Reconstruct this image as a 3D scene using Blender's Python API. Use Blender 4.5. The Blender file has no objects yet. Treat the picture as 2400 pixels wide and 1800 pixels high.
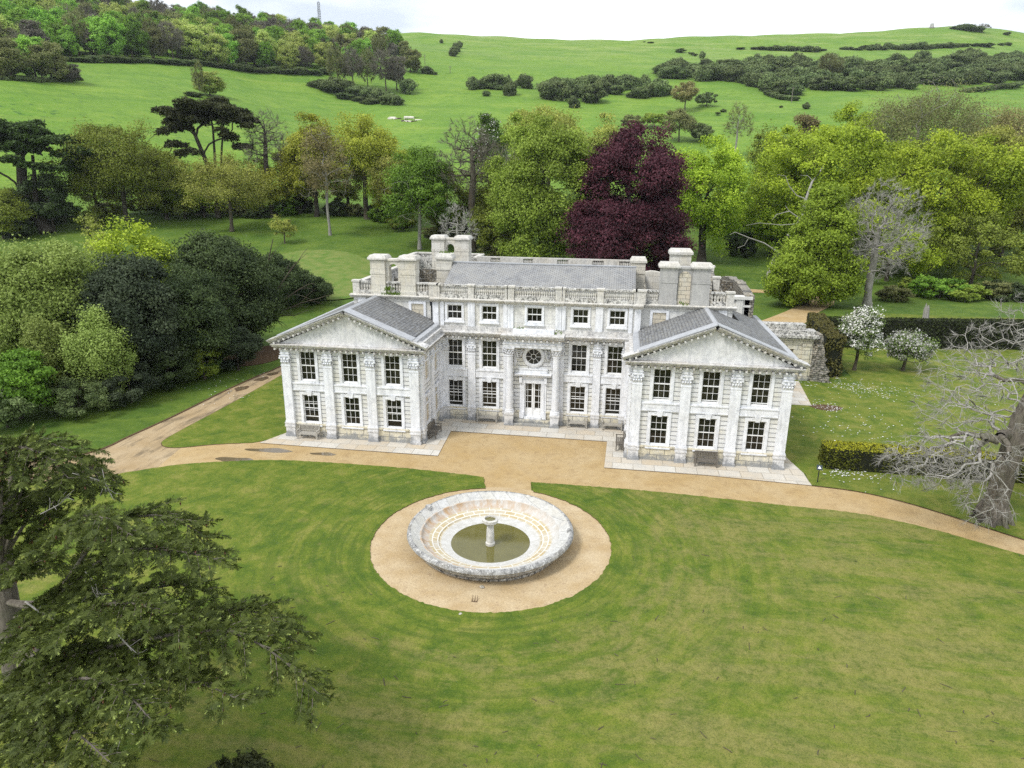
import bpy, math, random
import numpy as np
from mathutils import Vector, Matrix

# ---------------------------------------------------------------- camera, sky, sun, exposure
SC = bpy.context.scene
COL = SC.collection
CAM = np.array([5.94494, -42.92771, 17.89841])
PIT, YAW, ROL, FOC = -0.29301, -0.15453, 0.00921, 1.32385
_cy, _sy, _cp, _sp = math.cos(YAW), math.sin(YAW), math.cos(PIT), math.sin(PIT)
FW = np.array([_sy * _cp, _cy * _cp, _sp]); _r = np.array([_cy, -_sy, 0.0]); _u = np.cross(_r, FW)
RT = math.cos(ROL) * _r + math.sin(ROL) * _u
UP = -math.sin(ROL) * _r + math.cos(ROL) * _u
cd = bpy.data.cameras.new('camera'); cam = bpy.data.objects.new('camera', cd); COL.objects.link(cam)
cd.sensor_width = 36; cd.lens = 18 * FOC; cd.clip_start = 0.5; cd.clip_end = 6000
cam.matrix_world = Matrix(((RT[0], UP[0], -FW[0], CAM[0]), (RT[1], UP[1], -FW[1], CAM[1]), (RT[2], UP[2], -FW[2], CAM[2]), (0, 0, 0, 1)))
SC.camera = cam
SUN_EL, SUN_AZ = math.radians(52), math.radians(-138)      # azimuth measured from +y towards +x
w = bpy.data.worlds.new('World'); SC.world = w; w.use_nodes = True
nt = w.node_tree; bg = nt.nodes['Background']
sky = nt.nodes.new('ShaderNodeTexSky'); sky.sky_type = 'NISHITA'; sky.sun_disc = False
sky.sun_elevation = SUN_EL; sky.sun_rotation = SUN_AZ
tc = nt.nodes.new('ShaderNodeTexCoord'); mp = nt.nodes.new('ShaderNodeMapping'); mp.inputs['Scale'].default_value = (1, 1, 4)
nz = nt.nodes.new('ShaderNodeTexNoise'); nz.inputs['Scale'].default_value = 2.2; nz.inputs['Detail'].default_value = 7
cr = nt.nodes.new('ShaderNodeValToRGB'); cr.color_ramp.elements[0].position = .40; cr.color_ramp.elements[0].color = (5.2, 5.7, 6.4, 1)
cr.color_ramp.elements[1].position = .60; cr.color_ramp.elements[1].color = (10.2, 10.4, 10.6, 1)
mx = nt.nodes.new('ShaderNodeMixRGB'); mx.inputs[0].default_value = .9
L = nt.links.new
L(tc.outputs['Generated'], mp.inputs['Vector']); L(mp.outputs[0], nz.inputs['Vector']); L(nz.outputs['Fac'], cr.inputs[0])
L(sky.outputs[0], mx.inputs[1]); L(cr.outputs[0], mx.inputs[2]); L(mx.outputs[0], bg.inputs['Color'])
bg.inputs['Strength'].default_value = 0.09
sl = bpy.data.lights.new('sun', 'SUN'); sl.energy = 1.5; sl.angle = math.radians(14); sl.color = (1, .975, .94)
so = bpy.data.objects.new('sun', sl); COL.objects.link(so)
sd = Vector((math.sin(SUN_AZ) * math.cos(SUN_EL), math.cos(SUN_AZ) * math.cos(SUN_EL), math.sin(SUN_EL)))
so.rotation_euler = sd.to_track_quat('Z', 'Y').to_euler(); so.location = (-30, -60, 60)
SC.view_settings.view_transform = 'Standard'; SC.view_settings.look = 'None'
SC.view_settings.exposure = 0.9; SC.view_settings.gamma = 1
SC.render.engine = 'CYCLES'
SC.cycles.use_denoising = False; SC.cycles.max_bounces = 6; SC.cycles.diffuse_bounces = 3; SC.cycles.transparent_max_bounces = 4

# ---------------------------------------------------------------- placing helpers
def ray(U, V):
    d = FW * FOC + RT * (U - 1200) / 1200 - UP * (V - 900) / 1200
    return d / np.linalg.norm(d)
def on_ground(U, V, z=0.0):
    d = ray(U, V); t = (z - CAM[2]) / d[2]
    return CAM + t * d
HF = np.array([math.sin(YAW), math.cos(YAW)]); HR = np.array([math.cos(YAW), -math.sin(YAW)])
def z_of(U, V, D):
    d = ray(U, V); return CAM[2] + d[2] / (d[:2] @ HF) * D
def pchip(xs, ys):
    xs = np.array(xs, float); ys = np.array(ys, float); h = np.diff(xs); m = np.diff(ys) / h
    s = np.zeros(len(xs)); s[0], s[-1] = m[0], m[-1]
    for i in range(1, len(xs) - 1):
        if m[i - 1] * m[i] > 0:
            w1, w2 = 2 * h[i] + h[i - 1], h[i] + 2 * h[i - 1]
            s[i] = (w1 + w2) / (w1 / m[i - 1] + w2 / m[i])
    def f(x):
        x = np.clip(np.asarray(x, float), xs[0], xs[-1]); i = np.clip(np.searchsorted(xs, x) - 1, 0, len(h) - 1)
        t = (x - xs[i]) / h[i]; t2, t3 = t * t, t ** 3
        return (2*t3-3*t2+1)*ys[i] + (t3-2*t2+t)*h[i]*s[i] + (-2*t3+3*t2)*ys[i+1] + (t3-t2)*h[i]*s[i+1]
    return f
# ground profile of the valley side: heights read off the slope of the down at several bearings
# (bearing column, [(distance, row on that bearing) or (distance, ('z', height))])
PROF = [
 (-300, [(80, ('z', 0)), (115, ('z', 2.5)), (150, 530), (175, 450), (200, 350), (225, 262), (250, 185), (300, 130), (350, 80), (450, 15), (600, -50), (760, -80)]),
 (0,    [(85, ('z', 0)), (115, ('z', 2.0)), (150, 545), (175, 470), (200, 370), (225, 280), (250, 205), (300, 160), (350, 118), (450, 45), (600, -25), (760, -55)]),
 (400,  [(85, ('z', 0)), (115, ('z', 1.2)), (150, 545), (170, 505), (200, 420), (240, 310), (280, 238), (330, 185), (380, 148), (450, 105), (600, 50), (760, 35)]),
 (800,  [(90, ('z', 0)), (105, ('z', .6)), (120, 630), (150, 553), (168, 512), (210, 440), (270, 350), (340, 283), (400, 228), (450, 174), (520, 138), (620, 102), (760, 87)]),
 (1000, [(95, ('z', 0)), (120, ('z', .9)), (150, 560), (180, 495), (230, 420), (290, 340), (350, 278), (410, 230), (460, 185), (520, 145), (620, 108), (760, 86)]),
 (1200, [(110, ('z', 0)), (142, 598), (180, 525), (230, 440), (290, 345), (350, 275), (430, 212), (520, 160), (620, 122), (760, 95)]),
 (1470, [(115, ('z', 0)), (146, 600), (180, 535), (225, 450), (285, 355), (345, 285), (425, 220), (510, 170), (620, 125), (760, 102)]),
 (1530, [(115, ('z', 0)), (146, 602), (180, 537), (224, 452), (285, 357), (344, 286), (424, 221), (508, 171), (620, 125), (760, 96)]),
 (1800, [(115, ('z', 0)), (150, 600), (185, 535), (222, 460), (280, 360), (340, 285), (425, 222), (505, 170), (620, 122), (760, 88)]),
 (2000, [(112, ('z', 0)), (160, ('z', 4)), (220, 440), (280, 345), (340, 270), (430, 212), (520, 155), (640, 112), (760, 79)]),
 (2200, [(112, ('z', 0)), (160, ('z', 4)), (220, 440), (280, 345), (340, 270), (430, 218), (520, 155), (640, 105), (760, 66)]),
 (2400, [(112, ('z', 0)), (160, ('z', 4)), (220, 450), (280, 350), (340, 275), (440, 225), (520, 160), (640, 118), (760, 88)]),
 (2750, [(112, ('z', 0)), (160, ('z', 4)), (220, 450), (280, 350), (340, 275), (440, 230), (520, 170), (640, 135), (760, 112)]),
]
_PA, _PF = [], []
for U, rows in PROF:
    d = ray(U, 300); _PA.append((d[:2] @ HR) / (d[:2] @ HF))
    xs = [r[0] for r in rows]; zs = [r[1][1] if isinstance(r[1], tuple) else z_of(U, r[1], r[0]) for r in rows]
    _PF.append(pchip([0] + xs + [900, 1500], [0] + zs + [zs[-1] - 6, zs[-1] - 90]))
_PA = np.array(_PA)
def terrain(x, y):
    x = np.asarray(x, float); y = np.asarray(y, float)
    dx, dy = x - CAM[0], y - CAM[1]
    D = dx * HF[0] + dy * HF[1]; a = (dx * HR[0] + dy * HR[1]) / np.maximum(D, 20)
    a = np.clip(a, _PA[0], _PA[-1]); D = np.clip(D, 0, 1500)
    Z = np.array([f(D) for f in _PF])
    i = np.clip(np.searchsorted(_PA, a) - 1, 0, len(_PA) - 2)
    t = (a - _PA[i]) / (_PA[i + 1] - _PA[i])
    g = lambda k: np.take_along_axis(Z, np.clip(k, 0, len(_PA) - 1)[None], 0)[0]
    if Z.ndim == 1: g = lambda k: Z[np.clip(k, 0, len(_PA) - 1)]
    p0, p1, p2, p3 = g(i - 1), g(i), g(i + 1), g(i + 2)
    s = t * t * (3 - 2 * t)
    lin = p1 + (p2 - p1) * t
    cub = .5 * ((2 * p1) + (p2 - p0) * t + (2 * p0 - 5 * p1 + 4 * p2 - p3) * t * t + (3 * p1 - p0 - 3 * p2 + p3) * t ** 3)
    return .5 * lin + .5 * cub + 0 * s
def at(U, V):
    d = ray(U, V)
    hd = d[:2] @ HF
    for D in np.arange(30, 900, 1.0):
        q = CAM + d * D / hd
        if q[2] <= float(terrain(q[0], q[1])): break
    return np.array([q[0], q[1], float(terrain(q[0], q[1]))])
def at_d(U, D, V=400):
    d = ray(U, V); q = CAM + d * D / (d[:2] @ HF)
    return np.array([q[0], q[1], float(terrain(q[0], q[1]))])
def px_size(q, px):                       # metres covered by px photo pixels at point q
    return px * (FW @ (np.asarray(q) - CAM)) / (1200 * FOC)

# ---------------------------------------------------------------- object helpers
def tag(o, label=None, cat=None, group=None, kind=None):
    if label: o['label'] = label
    if cat: o['category'] = cat
    if group: o['group'] = group
    if kind: o['kind'] = kind
    return o
def thing(name, label, cat, loc=(0, 0, 0), rz=0, group=None, scale=1):
    o = bpy.data.objects.new(name, None); COL.objects.link(o); o.location = [float(v) for v in loc]; o.rotation_euler = (0, 0, rz)
    o.scale = (scale,) * 3 if not hasattr(scale, '__len__') else scale
    o.empty_display_size = .3
    return tag(o, label, cat, group)
def mesh_np(name, verts, faces, mat, parent=None, smooth=False, tone=None, mats=None, midx=None):
    """faces: (n,k) array of one polygon size, or list of such arrays"""
    me = bpy.data.meshes.new(name)
    verts = np.asarray(verts, np.float32)
    fl = faces if isinstance(faces, list) else [faces]
    fl = [np.asarray(f, np.int32) for f in fl if len(f)]
    loops = np.concatenate([f.ravel() for f in fl]); tot = np.concatenate([np.full(len(f), f.shape[1], np.int32) for f in fl])
    start = np.concatenate([[0], np.cumsum(tot)[:-1]]).astype(np.int32)
    me.vertices.add(len(verts)); me.vertices.foreach_set('co', verts.ravel())
    me.loops.add(len(loops)); me.loops.foreach_set('vertex_index', loops)
    me.polygons.add(len(tot)); me.polygons.foreach_set('loop_start', start)
    if smooth: me.polygons.foreach_set('use_smooth', np.ones(len(tot), bool))
    if tone is not None:
        at_ = me.attributes.new('tone', 'FLOAT', 'FACE'); at_.data.foreach_set('value', np.asarray(tone, np.float32))
    for m in (mats or [mat]): me.materials.append(m)
    if midx is not None: me.polygons.foreach_set('material_index', np.asarray(midx, np.int32))
    me.update(calc_edges=True)
    o = bpy.data.objects.new(name, me); COL.objects.link(o)
    if parent: o.parent = parent
    return o
def dup(o, parent=None, loc=None, rz=None, sc=None, label=None, name=None):
    c = o.copy(); COL.objects.link(c)
    if name: c.name = name
    if parent is not None: c.parent = parent
    if loc is not None: c.location = [float(v) for v in loc]
    if rz is not None: c.rotation_euler = (0, 0, rz)
    if sc is not None: c.scale = (sc,) * 3 if not hasattr(sc, '__len__') else sc
    if label: c['label'] = label
    for ch in list(o.children): dup(ch, c)
    return c
class MB:
    def __init__(s): s.v = []; s.f = []; s.n = 0; s.M = None
    def add(s, vs, fs):
        vs = np.asarray(vs, float)
        if s.M is not None: vs = vs @ s.M[:3, :3].T + s.M[:3, 3]
        s.v.append(vs); s.f += [tuple(i + s.n for i in f) for f in fs]; s.n += len(vs)
    def box(s, x0, x1, y0, y1, z0, z1, taper=0):
        t = taper
        s.add([(x0, y0, z0), (x1, y0, z0), (x1, y1, z0), (x0, y1, z0), (x0 + t, y0 + t, z1), (x1 - t, y0 + t, z1), (x1 - t, y1 - t, z1), (x0 + t, y1 - t, z1)],
              [(0, 3, 2, 1), (4, 5, 6, 7), (0, 1, 5, 4), (1, 2, 6, 5), (2, 3, 7, 6), (3, 0, 4, 7)])
    def prism(s, poly, y0, y1):            # polygon in x,z extruded along y
        n = len(poly)
        s.add([(x, y0, z) for x, z in poly] + [(x, y1, z) for x, z in poly],
              [tuple(range(n)), tuple(range(2 * n - 1, n - 1, -1))] + [(i, i + n, (i + 1) % n + n, (i + 1) % n) for i in range(n)])
    def slab(s, poly, z0, z1):             # polygon in x,y extruded along z
        n = len(poly)
        s.add([(x, y, z0) for x, y in poly] + [(x, y, z1) for x, y in poly],
              [tuple(range(n - 1, -1, -1)), tuple(range(n, 2 * n))] + [(i, (i + 1) % n, (i + 1) % n + n, i + n) for i in range(n)])
    def beam(s, p0, p1, prof, up=(0, 0, 1)):   # profile (out, up) swept from p0 to p1; out = dir x up
        p0, p1, up = np.array(p0, float), np.array(p1, float), np.array(up, float)
        d = p1 - p0; d /= np.linalg.norm(d); o = np.cross(d, up); o /= np.linalg.norm(o); u2 = np.cross(o, d)
        n = len(prof)
        vs = [p0 + o * a + u2 * b for a, b in prof] + [p1 + o * a + u2 * b for a, b in prof]
        s.add(vs, [tuple(range(n)), tuple(range(2 * n - 1, n - 1, -1))] + [(i, i + n, (i + 1) % n + n, (i + 1) % n) for i in range(n)])
    def lathe(s, prof, n=24, c=(0, 0, 0), a0=0, a1=2 * math.pi, wob=0):
        full = abs(a1 - a0 - 2 * math.pi) < 1e-6; k = n if full else n + 1
        vs = []
        for r, z in prof:
            for i in range(k):
                a = a0 + (a1 - a0) * i / n; rr = r * (1 + wob * math.sin(5 * a + 3 * z) * .5)
                vs.append((c[0] + rr * math.cos(a), c[1] + rr * math.sin(a), c[2] + z))
        fs = []
        for j in range(len(prof) - 1):
            for i in range(n):
                i2 = (i + 1) % k
                fs.append((j * k + i, j * k + i2, (j + 1) * k + i2, (j + 1) * k + i))
        s.add(vs, fs)
    def disc(s, r, z, n=32, c=(0, 0)):
        s.add([(c[0] + r * math.cos(2 * math.pi * i / n), c[1] + r * math.sin(2 * math.pi * i / n), z) for i in range(n)], [tuple(range(n))])
    def tube(s, pts, rad, n=6):
        pts = np.array(pts, float); rad = np.broadcast_to(np.asarray(rad, float), (len(pts),))
        vs = []
        for i, p in enumerate(pts):
            d = pts[min(i + 1, len(pts) - 1)] - pts[max(i - 1, 0)]; d /= np.linalg.norm(d) + 1e-9
            a = np.cross(d, (0, 0, 1) if abs(d[2]) < .9 else (1, 0, 0)); a /= np.linalg.norm(a); b = np.cross(d, a)
            for k in range(n):
                t = 2 * math.pi * k / n; vs.append(p + rad[i] * (a * math.cos(t) + b * math.sin(t)))
        fs = [(i * n + k, i * n + (k + 1) % n, (i + 1) * n + (k + 1) % n, (i + 1) * n + k) for i in range(len(pts) - 1) for k in range(n)]
        fs += [tuple(range(n - 1, -1, -1)), tuple(range((len(pts) - 1) * n, len(pts) * n))]
        s.add(vs, fs)
    def build(s, name, mat, parent=None, smooth=False, bevel=0):
        me = bpy.data.meshes.new(name)
        me.from_pydata([tuple(map(float, v)) for v in np.concatenate(s.v)], [], s.f); me.update()
        me.materials.append(mat)
        o = bpy.data.objects.new(name, me); COL.objects.link(o)
        if parent: o.parent = parent
        if smooth:
            for p in me.polygons: p.use_smooth = True
            me.set_sharp_from_angle(angle=math.radians(40))
        if bevel:
            b = o.modifiers.new('edge', 'BEVEL'); b.width = bevel; b.segments = 1; b.limit_method = 'ANGLE'
        return o
def move(x=0, y=0, z=0, rz=0, sx=1):
    c, s_ = math.cos(rz), math.sin(rz)
    return np.array([[c * sx, -s_, 0, x], [s_ * sx, c, 0, y], [0, 0, 1, z], [0, 0, 0, 1.]])

# ---------------------------------------------------------------- material helpers
class NT:
    def __init__(s, name):
        s.m = bpy.data.materials.new(name); s.m.use_nodes = True; s.t = s.m.node_tree; s.b = s.t.nodes['Principled BSDF']
        s.b.inputs['Roughness'].default_value = .85
        s.b.inputs['Specular IOR Level'].default_value = .25
    def n(s, typ, **kw):
        nd = s.t.nodes.new(typ)
        for k, v in kw.items(): setattr(nd, k, v)
        return nd
    def l(s, a, b): s.t.links.new(a, b)
    def pos(s): return s.n('ShaderNodeNewGeometry').outputs['Position']
    def obj(s): return s.n('ShaderNodeTexCoord').outputs['Object']
    def noise(s, vec, scale, detail=4, rough=.55, dist=0):
        n = s.n('ShaderNodeTexNoise'); n.inputs['Scale'].default_value = scale; n.inputs['Detail'].default_value = detail
        n.inputs['Roughness'].default_value = rough; n.inputs['Distortion'].default_value = dist
        s.l(vec, n.inputs['Vector']); return n.outputs['Fac']
    def ramp(s, fac, stops, interp='LINEAR'):
        r = s.n('ShaderNodeValToRGB'); r.color_ramp.interpolation = interp
        while len(r.color_ramp.elements) < len(stops): r.color_ramp.elements.new(.5)
        for e, (p, c) in zip(r.color_ramp.elements, stops):
            e.position = p; e.color = (c, c, c, 1) if not hasattr(c, '__len__') else (*c, 1)
        s.l(fac, r.inputs[0]); return r.outputs[0]
    def mix(s, fac, a, b, mode='MIX'):
        m = s.n('ShaderNodeMixRGB', blend_type=mode)
        for i, v in ((0, fac), (1, a), (2, b)):
            if hasattr(v, 'default_value') or hasattr(v, 'is_linked'): s.l(v, m.inputs[i])
            elif i == 0: m.inputs[0].default_value = v
            else: m.inputs[i].default_value = (*v, 1) if hasattr(v, '__len__') else (v, v, v, 1)
        return m.outputs[0]
    def math(s, op, a, b=None):
        m = s.n('ShaderNodeMath', operation=op)
        for i, v in ((0, a), (1, b)):
            if v is None: continue
            if hasattr(v, 'default_value'): s.l(v, m.inputs[i])
            else: m.inputs[i].default_value = v
        return m.outputs[0]
    def mapping(s, vec, scale=(1, 1, 1), loc=(0, 0, 0), rot=(0, 0, 0)):
        m = s.n('ShaderNodeMapping'); m.inputs['Scale'].default_value = scale; m.inputs['Location'].default_value = loc; m.inputs['Rotation'].default_value = rot
        s.l(vec, m.inputs['Vector']); return m.outputs[0]
    def sep(s, vec):
        m = s.n('ShaderNodeSeparateXYZ'); s.l(vec, m.inputs[0]); return m.outputs
    def comb(s, x, y, z=0):
        m = s.n('ShaderNodeCombineXYZ')
        for i, v in enumerate((x, y, z)):
            if hasattr(v, 'default_value'): s.l(v, m.inputs[i])
            else: m.inputs[i].default_value = v
        return m.outputs[0]
    def out(s, col, rough=None, bump=None, bd=.02, bs=.5):
        if hasattr(col, 'default_value'): s.l(col, s.b.inputs['Base Color'])
        else: s.b.inputs['Base Color'].default_value = (*col, 1)
        if rough is not None: s.b.inputs['Roughness'].default_value = rough
        if bump is not None:
            b = s.n('ShaderNodeBump'); b.inputs['Distance'].default_value = bd; b.inputs['Strength'].default_value = bs
            s.l(bump, b.inputs['Height']); s.l(b.outputs[0], s.b.inputs['Normal'])
        return s.m
# ---------------------------------------------------------------- materials
def brick(t, vec, c1, c2, mortar, w, h, ms=.012, off=.5, bias=0):
    b = t.n('ShaderNodeTexBrick'); b.offset = off
    for k, v in (('Color1', c1), ('Color2', c2), ('Mortar', mortar)): b.inputs[k].default_value = (*v, 1)
    b.inputs['Scale'].default_value = 1; b.inputs['Brick Width'].default_value = w; b.inputs['Row Height'].default_value = h
    b.inputs['Mortar Size'].default_value = ms; b.inputs['Mortar Smooth'].default_value = .2; b.inputs['Bias'].default_value = bias
    t.l(vec, b.inputs['Vector']); return b
def stone_mat(name, base, warm, grey, ashlar=None, dirt=.5, lichen=0.0, grey_amt=.5):
    t = NT(name); p = t.pos(); x, y, z = t.sep(p)
    uv = t.comb(t.math('ADD', x, y), z)
    big = t.noise(p, .55, 5, .6); mid = t.noise(p, 2.6, 6, .65); fine = t.noise(p, 14, 5, .7)
    col = t.mix(t.ramp(big, [(.42, 0), (.68, 1)]), base, warm)
    bump = fine
    if ashlar:
        b = brick(t, uv, (1, 1, 1), (.93, .915, .86), (.24, .24, .25), ashlar[0], ashlar[1], ashlar[2])
        col = t.mix(1.0, col, b.outputs['Color'], 'MULTIPLY')
        bump = t.mix(.6, fine, b.outputs['Fac'], 'SUBTRACT')
    streak = t.noise(t.mapping(p, (3.2, 3.2, .35)), 1.3, 5, .65)
    g = t.math('MULTIPLY', t.ramp(streak, [(.46, 0), (.72, 1)]), grey_amt)
    col = t.mix(g, col, grey)
    col = t.mix(t.math('MULTIPLY', t.ramp(mid, [(.48, 0), (.7, 1)]), dirt * .55), col, grey)
    col = t.mix(t.math('MULTIPLY', t.ramp(fine, [(.53, 0), (.70, 1)]), .55), col, tuple(v * .62 for v in grey))
    if name.startswith(('grey stained', 'yellow plinth')):
        lowst = t.math('ADD', t.math('MULTIPLY', z, -.85), t.math('MULTIPLY', t.noise(p, 2.2, 6, .7), 1.6))
        col = t.mix(t.ramp(lowst, [(.30, 0), (.62, .8)]), col, (.20, .21, .22))
    if lichen:
        v1 = t.noise(p, 4.5, 4, .7, 1.0); v2 = t.noise(t.mapping(p, loc=(7, 3, 1)), 6.5, 4, .7, 1.2)
        col = t.mix(t.math('MULTIPLY', t.ramp(v1, [(.47, 0), (.56, 1)]), lichen), col, (.055, .055, .05))
        col = t.mix(t.math('MULTIPLY', t.ramp(v2, [(.57, 0), (.61, 1)]), lichen), col, (.85, .85, .82))
        rim = t.noise(p, .9, 3)
        col = t.mix(t.math('MULTIPLY', t.ramp(rim, [(.55, 0), (.7, 1)]), lichen * .3), col, (.34, .27, .15))
    return t.out(col, .88, bump, .03, .45)
M = {}
M['ashlar'] = stone_mat('pale ashlar stone', (.77, .78, .80), (.73, .71, .63), (.48, .49, .51), (2.1, .305, .028), .75, .04, .42)
M['plinth'] = stone_mat('yellow plinth stone', (.68, .62, .46), (.76, .73, .64), (.46, .45, .43), (.95, .42, .022), .7, .10, .4)
M['trim'] = stone_mat('white weathered stone', (.83, .845, .88), (.79, .79, .79), (.40, .41, .44), None, .85, .05, .46)
M['render'] = stone_mat('blotched attic stone', (.74, .73, .69), (.78, .78, .78), (.46, .46, .47), (1.6, .6, .006), .85, .10, .55)
M['cornice'] = stone_mat('lichened cornice stone', (.72, .71, .69), (.66, .62, .56), (.34, .34, .35), None, .9, .34, .75)
M['parapet'] = stone_mat('lichen spotted parapet stone', (.60, .58, .53), (.64, .62, .58), (.30, .30, .29), None, .8, .85, .6)
M['rail'] = stone_mat('pale rail stone', (.66, .64, .59), (.60, .56, .48), (.42, .42, .41), None, .7, .25, .5)
M['stack'] = stone_mat('chimney stone', (.70, .68, .62), (.66, .61, .50), (.46, .45, .43), (1.3, .6, .008), .8, .14, .5)
M['stack_grey'] = stone_mat('grey rendered stone', (.42, .41, .39), (.48, .47, .44), (.28, .28, .28), None, .7, .12, .5)
M['rubble'] = stone_mat('rubble stone', (.30, .28, .24), (.42, .37, .28), (.13, .13, .12), (.32, .2, .035), .9, .35, .6)
M['dark_ruin'] = stone_mat('dark ruined wall', (.22, .19, .14), (.33, .28, .20), (.07, .07, .06), (.45, .2, .03), .9, .55, .8)
M['grime'] = stone_mat('grey stained stone', (.74, .735, .73), (.68, .66, .63), (.40, .41, .43), None, .9, .10, .6)
M['blocked'] = stone_mat('blocked niche stone', (.62, .565, .45), (.60, .50, .38), (.46, .45, .42), (.7, .3, .016), .7, .1, .4)

def plain(name, col, rough=.6, spec=.3, var=.15, sc=6):
    t = NT(name); t.b.inputs['Specular IOR Level'].default_value = spec
    n = t.noise(t.pos(), sc, 5, .6)
    return t.out(t.mix(t.ramp(n, [(.3, 0), (.75, 1)]), tuple(min(1, c * (1 + var)) for c in col), tuple(c * (1 - var) for c in col)), rough)
M['paint'] = plain('white window paint', (.82, .82, .81), .45, .4, .04)
t = NT('dark window glass'); t.b.inputs['Specular IOR Level'].default_value = .35
nf = t.noise(t.pos(), 1.1, 5, .65, .6); M['glass'] = t.out(t.ramp(nf, [(.45, (.011, .011, .008)), (.60, (.030, .028, .019)), (.72, (.055, .055, .045))]), .05)
M['lead'] = plain('pale lead sheet', (.38, .39, .405), .5, .4, .16, 3)
def slate(name, axis, c1, c2, c3, kz):
    t = NT(name); p = t.pos(); x, y, z = t.sep(p)
    uv = t.comb(y if axis == 'y' else x, t.math('MULTIPLY', z, kz))
    b = brick(t, uv, c1, c2, (.07, .07, .075), .34, .19, .022, bias=-.1)
    big = t.noise(p, .8, 5, .6); st = t.noise(t.mapping(p, (2.6, .5, .5) if axis == 'x' else (.6, 2.8, .6)), 2.0, 5, .7)
    fl = t.noise(t.comb(t.math('MULTIPLY', y if axis == 'y' else x, 2.9), t.math('MULTIPLY', z, kz * 5.2)), 1.0, 1)
    col = t.mix(t.ramp(big, [(.4, 0), (.65, .75)]), b.outputs['Color'], c3)
    col = t.mix(t.ramp(fl, [(.35, 0), (.7, .5)]), col, (.34, .36, .38))
    col = t.mix(1, col, t.mix(.55, (1, 1, 1), b.outputs['Color']), 'MULTIPLY') if False else col
    col = t.mix(t.ramp(b.outputs['Fac'], [(.2, 0), (.9, .8)]), col, (.10, .10, .11))
    col = t.mix(t.ramp(st, [(.55, 0), (.8, .35)]), col, (.55, .56, .56))
    return t.out(col, .7, t.math('SUBTRACT', 1.0, b.outputs['Fac']), .03, .6)
M['slate_wing'] = slate('wing roof slate', 'y', (.155, .15, .14), (.09, .09, .086), (.20, .192, .165), 2.45)
M['slate_main'] = slate('main roof slate', 'x', (.30, .295, .28), (.19, .188, .183), (.36, .348, .31), 3.6)

def bark_mat(name, c1, c2, ivy=0):
    t = NT(name); p = t.obj()
    n = t.noise(t.mapping(p, (5, 5, .9)), 2.2, 6, .7); n2 = t.noise(p, .8, 3)
    col = t.mix(t.ramp(n, [(.35, 0), (.65, 1)]), c1, c2)
    col = t.mix(t.ramp(n2, [(.5, 0), (.7, .5)]), col, (.16, .17, .11))
    return t.out(col, .95, n, .06, .7)
M['bark'] = bark_mat('brown bark', (.055, .045, .032), (.12, .10, .075))
M['bark_oak'] = bark_mat('pale oak branches', (.22, .205, .18), (.50, .48, .44))
M['bark_dark'] = bark_mat('dark bark', (.03, .025, .02), (.07, .058, .045))
M['bark_grey'] = bark_mat('grey bark', (.20, .19, .165), (.36, .34, .31))
M['bark_pale'] = bark_mat('bleached wood', (.24, .225, .20), (.44, .42, .385))
M['bark_tree'] = bark_mat('old oak bark', (.085, .073, .058), (.21, .185, .15))
M['twig'] = bark_mat('twig grey brown', (.12, .10, .085), (.20, .18, .15))
def leaf_mat(name, c1, c2, tip=None, trans=.28):
    t = NT(name)
    a = t.n('ShaderNodeAttribute'); a.attribute_name = 'tone'
    oi = t.n('ShaderNodeObjectInfo')
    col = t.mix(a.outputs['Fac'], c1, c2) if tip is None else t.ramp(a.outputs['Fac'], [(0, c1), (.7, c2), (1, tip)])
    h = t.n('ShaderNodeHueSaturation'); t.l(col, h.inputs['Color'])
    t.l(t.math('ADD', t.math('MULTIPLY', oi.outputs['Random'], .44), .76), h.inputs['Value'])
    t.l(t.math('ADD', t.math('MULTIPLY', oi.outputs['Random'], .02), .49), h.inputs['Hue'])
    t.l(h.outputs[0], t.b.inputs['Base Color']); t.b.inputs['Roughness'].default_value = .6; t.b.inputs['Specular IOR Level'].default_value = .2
    tr = t.n('ShaderNodeBsdfTranslucent'); t.l(h.outputs[0], tr.inputs[0])
    ms = t.n('ShaderNodeMixShader'); ms.inputs[0].default_value = trans
    t.l(t.b.outputs[0], ms.inputs[1]); t.l(tr.outputs[0], ms.inputs[2])
    t.l(ms.outputs[0], t.t.nodes['Material Output'].inputs['Surface'])
    return t.m
LC = dict(green=((.055, .105, .012), (.13, .22, .025)), olive=((.070, .090, .011), (.155, .195, .030)), golden=((.135, .150, .014), (.33, .345, .045)),
          pale=((.13, .15, .025), (.32, .34, .075)), bronze=((.115, .105, .036), (.22, .19, .08)), copper=((.020, .0062, .009), (.066, .021, .028)),
          dark=((.014, .024, .009), (.055, .076, .026)), bluedark=((.015, .025, .013), (.062, .082, .042)), willow=((.120, .165, .035), (.215, .275, .070)),
          lime=((.114, .178, .013), (.272, .375, .042)), yellowgreen=((.10, .15, .010), (.29, .36, .03)), cedar=((.016, .028, .010), (.055, .085, .022)),
          pine=((.018, .024, .010), (.06, .066, .024)), scrub=((.026, .040, .013), (.095, .122, .045)), wood=((.05, .095, .012), (.12, .20, .028)),
          woodpale=((.12, .17, .03), (.26, .32, .08)), twigs=((.075, .068, .05), (.15, .14, .105)), twiggreen=((.075, .085, .03), (.16, .17, .06)),
          twigwhite=((.26, .25, .225), (.52, .50, .46)), chestnut=((.04, .09, .012), (.12, .21, .03)), hawthorn=((.05, .08, .02), (.13, .18, .05)))
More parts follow.
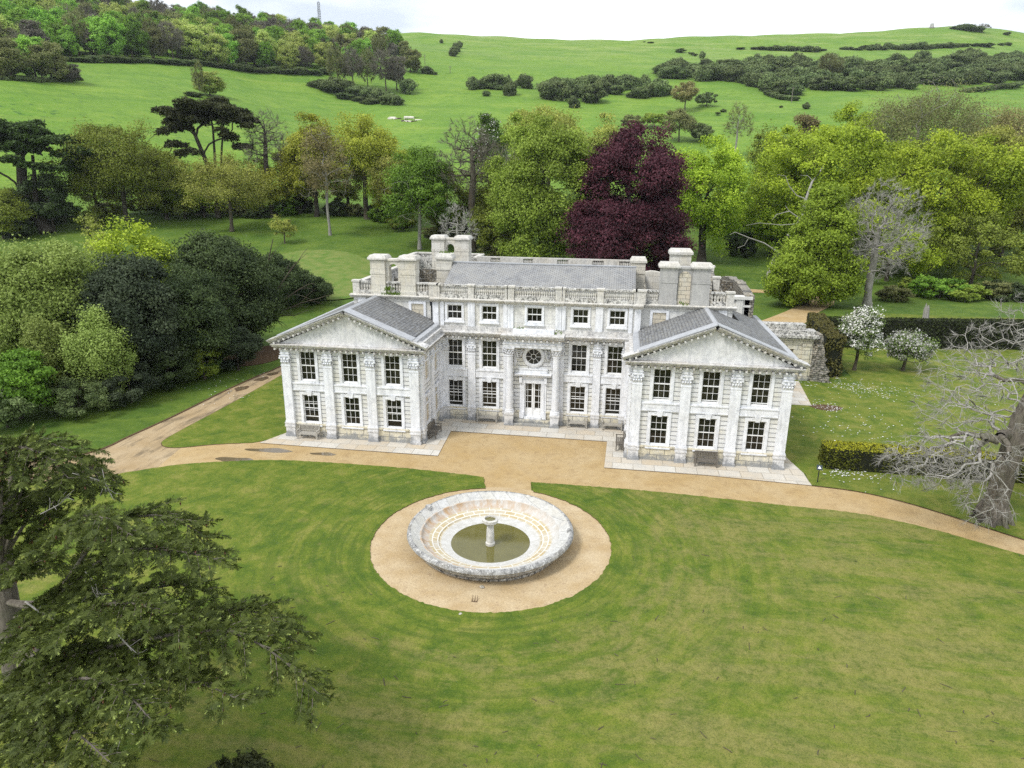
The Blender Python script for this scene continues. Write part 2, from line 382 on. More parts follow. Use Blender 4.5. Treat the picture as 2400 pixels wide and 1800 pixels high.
GAIN = dict(copper=2.5, dark=1.9, bluedark=1.9, cedar=1.8, pine=1.7, scrub=2.4, wood=3.0, woodpale=2.1, twigs=1.5, twiggreen=1.8, twigwhite=1.0, willow=1.7, lime=1.4, yellowgreen=1.65, olive=1.95, golden=1.4, pale=1.45, bronze=1.5, green=1.55)
for k, (a_, b_) in LC.items():
    g_ = GAIN.get(k, 1.5); M['leaf_' + k] = leaf_mat('leaves ' + k, tuple(v * g_ for v in a_), tuple(min(.62, v * g_) for v in b_))
M['blossom'] = leaf_mat('white blossom', (.62, .60, .55), (.85, .84, .80), trans=.2)
M['spray'] = leaf_mat('conifer sprays', (.040, .058, .013), (.125, .155, .032), (.33, .40, .10), .3)
M['cone'] = leaf_mat('brown cones', (.15, .07, .045), (.34, .17, .12), trans=.05)
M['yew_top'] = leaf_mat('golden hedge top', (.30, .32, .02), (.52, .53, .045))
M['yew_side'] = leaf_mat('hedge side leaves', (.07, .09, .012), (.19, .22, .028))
M['hedge_dark'] = leaf_mat('dark hedge leaves', (.018, .026, .009), (.055, .07, .02))
M['hedge_brown'] = leaf_mat('browned hedge leaves', (.06, .06, .018), (.17, .15, .045))
M['hedge_core'] = plain('hedge core', (.012, .014, .007), .95)

# --- ground materials
def grass_mat(name, park=True):
    t = NT(name); p = t.pos(); x, y, z = t.sep(p)
    big = t.noise(p, .035, 4, .6); mid = t.noise(p, .22, 5, .6); fine = t.noise(p, 2.2, 6, .7); micro = t.noise(p, 16, 5, .75)
    far = t.ramp(t.math('DIVIDE', z, 30.0), [(.12, 0), (.6, 1)])
    near_c = t.mix(t.ramp(mid, [(.35, 0), (.65, 1)]), (.055, .112, .010), (.112, .168, .018))
    nm = t.noise(p, .9, 7, .75, .4); near_c = t.mix(t.ramp(nm, [(.36, .75), (.50, 0)]), near_c, (.036, .078, .008)); near_c = t.mix(t.ramp(nm, [(.54, 0), (.70, .6)]), near_c, (.16, .20, .035))
    field = t.mix(t.ramp(big, [(.35, 0), (.65, 1)]), (.108, .225, .018), (.180, .290, .030))
    field = t.mix(t.ramp(t.noise(t.mapping(p, (.7, .25, .7)), .06, 6, .65), [(.45, 0), (.7, .55)]), field, (.125, .225, .024))
    pale = t.noise(t.mapping(p, (.35, 1, 1)), .05, 6, .7)
    hi = t.math('MULTIPLY', t.ramp(t.math('DIVIDE', z, 170.0), [(.52, 0), (.75, 1)]), t.ramp(pale, [(.46, 0), (.68, .75)]))
    field = t.mix(hi, field, (.33, .37, .13))
    tuss = t.math('MULTIPLY', t.ramp(t.noise(t.mapping(p, (.45, 1, 1)), .55, 3, .55), [(.60, 0), (.66, 1)]), t.ramp(t.noise(p, .022, 2), [(.42, 0), (.55, .9)]))
    field = t.mix(tuss, field, (.045, .115, .02))
    f1 = t.noise(t.mapping(p, (.6, 1, 1)), .35, 7, .75); f2 = t.noise(t.mapping(p, (.35, 1, 1)), .12, 5, .7)
    field = t.mix(t.ramp(f1, [(.36, .6), (.50, 0)]), field, (.085, .175, .020)); field = t.mix(t.ramp(f1, [(.54, 0), (.70, .5)]), field, (.27, .33, .06))
    field = t.mix(t.ramp(f2, [(.38, .45), (.50, 0)]), field, (.095, .20, .02))
    trk = t.noise(t.comb(t.math('MULTIPLY', x, .012), t.math('MULTIPLY', y, .006), t.math('MULTIPLY', z, .42)), 1.0, 6, .7, .5)
    field = t.mix(t.ramp(trk, [(.36, .5), (.47, 0)]), field, (.085, .180, .018)); field = t.mix(t.ramp(trk, [(.55, 0), (.66, .4)]), field, (.25, .32, .055))
    col = t.mix(far, near_c, field)
    col = t.mix(t.ramp(fine, [(.32, .5), (.55, 0)]), col, (.045, .095, .014))
    col = t.mix(t.math('MULTIPLY', t.ramp(micro, [(.5, 0), (.8, 1)]), .30), col, (.15, .20, .035))
    return t.out(col, .9, t.mix(.5, fine, micro), .10, .5)
M['grass'] = grass_mat('park and down grass')
def lawn_mat(name, dry, rings=True, dark=0):
    t = NT(name); p = t.pos(); x, y, z = t.sep(p)
    dx = t.math('SUBTRACT', x, .15); dy = t.math('ADD', y, 12.4)
    r = t.math('SQRT', t.math('ADD', t.math('MULTIPLY', dx, dx), t.math('MULTIPLY', dy, dy)))
    th = t.math('ARCTAN2', dx, dy)
    ring = t.noise(t.comb(t.math('MULTIPLY', r, 1.1), t.math('MULTIPLY', th, 5.5), 0), 1.0, 8, .72, .6)
    diag = t.noise(t.mapping(p, (.16, 1.0, 1), rot=(0, 0, .30)), .8, 8, .70, .8)
    ring2 = t.noise(t.comb(t.math('MULTIPLY', r, 2.7), t.math('MULTIPLY', th, 1.7), 4.0), 1.0, 5, .65, .4)
    big = t.noise(p, .13, 4, .55); mid = t.noise(p, .7, 8, .72, .4); fine = t.noise(p, 3.5, 8, .75); micro = t.noise(p, 22, 5, .8)
    g1 = t.ramp(mid, [(.34, (.058, .108, .009)), (.44, (.100, .150, .011)), (.53, (.148, .184, .019)), (.63, (.215, .218, .042))])
    near = t.ramp(t.math('DIVIDE', r, 20.0), [(.40, 1), (.92, 0)])
    arcs = t.math('MULTIPLY', t.ramp(ring2, [(.42, .6), (.56, 0)]), t.math('ADD', t.math('MULTIPLY', near, .8), .15))
    g1 = t.mix(arcs, g1, (.050, .098, .009))
    amt = t.math('ADD', t.math('MULTIPLY', dx, .0036), t.math('MULTIPLY', dy, -.0026))
    pat = t.mix(t.math('MULTIPLY', near, .6), t.mix(.62, big, diag), ring)
    thr = t.math('ADD', pat, t.math('MINIMUM', t.math('MAXIMUM', amt, -.09), .042))
    near_edge = t.ramp(t.math('DIVIDE', r, 20.0), [(.33, 0), (.44, 1)])
    d = t.math('MULTIPLY', t.math('MULTIPLY', t.ramp(thr, [(.505, 0), (.60, .60)]), near_edge), dry)
    d = t.math('MULTIPLY', d, t.ramp(fine, [(.30, .25), (.52, 1)]))
    straw = t.mix(t.ramp(fine, [(.35, 0), (.65, 1)]), (.200, .165, .055), (.30, .255, .095))
    col = t.mix(d, g1, straw)
    col = t.mix(t.ramp(fine, [(.30, .7), (.45, 0)]), col, (.055, .085, .013))
    col = t.mix(t.ramp(fine, [(.56, 0), (.72, .5)]), col, (.20, .225, .035))
    col = t.mix(t.ramp(micro, [(.34, .75), (.52, 0)]), col, (.030, .060, .008))
    col = t.mix(t.ramp(micro, [(.54, 0), (.72, .5)]), col, (.24, .25, .06))
    col = t.mix(t.ramp(t.noise(p, 7, 4, .7), [(.64, 0), (.72, .55)]), col, (.17, .13, .06))
    return t.out(col, .92, t.mix(.5, fine, micro), .06, .8)
M['lawn'] = lawn_mat('patchy mown lawn', 1.0)
M['lawn_fresh'] = lawn_mat('fresh side lawn', .25)
t = NT('mown park oval'); p = t.pos(); mid = t.noise(p, .6, 5, .65)
M['mown'] = t.out(t.mix(t.ramp(mid, [(.35, 0), (.65, 1)]), (.085, .16, .02), (.17, .20, .05)), .9, t.noise(p, 6, 5), .05, .5)
t = NT('golden gravel'); p = t.pos()
f1 = t.noise(p, .35, 5, .6); f2 = t.noise(p, 22, 5, .8); f3 = t.noise(p, 1.5, 6, .7, .4)
col = t.mix(t.ramp(f1, [(.35, 0), (.65, 1)]), (.44, .305, .135), (.50, .38, .21))
col = t.mix(t.ramp(f3, [(.48, 0), (.70, .75)]), col, (.33, .225, .11))
col = t.mix(t.ramp(f2, [(.35, .45), (.6, 0)]), col, (.24, .17, .09)); col = t.mix(t.ramp(f2, [(.62, 0), (.8, .5)]), col, (.74, .62, .42))
M['gravel'] = t.out(col, .95, f2, .03, .6)
t = NT('pale gravel ring'); p = t.pos()
f1 = t.noise(p, .8, 5, .65); f2 = t.noise(p, 16, 6, .8); f4 = t.noise(p, 3.2, 5, .7)
col = t.mix(t.ramp(f1, [(.35, 0), (.65, 1)]), (.44, .32, .17), (.55, .44, .28))
col = t.mix(t.ramp(f2, [(.33, .6), (.55, 0)]), col, (.25, .18, .10)); col = t.mix(t.ramp(f2, [(.58, 0), (.75, .6)]), col, (.80, .69, .50))
col = t.mix(t.ramp(f4, [(.54, 0), (.66, .6)]), col, (.30, .205, .115))
M['gravel_ring'] = t.out(col, .95, f2, .03, .6)
t = NT('rutted drive gravel'); p = t.pos(); x, y, z = t.sep(p)
f1 = t.noise(p, .5, 5, .65); f2 = t.noise(p, 18, 5, .8); rut = t.noise(t.mapping(p, (1.5, .35, 1)), .8, 5, .7, .5)
col = t.mix(t.ramp(f1, [(.35, 0), (.65, 1)]), (.37, .265, .14), (.46, .355, .22))
col = t.mix(t.ramp(rut, [(.48, 0), (.62, .9)]), col, (.17, .13, .08))
col = t.mix(t.ramp(f2, [(.35, .4), (.6, 0)]), col, (.2, .15, .09))
M['drive'] = t.out(col, .9, f2, .03, .6)
M['soil'] = plain('bare brown soil', (.10, .065, .038), .95, .1, .4, 5)
t = NT('flagstones'); p = t.pos(); x, y, z = t.sep(p)
b = brick(t, t.comb(x, y), (.58, .555, .50), (.50, .42, .31), (.24, .21, .16), 1.35, .95, .018, .43)
c2 = t.noise(p, 1.1, 6, .7); c3 = t.noise(p, 5, 5, .7)
col = t.mix(t.ramp(c2, [(.45, 0), (.7, .75)]), b.outputs['Color'], (.44, .43, .40)); col = t.mix(t.ramp(c3, [(.55, 0), (.75, .5)]), col, (.36, .34, .28))
M['flag'] = t.out(col, .85, b.outputs['Fac'], -.02, .5)
t = NT('murky pool water'); t.b.inputs['Specular IOR Level'].default_value = .5
n = t.noise(t.pos(), 1.3, 4); M['pool'] = t.out(t.mix(n, (.080, .075, .014), (.15, .135, .035)), .07)
t = NT('brown puddle water'); t.b.inputs['Specular IOR Level'].default_value = .5
n = t.noise(t.pos(), 1.1, 4); M['puddle'] = t.out(t.mix(n, (.11, .085, .05), (.19, .145, .085)), .04)
# --- fountain stone
t = NT('stained basin stone'); p = t.pos(); x, y, z = t.sep(p)
dx = t.math('SUBTRACT', x, .15); dy = t.math('ADD', y, 12.4)
r = t.math('SQRT', t.math('ADD', t.math('MULTIPLY', dx, dx), t.math('MULTIPLY', dy, dy))); th = t.math('ARCTAN2', dx, dy)
b = brick(t, t.comb(t.math('MULTIPLY', th, 3.0), t.math('ADD', r, 0.0)), (.42, .32, .15), (.50, .43, .28), (.70, .68, .62), .62, .27, .03)
n1 = t.noise(p, 1.1, 6, .7); n2 = t.noise(p, 4, 6, .7); n3 = t.noise(t.comb(t.math('MULTIPLY', th, 6), t.math('MULTIPLY', r, .8)), 1.5, 5, .7)
white = t.mix(t.ramp(n2, [(.4, 0), (.72, .8)]), (.56, .555, .53), (.38, .36, .31))
side = t.ramp(t.math('ADD', t.math('MULTIPLY', th, -.16), .5), [(.25, 0), (.55, 1)])
stain = t.math('MULTIPLY', t.ramp(n3, [(.36, 0), (.62, .9)]), side)
cove = t.mix(stain, white, (.42, .27, .14))
rr = t.ramp(t.math('DIVIDE', r, 5.0), [(.50, 0), (.52, 1), (.625, 1), (.645, 0)])
tiles = t.mix(t.ramp(n1, [(.42, 0), (.66, .7)]), b.outputs['Color'], white)
band2 = t.ramp(t.math('DIVIDE', r, 5.0), [(.62, 0), (.64, 1), (.715, 1), (.735, 0)])
col = t.mix(rr, white, tiles); col = t.mix(t.math('MULTIPLY', band2, 1.0), col, cove)
M['basin'] = t.out(col, .85, n2, .03, .4)
M['basin_rim'] = stone_mat('weathered rim stone', (.40, .395, .38), (.50, .49, .47), (.14, .14, .145), None, 1.0, .5, .85)
M['basin_lip'] = stone_mat('scoured lip stone', (.60, .60, .58), (.54, .52, .47), (.34, .34, .34), (.9, .5, .01), .8, .12, .5)
M['basin_foot'] = stone_mat('rough basin footing', (.60, .57, .52), (.5, .45, .36), (.20, .20, .19), (.5, .22, .04), .9, .45, .5)
M['bench'] = plain('silvered teak', (.36, .34, .30), .8, .2, .25, 20)
M['bench_dark'] = plain('dark weathered oak', (.15, .135, .115), .85, .2, .3, 20)
M['post'] = plain('dark post paint', (.018, .022, .025), .5)
M['sign'] = plain('sign panel', (.03, .045, .06), .5)
M['white'] = plain('white marking', (.8, .8, .8), .6)
M['cow_w'] = plain('cream hide', (.68, .64, .56), .9); M['cow_b'] = plain('dark brown hide', (.055, .038, .03), .9)
M['mast'] = plain('galvanised steel', (.09, .095, .105), .5); M['pole'] = plain('pole timber', (.16, .14, .12), .9)
M['rust'] = plain('rusty iron', (.09, .05, .03), .8)
M['daisy'] = plain('white petals', (.82, .82, .78), .8)
# ---------------------------------------------------------------- the house
HOUSE = thing('country_house', 'white stone baroque mansion, part roofless, with two pedimented wings facing the fountain', 'mansion', (0, 0, 0))
HG, WC, WH, DY = 7.13, 12.13, 5.0, 5.61          # half gap, wing centre, wing half width, court wall plane
def wall_open(name, x0, x1, z0, z1, y, ops, mat, depth=.32):
    """front wall skin at plane y facing -y with rectangular openings (xa, xb, za, zb) and their reveals"""
    mb = MB(); xs = sorted({x0, x1, *[v for o in ops for v in o[:2]]}); zs = sorted({z0, z1, *[v for o in ops for v in o[2:]]})
    for xa, xb in zip(xs, xs[1:]):
        for za, zb in zip(zs, zs[1:]):
            cx, cz = (xa + xb) / 2, (za + zb) / 2
            if any(o[0] < cx < o[1] and o[2] < cz < o[3] for o in ops): continue
            mb.add([(xa, y, za), (xb, y, za), (xb, y, zb), (xa, y, zb)], [(0, 1, 2, 3)])
    for a, b, c, d in ops:
        q = [(a, c), (b, c), (b, d), (a, d)]
        for i in range(4):
            (xa, za), (xb, zb) = q[i], q[(i + 1) % 4]
            mb.add([(xa, y, za), (xb, y, zb), (xb, y + depth, zb), (xa, y + depth, za)], [(3, 2, 1, 0)])
        mb.add([(a, y + depth, c), (b, y + depth, c), (b, y + depth, d), (a, y + depth, d)], [(0, 1, 2, 3)])
    return mb.build(name, mat, HOUSE)
def frame_mb(mb, w, h, t, y0, y1, z=0, sides='lrtb'):
    if 'l' in sides: mb.box(-w / 2 - t, -w / 2, y0, y1, z, z + h)
    if 'r' in sides: mb.box(w / 2, w / 2 + t, y0, y1, z, z + h)
    if 't' in sides: mb.box(-w / 2 - t, w / 2 + t, y0, y1, z + h, z + h + t)
    if 'b' in sides: mb.box(-w / 2 - t, w / 2 + t, y0, y1, z - t, z)
def make_window(w, h, nx, nz, lift=0.0, key=True, st=.25, proud=.07):
    """sash window, origin at the middle of the bottom of its opening, in the wall plane"""
    sa = MB(); e = .048
    sa.box(-w / 2, -w / 2 + e, .05, .15, 0, h); sa.box(w / 2 - e, w / 2, .05, .15, 0, h)
    sa.box(-w / 2 + e, w / 2 - e, .05, .15, h - e, h); sa.box(-w / 2 + e, w / 2 - e, .03, .15, 0, e * 1.3)
    iw, half = w - 2 * e, (h - 2 * e) / 2; b = .021
    for k, (zb, yy) in enumerate(((e, .115), (e + half, .07))):
        zz = zb + (lift if k == 0 else 0)
        sa.box(-iw / 2, iw / 2, yy, yy + .035, zz, zz + .055 if k == 1 or lift else zz + .04); sa.box(-iw / 2, iw / 2, yy, yy + .035, zz + half - .035, zz + half)
        for i in range(1, nx): sa.box(-iw / 2 + iw * i / nx - b / 2, -iw / 2 + iw * i / nx + b / 2, yy + .002, yy + .03, zz + .04, zz + half - .035)
        for j in range(1, nz // 2):
            zc = zz + half * j / (nz // 2); sa.box(-iw / 2, iw / 2, yy + .004, yy + .028, zc - b / 2, zc + b / 2)
    o = sa.build('window', M['paint'])
    p = MB(); p.box(-w / 2 + .02, w / 2 - .02, .155, .175, .02, h - .02); p.build('pane', M['glass'], o)
    s = MB(); frame_mb(s, w, h, st, -proud, -.003, sides='lrt'); s.box(-w / 2 - st, w / 2 + st, -proud, -.003, -.13, 0); 
    if key:
        s.prism([(-.13, h - .06), (.13, h - .06), (.20, h + st + .09), (-.20, h + st + .09)], -proud - .07, -proud + .01)
        s.prism([(-.34, h + st - .04), (-.20, h + st - .04), (-.20, h + st + .04), (-.34, h + st + .04)], -proud - .02, -proud + .01)
        s.prism([(.20, h + st - .04), (.34, h + st - .04), (.34, h + st + .04), (.20, h + st + .04)], -proud - .02, -proud + .01)
    s.build('surround', M['trim'], o)
    s = MB(); s.box(-w / 2 - st - .05, w / 2 + st + .05, -proud - .07, -.003, -.23, -.13); s.build('sill', M['trim'], o)
    return o
_wp = {}
def put_window(x, y, z, w, h, nx, nz, lift=0, key=True, st=.20):
    k = (w, h, nx, nz, lift, key, st)
    if k not in _wp: o = _wp[k] = make_window(*k)
    else: o = dup(_wp[k])
    o.parent = HOUSE; o.location = (x, y, z); return o
# --- capital, shared by pilasters and columns
def capital_mesh(w, d, h):
    mb = MB(); n = 5
    mb.box(-w / 2, w / 2, -d, 0, 0, h * .12, 0)
    mb.box(-w / 2 + .02, w / 2 - .02, -d + .02, 0, h * .12, h * .86)
    for tier, (z0, zt, k) in enumerate(((.10, .42, 4), (.34, .68, 3))):
        for i in range(k):
            x = -w / 2 + w * (i + .5) / k; ww = w / k * .40
            mb.add([(x - ww, -d, h * z0), (x + ww, -d, h * z0), (x + ww * .8, -d - .07, h * zt), (x - ww * .8, -d - .07, h * zt), (x - ww * .5, -d - .10, h * (zt - .07)), (x + ww * .5, -d - .10, h * (zt - .07)),
                    (x - ww, -d + .05, h * z0), (x + ww, -d + .05, h * z0), (x + ww * .8, -d + .03, h * zt), (x - ww * .8, -d + .03, h * zt)],
                   [(0, 1, 5, 4), (4, 5, 2, 3), (3, 2, 8, 9), (0, 4, 3, 9, 6), (1, 7, 8, 2, 5)])
        for sx in (-1, 1):
            x = sx * w / 2
            mb.add([(x, -d * .8, h * z0), (x, -d * .2, h * z0), (x + sx * .07, -d * .2, h * zt), (x + sx * .07, -d * .8, h * zt), (x + sx * .1, -d * .5, h * (zt - .06))], [(0, 1, 4), (1, 2, 4), (2, 3, 4), (3, 0, 4)])
    for sx in (-1, 1):
        c = np.array([sx * (w / 2 + .015), -d - .03, h * .76])
        mb.tube([c + (0, .07, 0), c - (0, .06, 0)], h * .115, 8)
    mb.box(-.07, .07, -d - .06, -d + .02, h * .66, h * .86)
    mb.box(-w / 2 - .06, w / 2 + .06, -d - .06, 0, h * .88, h)
    return mb
def pilaster(x, y, rz=0, w=.64, d=.16, z0=0, zp=1.10, zc=5.36, zt=6.03, ztop=6.50, name='pilaster'):
    m = MB(); m.box(-w / 2, w / 2, -d, 0, zp, zc); m.box(-w / 2 - .03, w / 2 + .03, -d - .03, 0, zp, zp + .10); m.box(-w / 2 - .02, w / 2 + .02, -d - .02, 0, zc - .09, zc - .03)
    o = m.build(name, M['trim'], HOUSE); o.location = (x, y, 0); o.rotation_euler = (0, 0, rz)
    m = capital_mesh(w, d, zt - zc); c = m.build('capital', M['trim'], o); c.location = (0, 0, zc)
    m = MB(); m.box(-w / 2 + .02, w / 2 - .02, -d + .01, 0, zt, ztop); m.box(-w / 2 - .03, w / 2 + .03, -d - .04, 0, zt + .10, zt + .17); m.box(-w / 2 - .02, w / 2 + .02, -d - .03, 0, zt + .30, zt + .36); m.build('entablature_block', M['trim'], o)
    m = MB(); m.box(-w / 2 - .07, w / 2 + .07, -d - .10, 0, z0, z0 + .24); m.box(-w / 2 - .02, w / 2 + .02, -d - .05, 0, z0 + .24, zp - .32)
    m.box(-w / 2 - .07, w / 2 + .07, -d - .10, 0, zp - .32, zp - .2); m.box(-w / 2 - .03, w / 2 + .03, -d - .06, 0, zp - .2, zp - .1); m.box(-w / 2 - .07, w / 2 + .07, -d - .09, 0, zp - .1, zp)
    m.build('pedestal', M['grime'], o)
    return o
# profile of the main cornice: (out, up) with out measured from the wall
def cornice_prof(z, p, h): return [(-.02, z), (.10 * p, z), (.16 * p, z + .10 * h), (.62 * p, z + .34 * h), (.66 * p, z + .62 * h), (.92 * p, z + .72 * h), (1.0 * p, z + .98 * h), (.9 * p, z + h), (-.02, z + h * 1.04)]
def modillions(mb, p0, p1, out, z, w=.13, h=.11, d=.34, step=.42):
    p0, p1 = np.array(p0, float), np.array(p1, float); ln = np.linalg.norm(p1 - p0); dr = (p1 - p0) / ln; o = np.array(out, float)
    n = max(1, int(round(ln / step)))
    for i in range(n):
        c = p0 + dr * ln * (i + .5) / n
        a = c - dr * w / 2; b = c + dr * w / 2
        q = [a + o * .02, b + o * .02, b + o * d, a + o * d]
        mb.add([(v[0], v[1], z + v[2]) for v in q] + [(v[0], v[1], z + h + v[2]) for v in q], [(0, 3, 2, 1), (4, 5, 6, 7), (0, 1, 5, 4), (1, 2, 6, 5), (2, 3, 7, 6), (3, 0, 4, 7)])

for sx in (-1, 1):                                   # ---- the two wings
    cx = sx * WC
    ops = []
    for k in (-1, 0, 1):
        ops += [(cx + k * 3.07 - .56, cx + k * 3.07 + .56, 1.11, 3.20), (cx + k * 3.07 - .56, cx + k * 3.07 + .56, 4.22, 6.37)]
    wall_open('wing_wall', cx - WH + .02, cx + WH - .02, 1.02, 6.56, 0, ops, M['ashlar'])
    m = MB()                                          # side walls and back, one shell behind the front
    for xx in (cx - WH + .02, cx + WH - .02):
        m.add([(xx, 0, 0), (xx, 14, 0), (xx, 14, 6.56), (xx, 0, 6.56)], [(0, 1, 2, 3)])
    m.add([(cx - WH + .02, 14, 0), (cx + WH - .02, 14, 0), (cx + WH - .02, 14, 6.56), (cx - WH + .02, 14, 6.56)], [(0, 1, 2, 3)])
    m.build('side_wall', M['ashlar'], HOUSE)
    m = MB(); m.box(cx - WH - .06, cx + WH + .06, -.08, .4, 0, .16); m.box(cx - WH - .02, cx + WH + .02, -.05, .4, .16, 1.02); m.box(cx - WH - .02, cx + WH + .02, -.11, .3, .96, 1.06)
    m.box(cx - WH - .02, cx + WH + .02, .41, 5.55, 0, 1.02); m.build('plinth', M['plinth'], HOUSE)
    lifts = {(-1, -1): .36, (-1, 1): .42}
    for k in (-1, 0, 1):
        put_window(cx + k * 3.07, 0, 1.11, 1.12, 2.09, 3, 4, lifts.get((sx, k), 0))
        put_window(cx + k * 3.07, 0, 4.22, 1.12, 2.15, 3, 4, .07 if sx > 0 else 0)
    for k in (-4.64, -1.55, 1.55, 4.64):
        pilaster(cx + k, 0, d=.20)
    for a, b in ((-4.3, -1.88), (-1.22, 1.22), (1.88, 4.3)): m = MB(); m.box(cx + a, cx + b, -.09, .02, 3.58, 3.98); m.box(cx + a, cx + b, -.13, .02, 3.98, 4.06); m.box(cx + a, cx + b, -.11, .02, 3.50, 3.58); m.build('string_course', M['trim'], HOUSE)
    # corner pilasters and returns on the side facing the court
    inner = -1 if sx > 0 else 1                       # direction of the court face normal
    xi = cx + inner * WH
    rz = math.pi / 2 * inner if False else (math.pi / 2 if inner > 0 else -math.pi / 2)
    for yy in (.36, 2.9, 5.15): pilaster(xi - inner * .015, yy, rz, w=.60, d=.16)
    for yy in (1.6, 4.05):                            # blind niches in the court side
        for z0, h in ((1.2, 1.9), (4.3, 1.95)):
            n = MB(); n.M = move(xi - inner * .02, yy, z0, rz)
            frame_mb(n, .92, h, .20, -.10, .01); n.prism([(-.13, h - .04), (.13, h - .04), (.18, h + .26), (-.18, h + .26)], -.17, -.08)
            n.box(-.46, .46, -.075, .01, h * .70, h * .70 + .10)
            o = n.build('niche', M['trim'], HOUSE)
            n = MB(); n.M = move(xi - inner * .02, yy, z0, rz)
            arc = [(.36 * math.cos(math.pi * i / 10), h * .70 + .10 + .36 * math.sin(math.pi * i / 10)) for i in range(11)]
            n.prism(arc, -.012, .0); n.box(-.40, .40, -.01, 0, .02, h * .70); n.build('recess', M['blocked'], o)
    # cornice round the wing and the pediment
    zb = 6.52; ext = WH + .5
    m = MB(); m.beam((cx - WH - .48, 0, 0), (cx + WH + .48, 0, 0), cornice_prof(zb, .55, .36)); modillions(m, (cx - WH - .4, 0, 0), (cx + WH + .4, 0, 0), (0, -1, 0), zb - .05, d=.47, h=.12, w=.11, step=.40)
    for s2 in (-1, 1):
        xx = cx + s2 * WH
        a, b = ((xx, .0, 0), (xx, 14, 0)) if s2 > 0 else ((xx, 14, 0), (xx, .0, 0))
        if s2 == inner: a, b = ((xx, .0, 0), (xx, DY - .3, 0)) if s2 > 0 else ((xx, DY - .3, 0), (xx, .0, 0))
        m.beam(a, b, cornice_prof(zb, .52, .36)); modillions(m, a, b, (s2, 0, 0), zb - .05, d=.45, h=.12, w=.11)
    m.build('cornice', M['cornice'], HOUSE)
    m = MB(); m.prism([(cx - 4.95, 6.90), (cx + 4.95, 6.90), (cx, 8.96)], -.10, .3); m.build('pediment', M['grime'], HOUSE)
    m = MB(); pk = (cx, 0, 8.97)
    for s2 in (-1, 1):
        lo = (cx + s2 * (WH + .56), 0, 6.80); up = np.array([0, 0, 1.0])
        prof = [(-.14, 0), (.16, 0), (.20, .06), (.42, .14), (.46, .22), (.58, .27), (.62, .36), (-.20, .38)]
        a, b = (lo, pk) if s2 < 0 else (pk, lo)
        m.beam(a, b, prof)
        dv = np.array(pk) - np.array(lo); ln = np.linalg.norm(dv); dv /= ln
        for i in range(1, 15):
            c = np.array(lo) + dv * ln * (i / 15)
            mm = np.eye(4); mm[:3, 0] = dv; mm[:3, 1] = (0, 1, 0); mm[:3, 2] = np.cross(dv, (0, 1, 0)) * (1 if s2 < 0 else 1); mm[:3, 3] = c
            if mm[2, 2] < 0: mm[:3, 2] *= -1
            m.M = mm; m.box(-.06, .06, -.50, -.12, -.04, .10); m.M = None
    m.build('raking_cornice', M['cornice'], HOUSE)
    # roof of slates between lead gutters
    zr, ze, xe = 9.42, 7.61, WH - .42
    yb = 6.0
    for s2 in (-1, 1):
        m = MB(); xo = cx + s2 * xe
        v = [(cx, -.18, zr), (cx, yb, zr), (xo, yb, ze), (xo, -.18, ze)]
        m.add(v + [(a, b, c - .1) for a, b, c in v], [(0, 1, 2, 3) if s2 < 0 else (3, 2, 1, 0), (7, 6, 5, 4) if s2 < 0 else (4, 5, 6, 7)] + [(i, (i + 1) % 4, (i + 1) % 4 + 4, i + 4) for i in range(4)])
        if (s2 > 0) == (sx > 0) or True: 
            v2 = [(cx + s2 * 2.35, yb, 8.48), (cx + s2 * 2.35, 14, 8.48), (xo, 14, ze), (xo, yb, ze)] if s2 == sx else None
            if v2: m.add(v2, [(0, 1, 2, 3)])
        m.build('roof', M['slate_wing'], HOUSE)
    m = MB(); dz = (zr - ze) / xe
    m.prism([(cx - .16, zr - .06), (cx, zr + .06), (cx + .16, zr - .06), (cx, zr - .02)], -.2, yb)
    for s2 in (-1, 1):                                # lead verge, gutter and upstand
        q = [(cx + s2 * .02, -.55, zr + .045), (cx + s2 * .02, .36, zr + .045), (cx + s2 * (xe + .12), .36, ze - .015), (cx + s2 * (xe + .12), -.55, ze - .015)]
        m.add(q + [(a, b, c - .06) for a, b, c in q], [(0, 1, 2, 3), (4, 5, 6, 7)] + [(i, (i + 1) % 4, (i + 1) % 4 + 4, i + 4) for i in range(4)])
        yend = 5.4 if s2 == inner else 13.8
        xa, xb_ = sorted((cx + s2 * xe, cx + s2 * (xe + .42))); m.box(xa, xb_, -.35, yend, ze - .35, ze - .10)
    m.build('lead_flashing', M['lead'], HOUSE)
    for s2 in (-1, 1):
        m = MB(); yend = 5.3 if s2 == inner else 13.8
        xa, xb_ = sorted((cx + s2 * (WH - .02), cx + s2 * (WH + .22))); m.box(xa, xb_, -.1, yend, 6.88, 7.22); m.box(xa - .03, xb_ + .03, -.12, yend, 7.22, 7.28); m.build('gutter_kerb', M['cornice'], HOUSE)

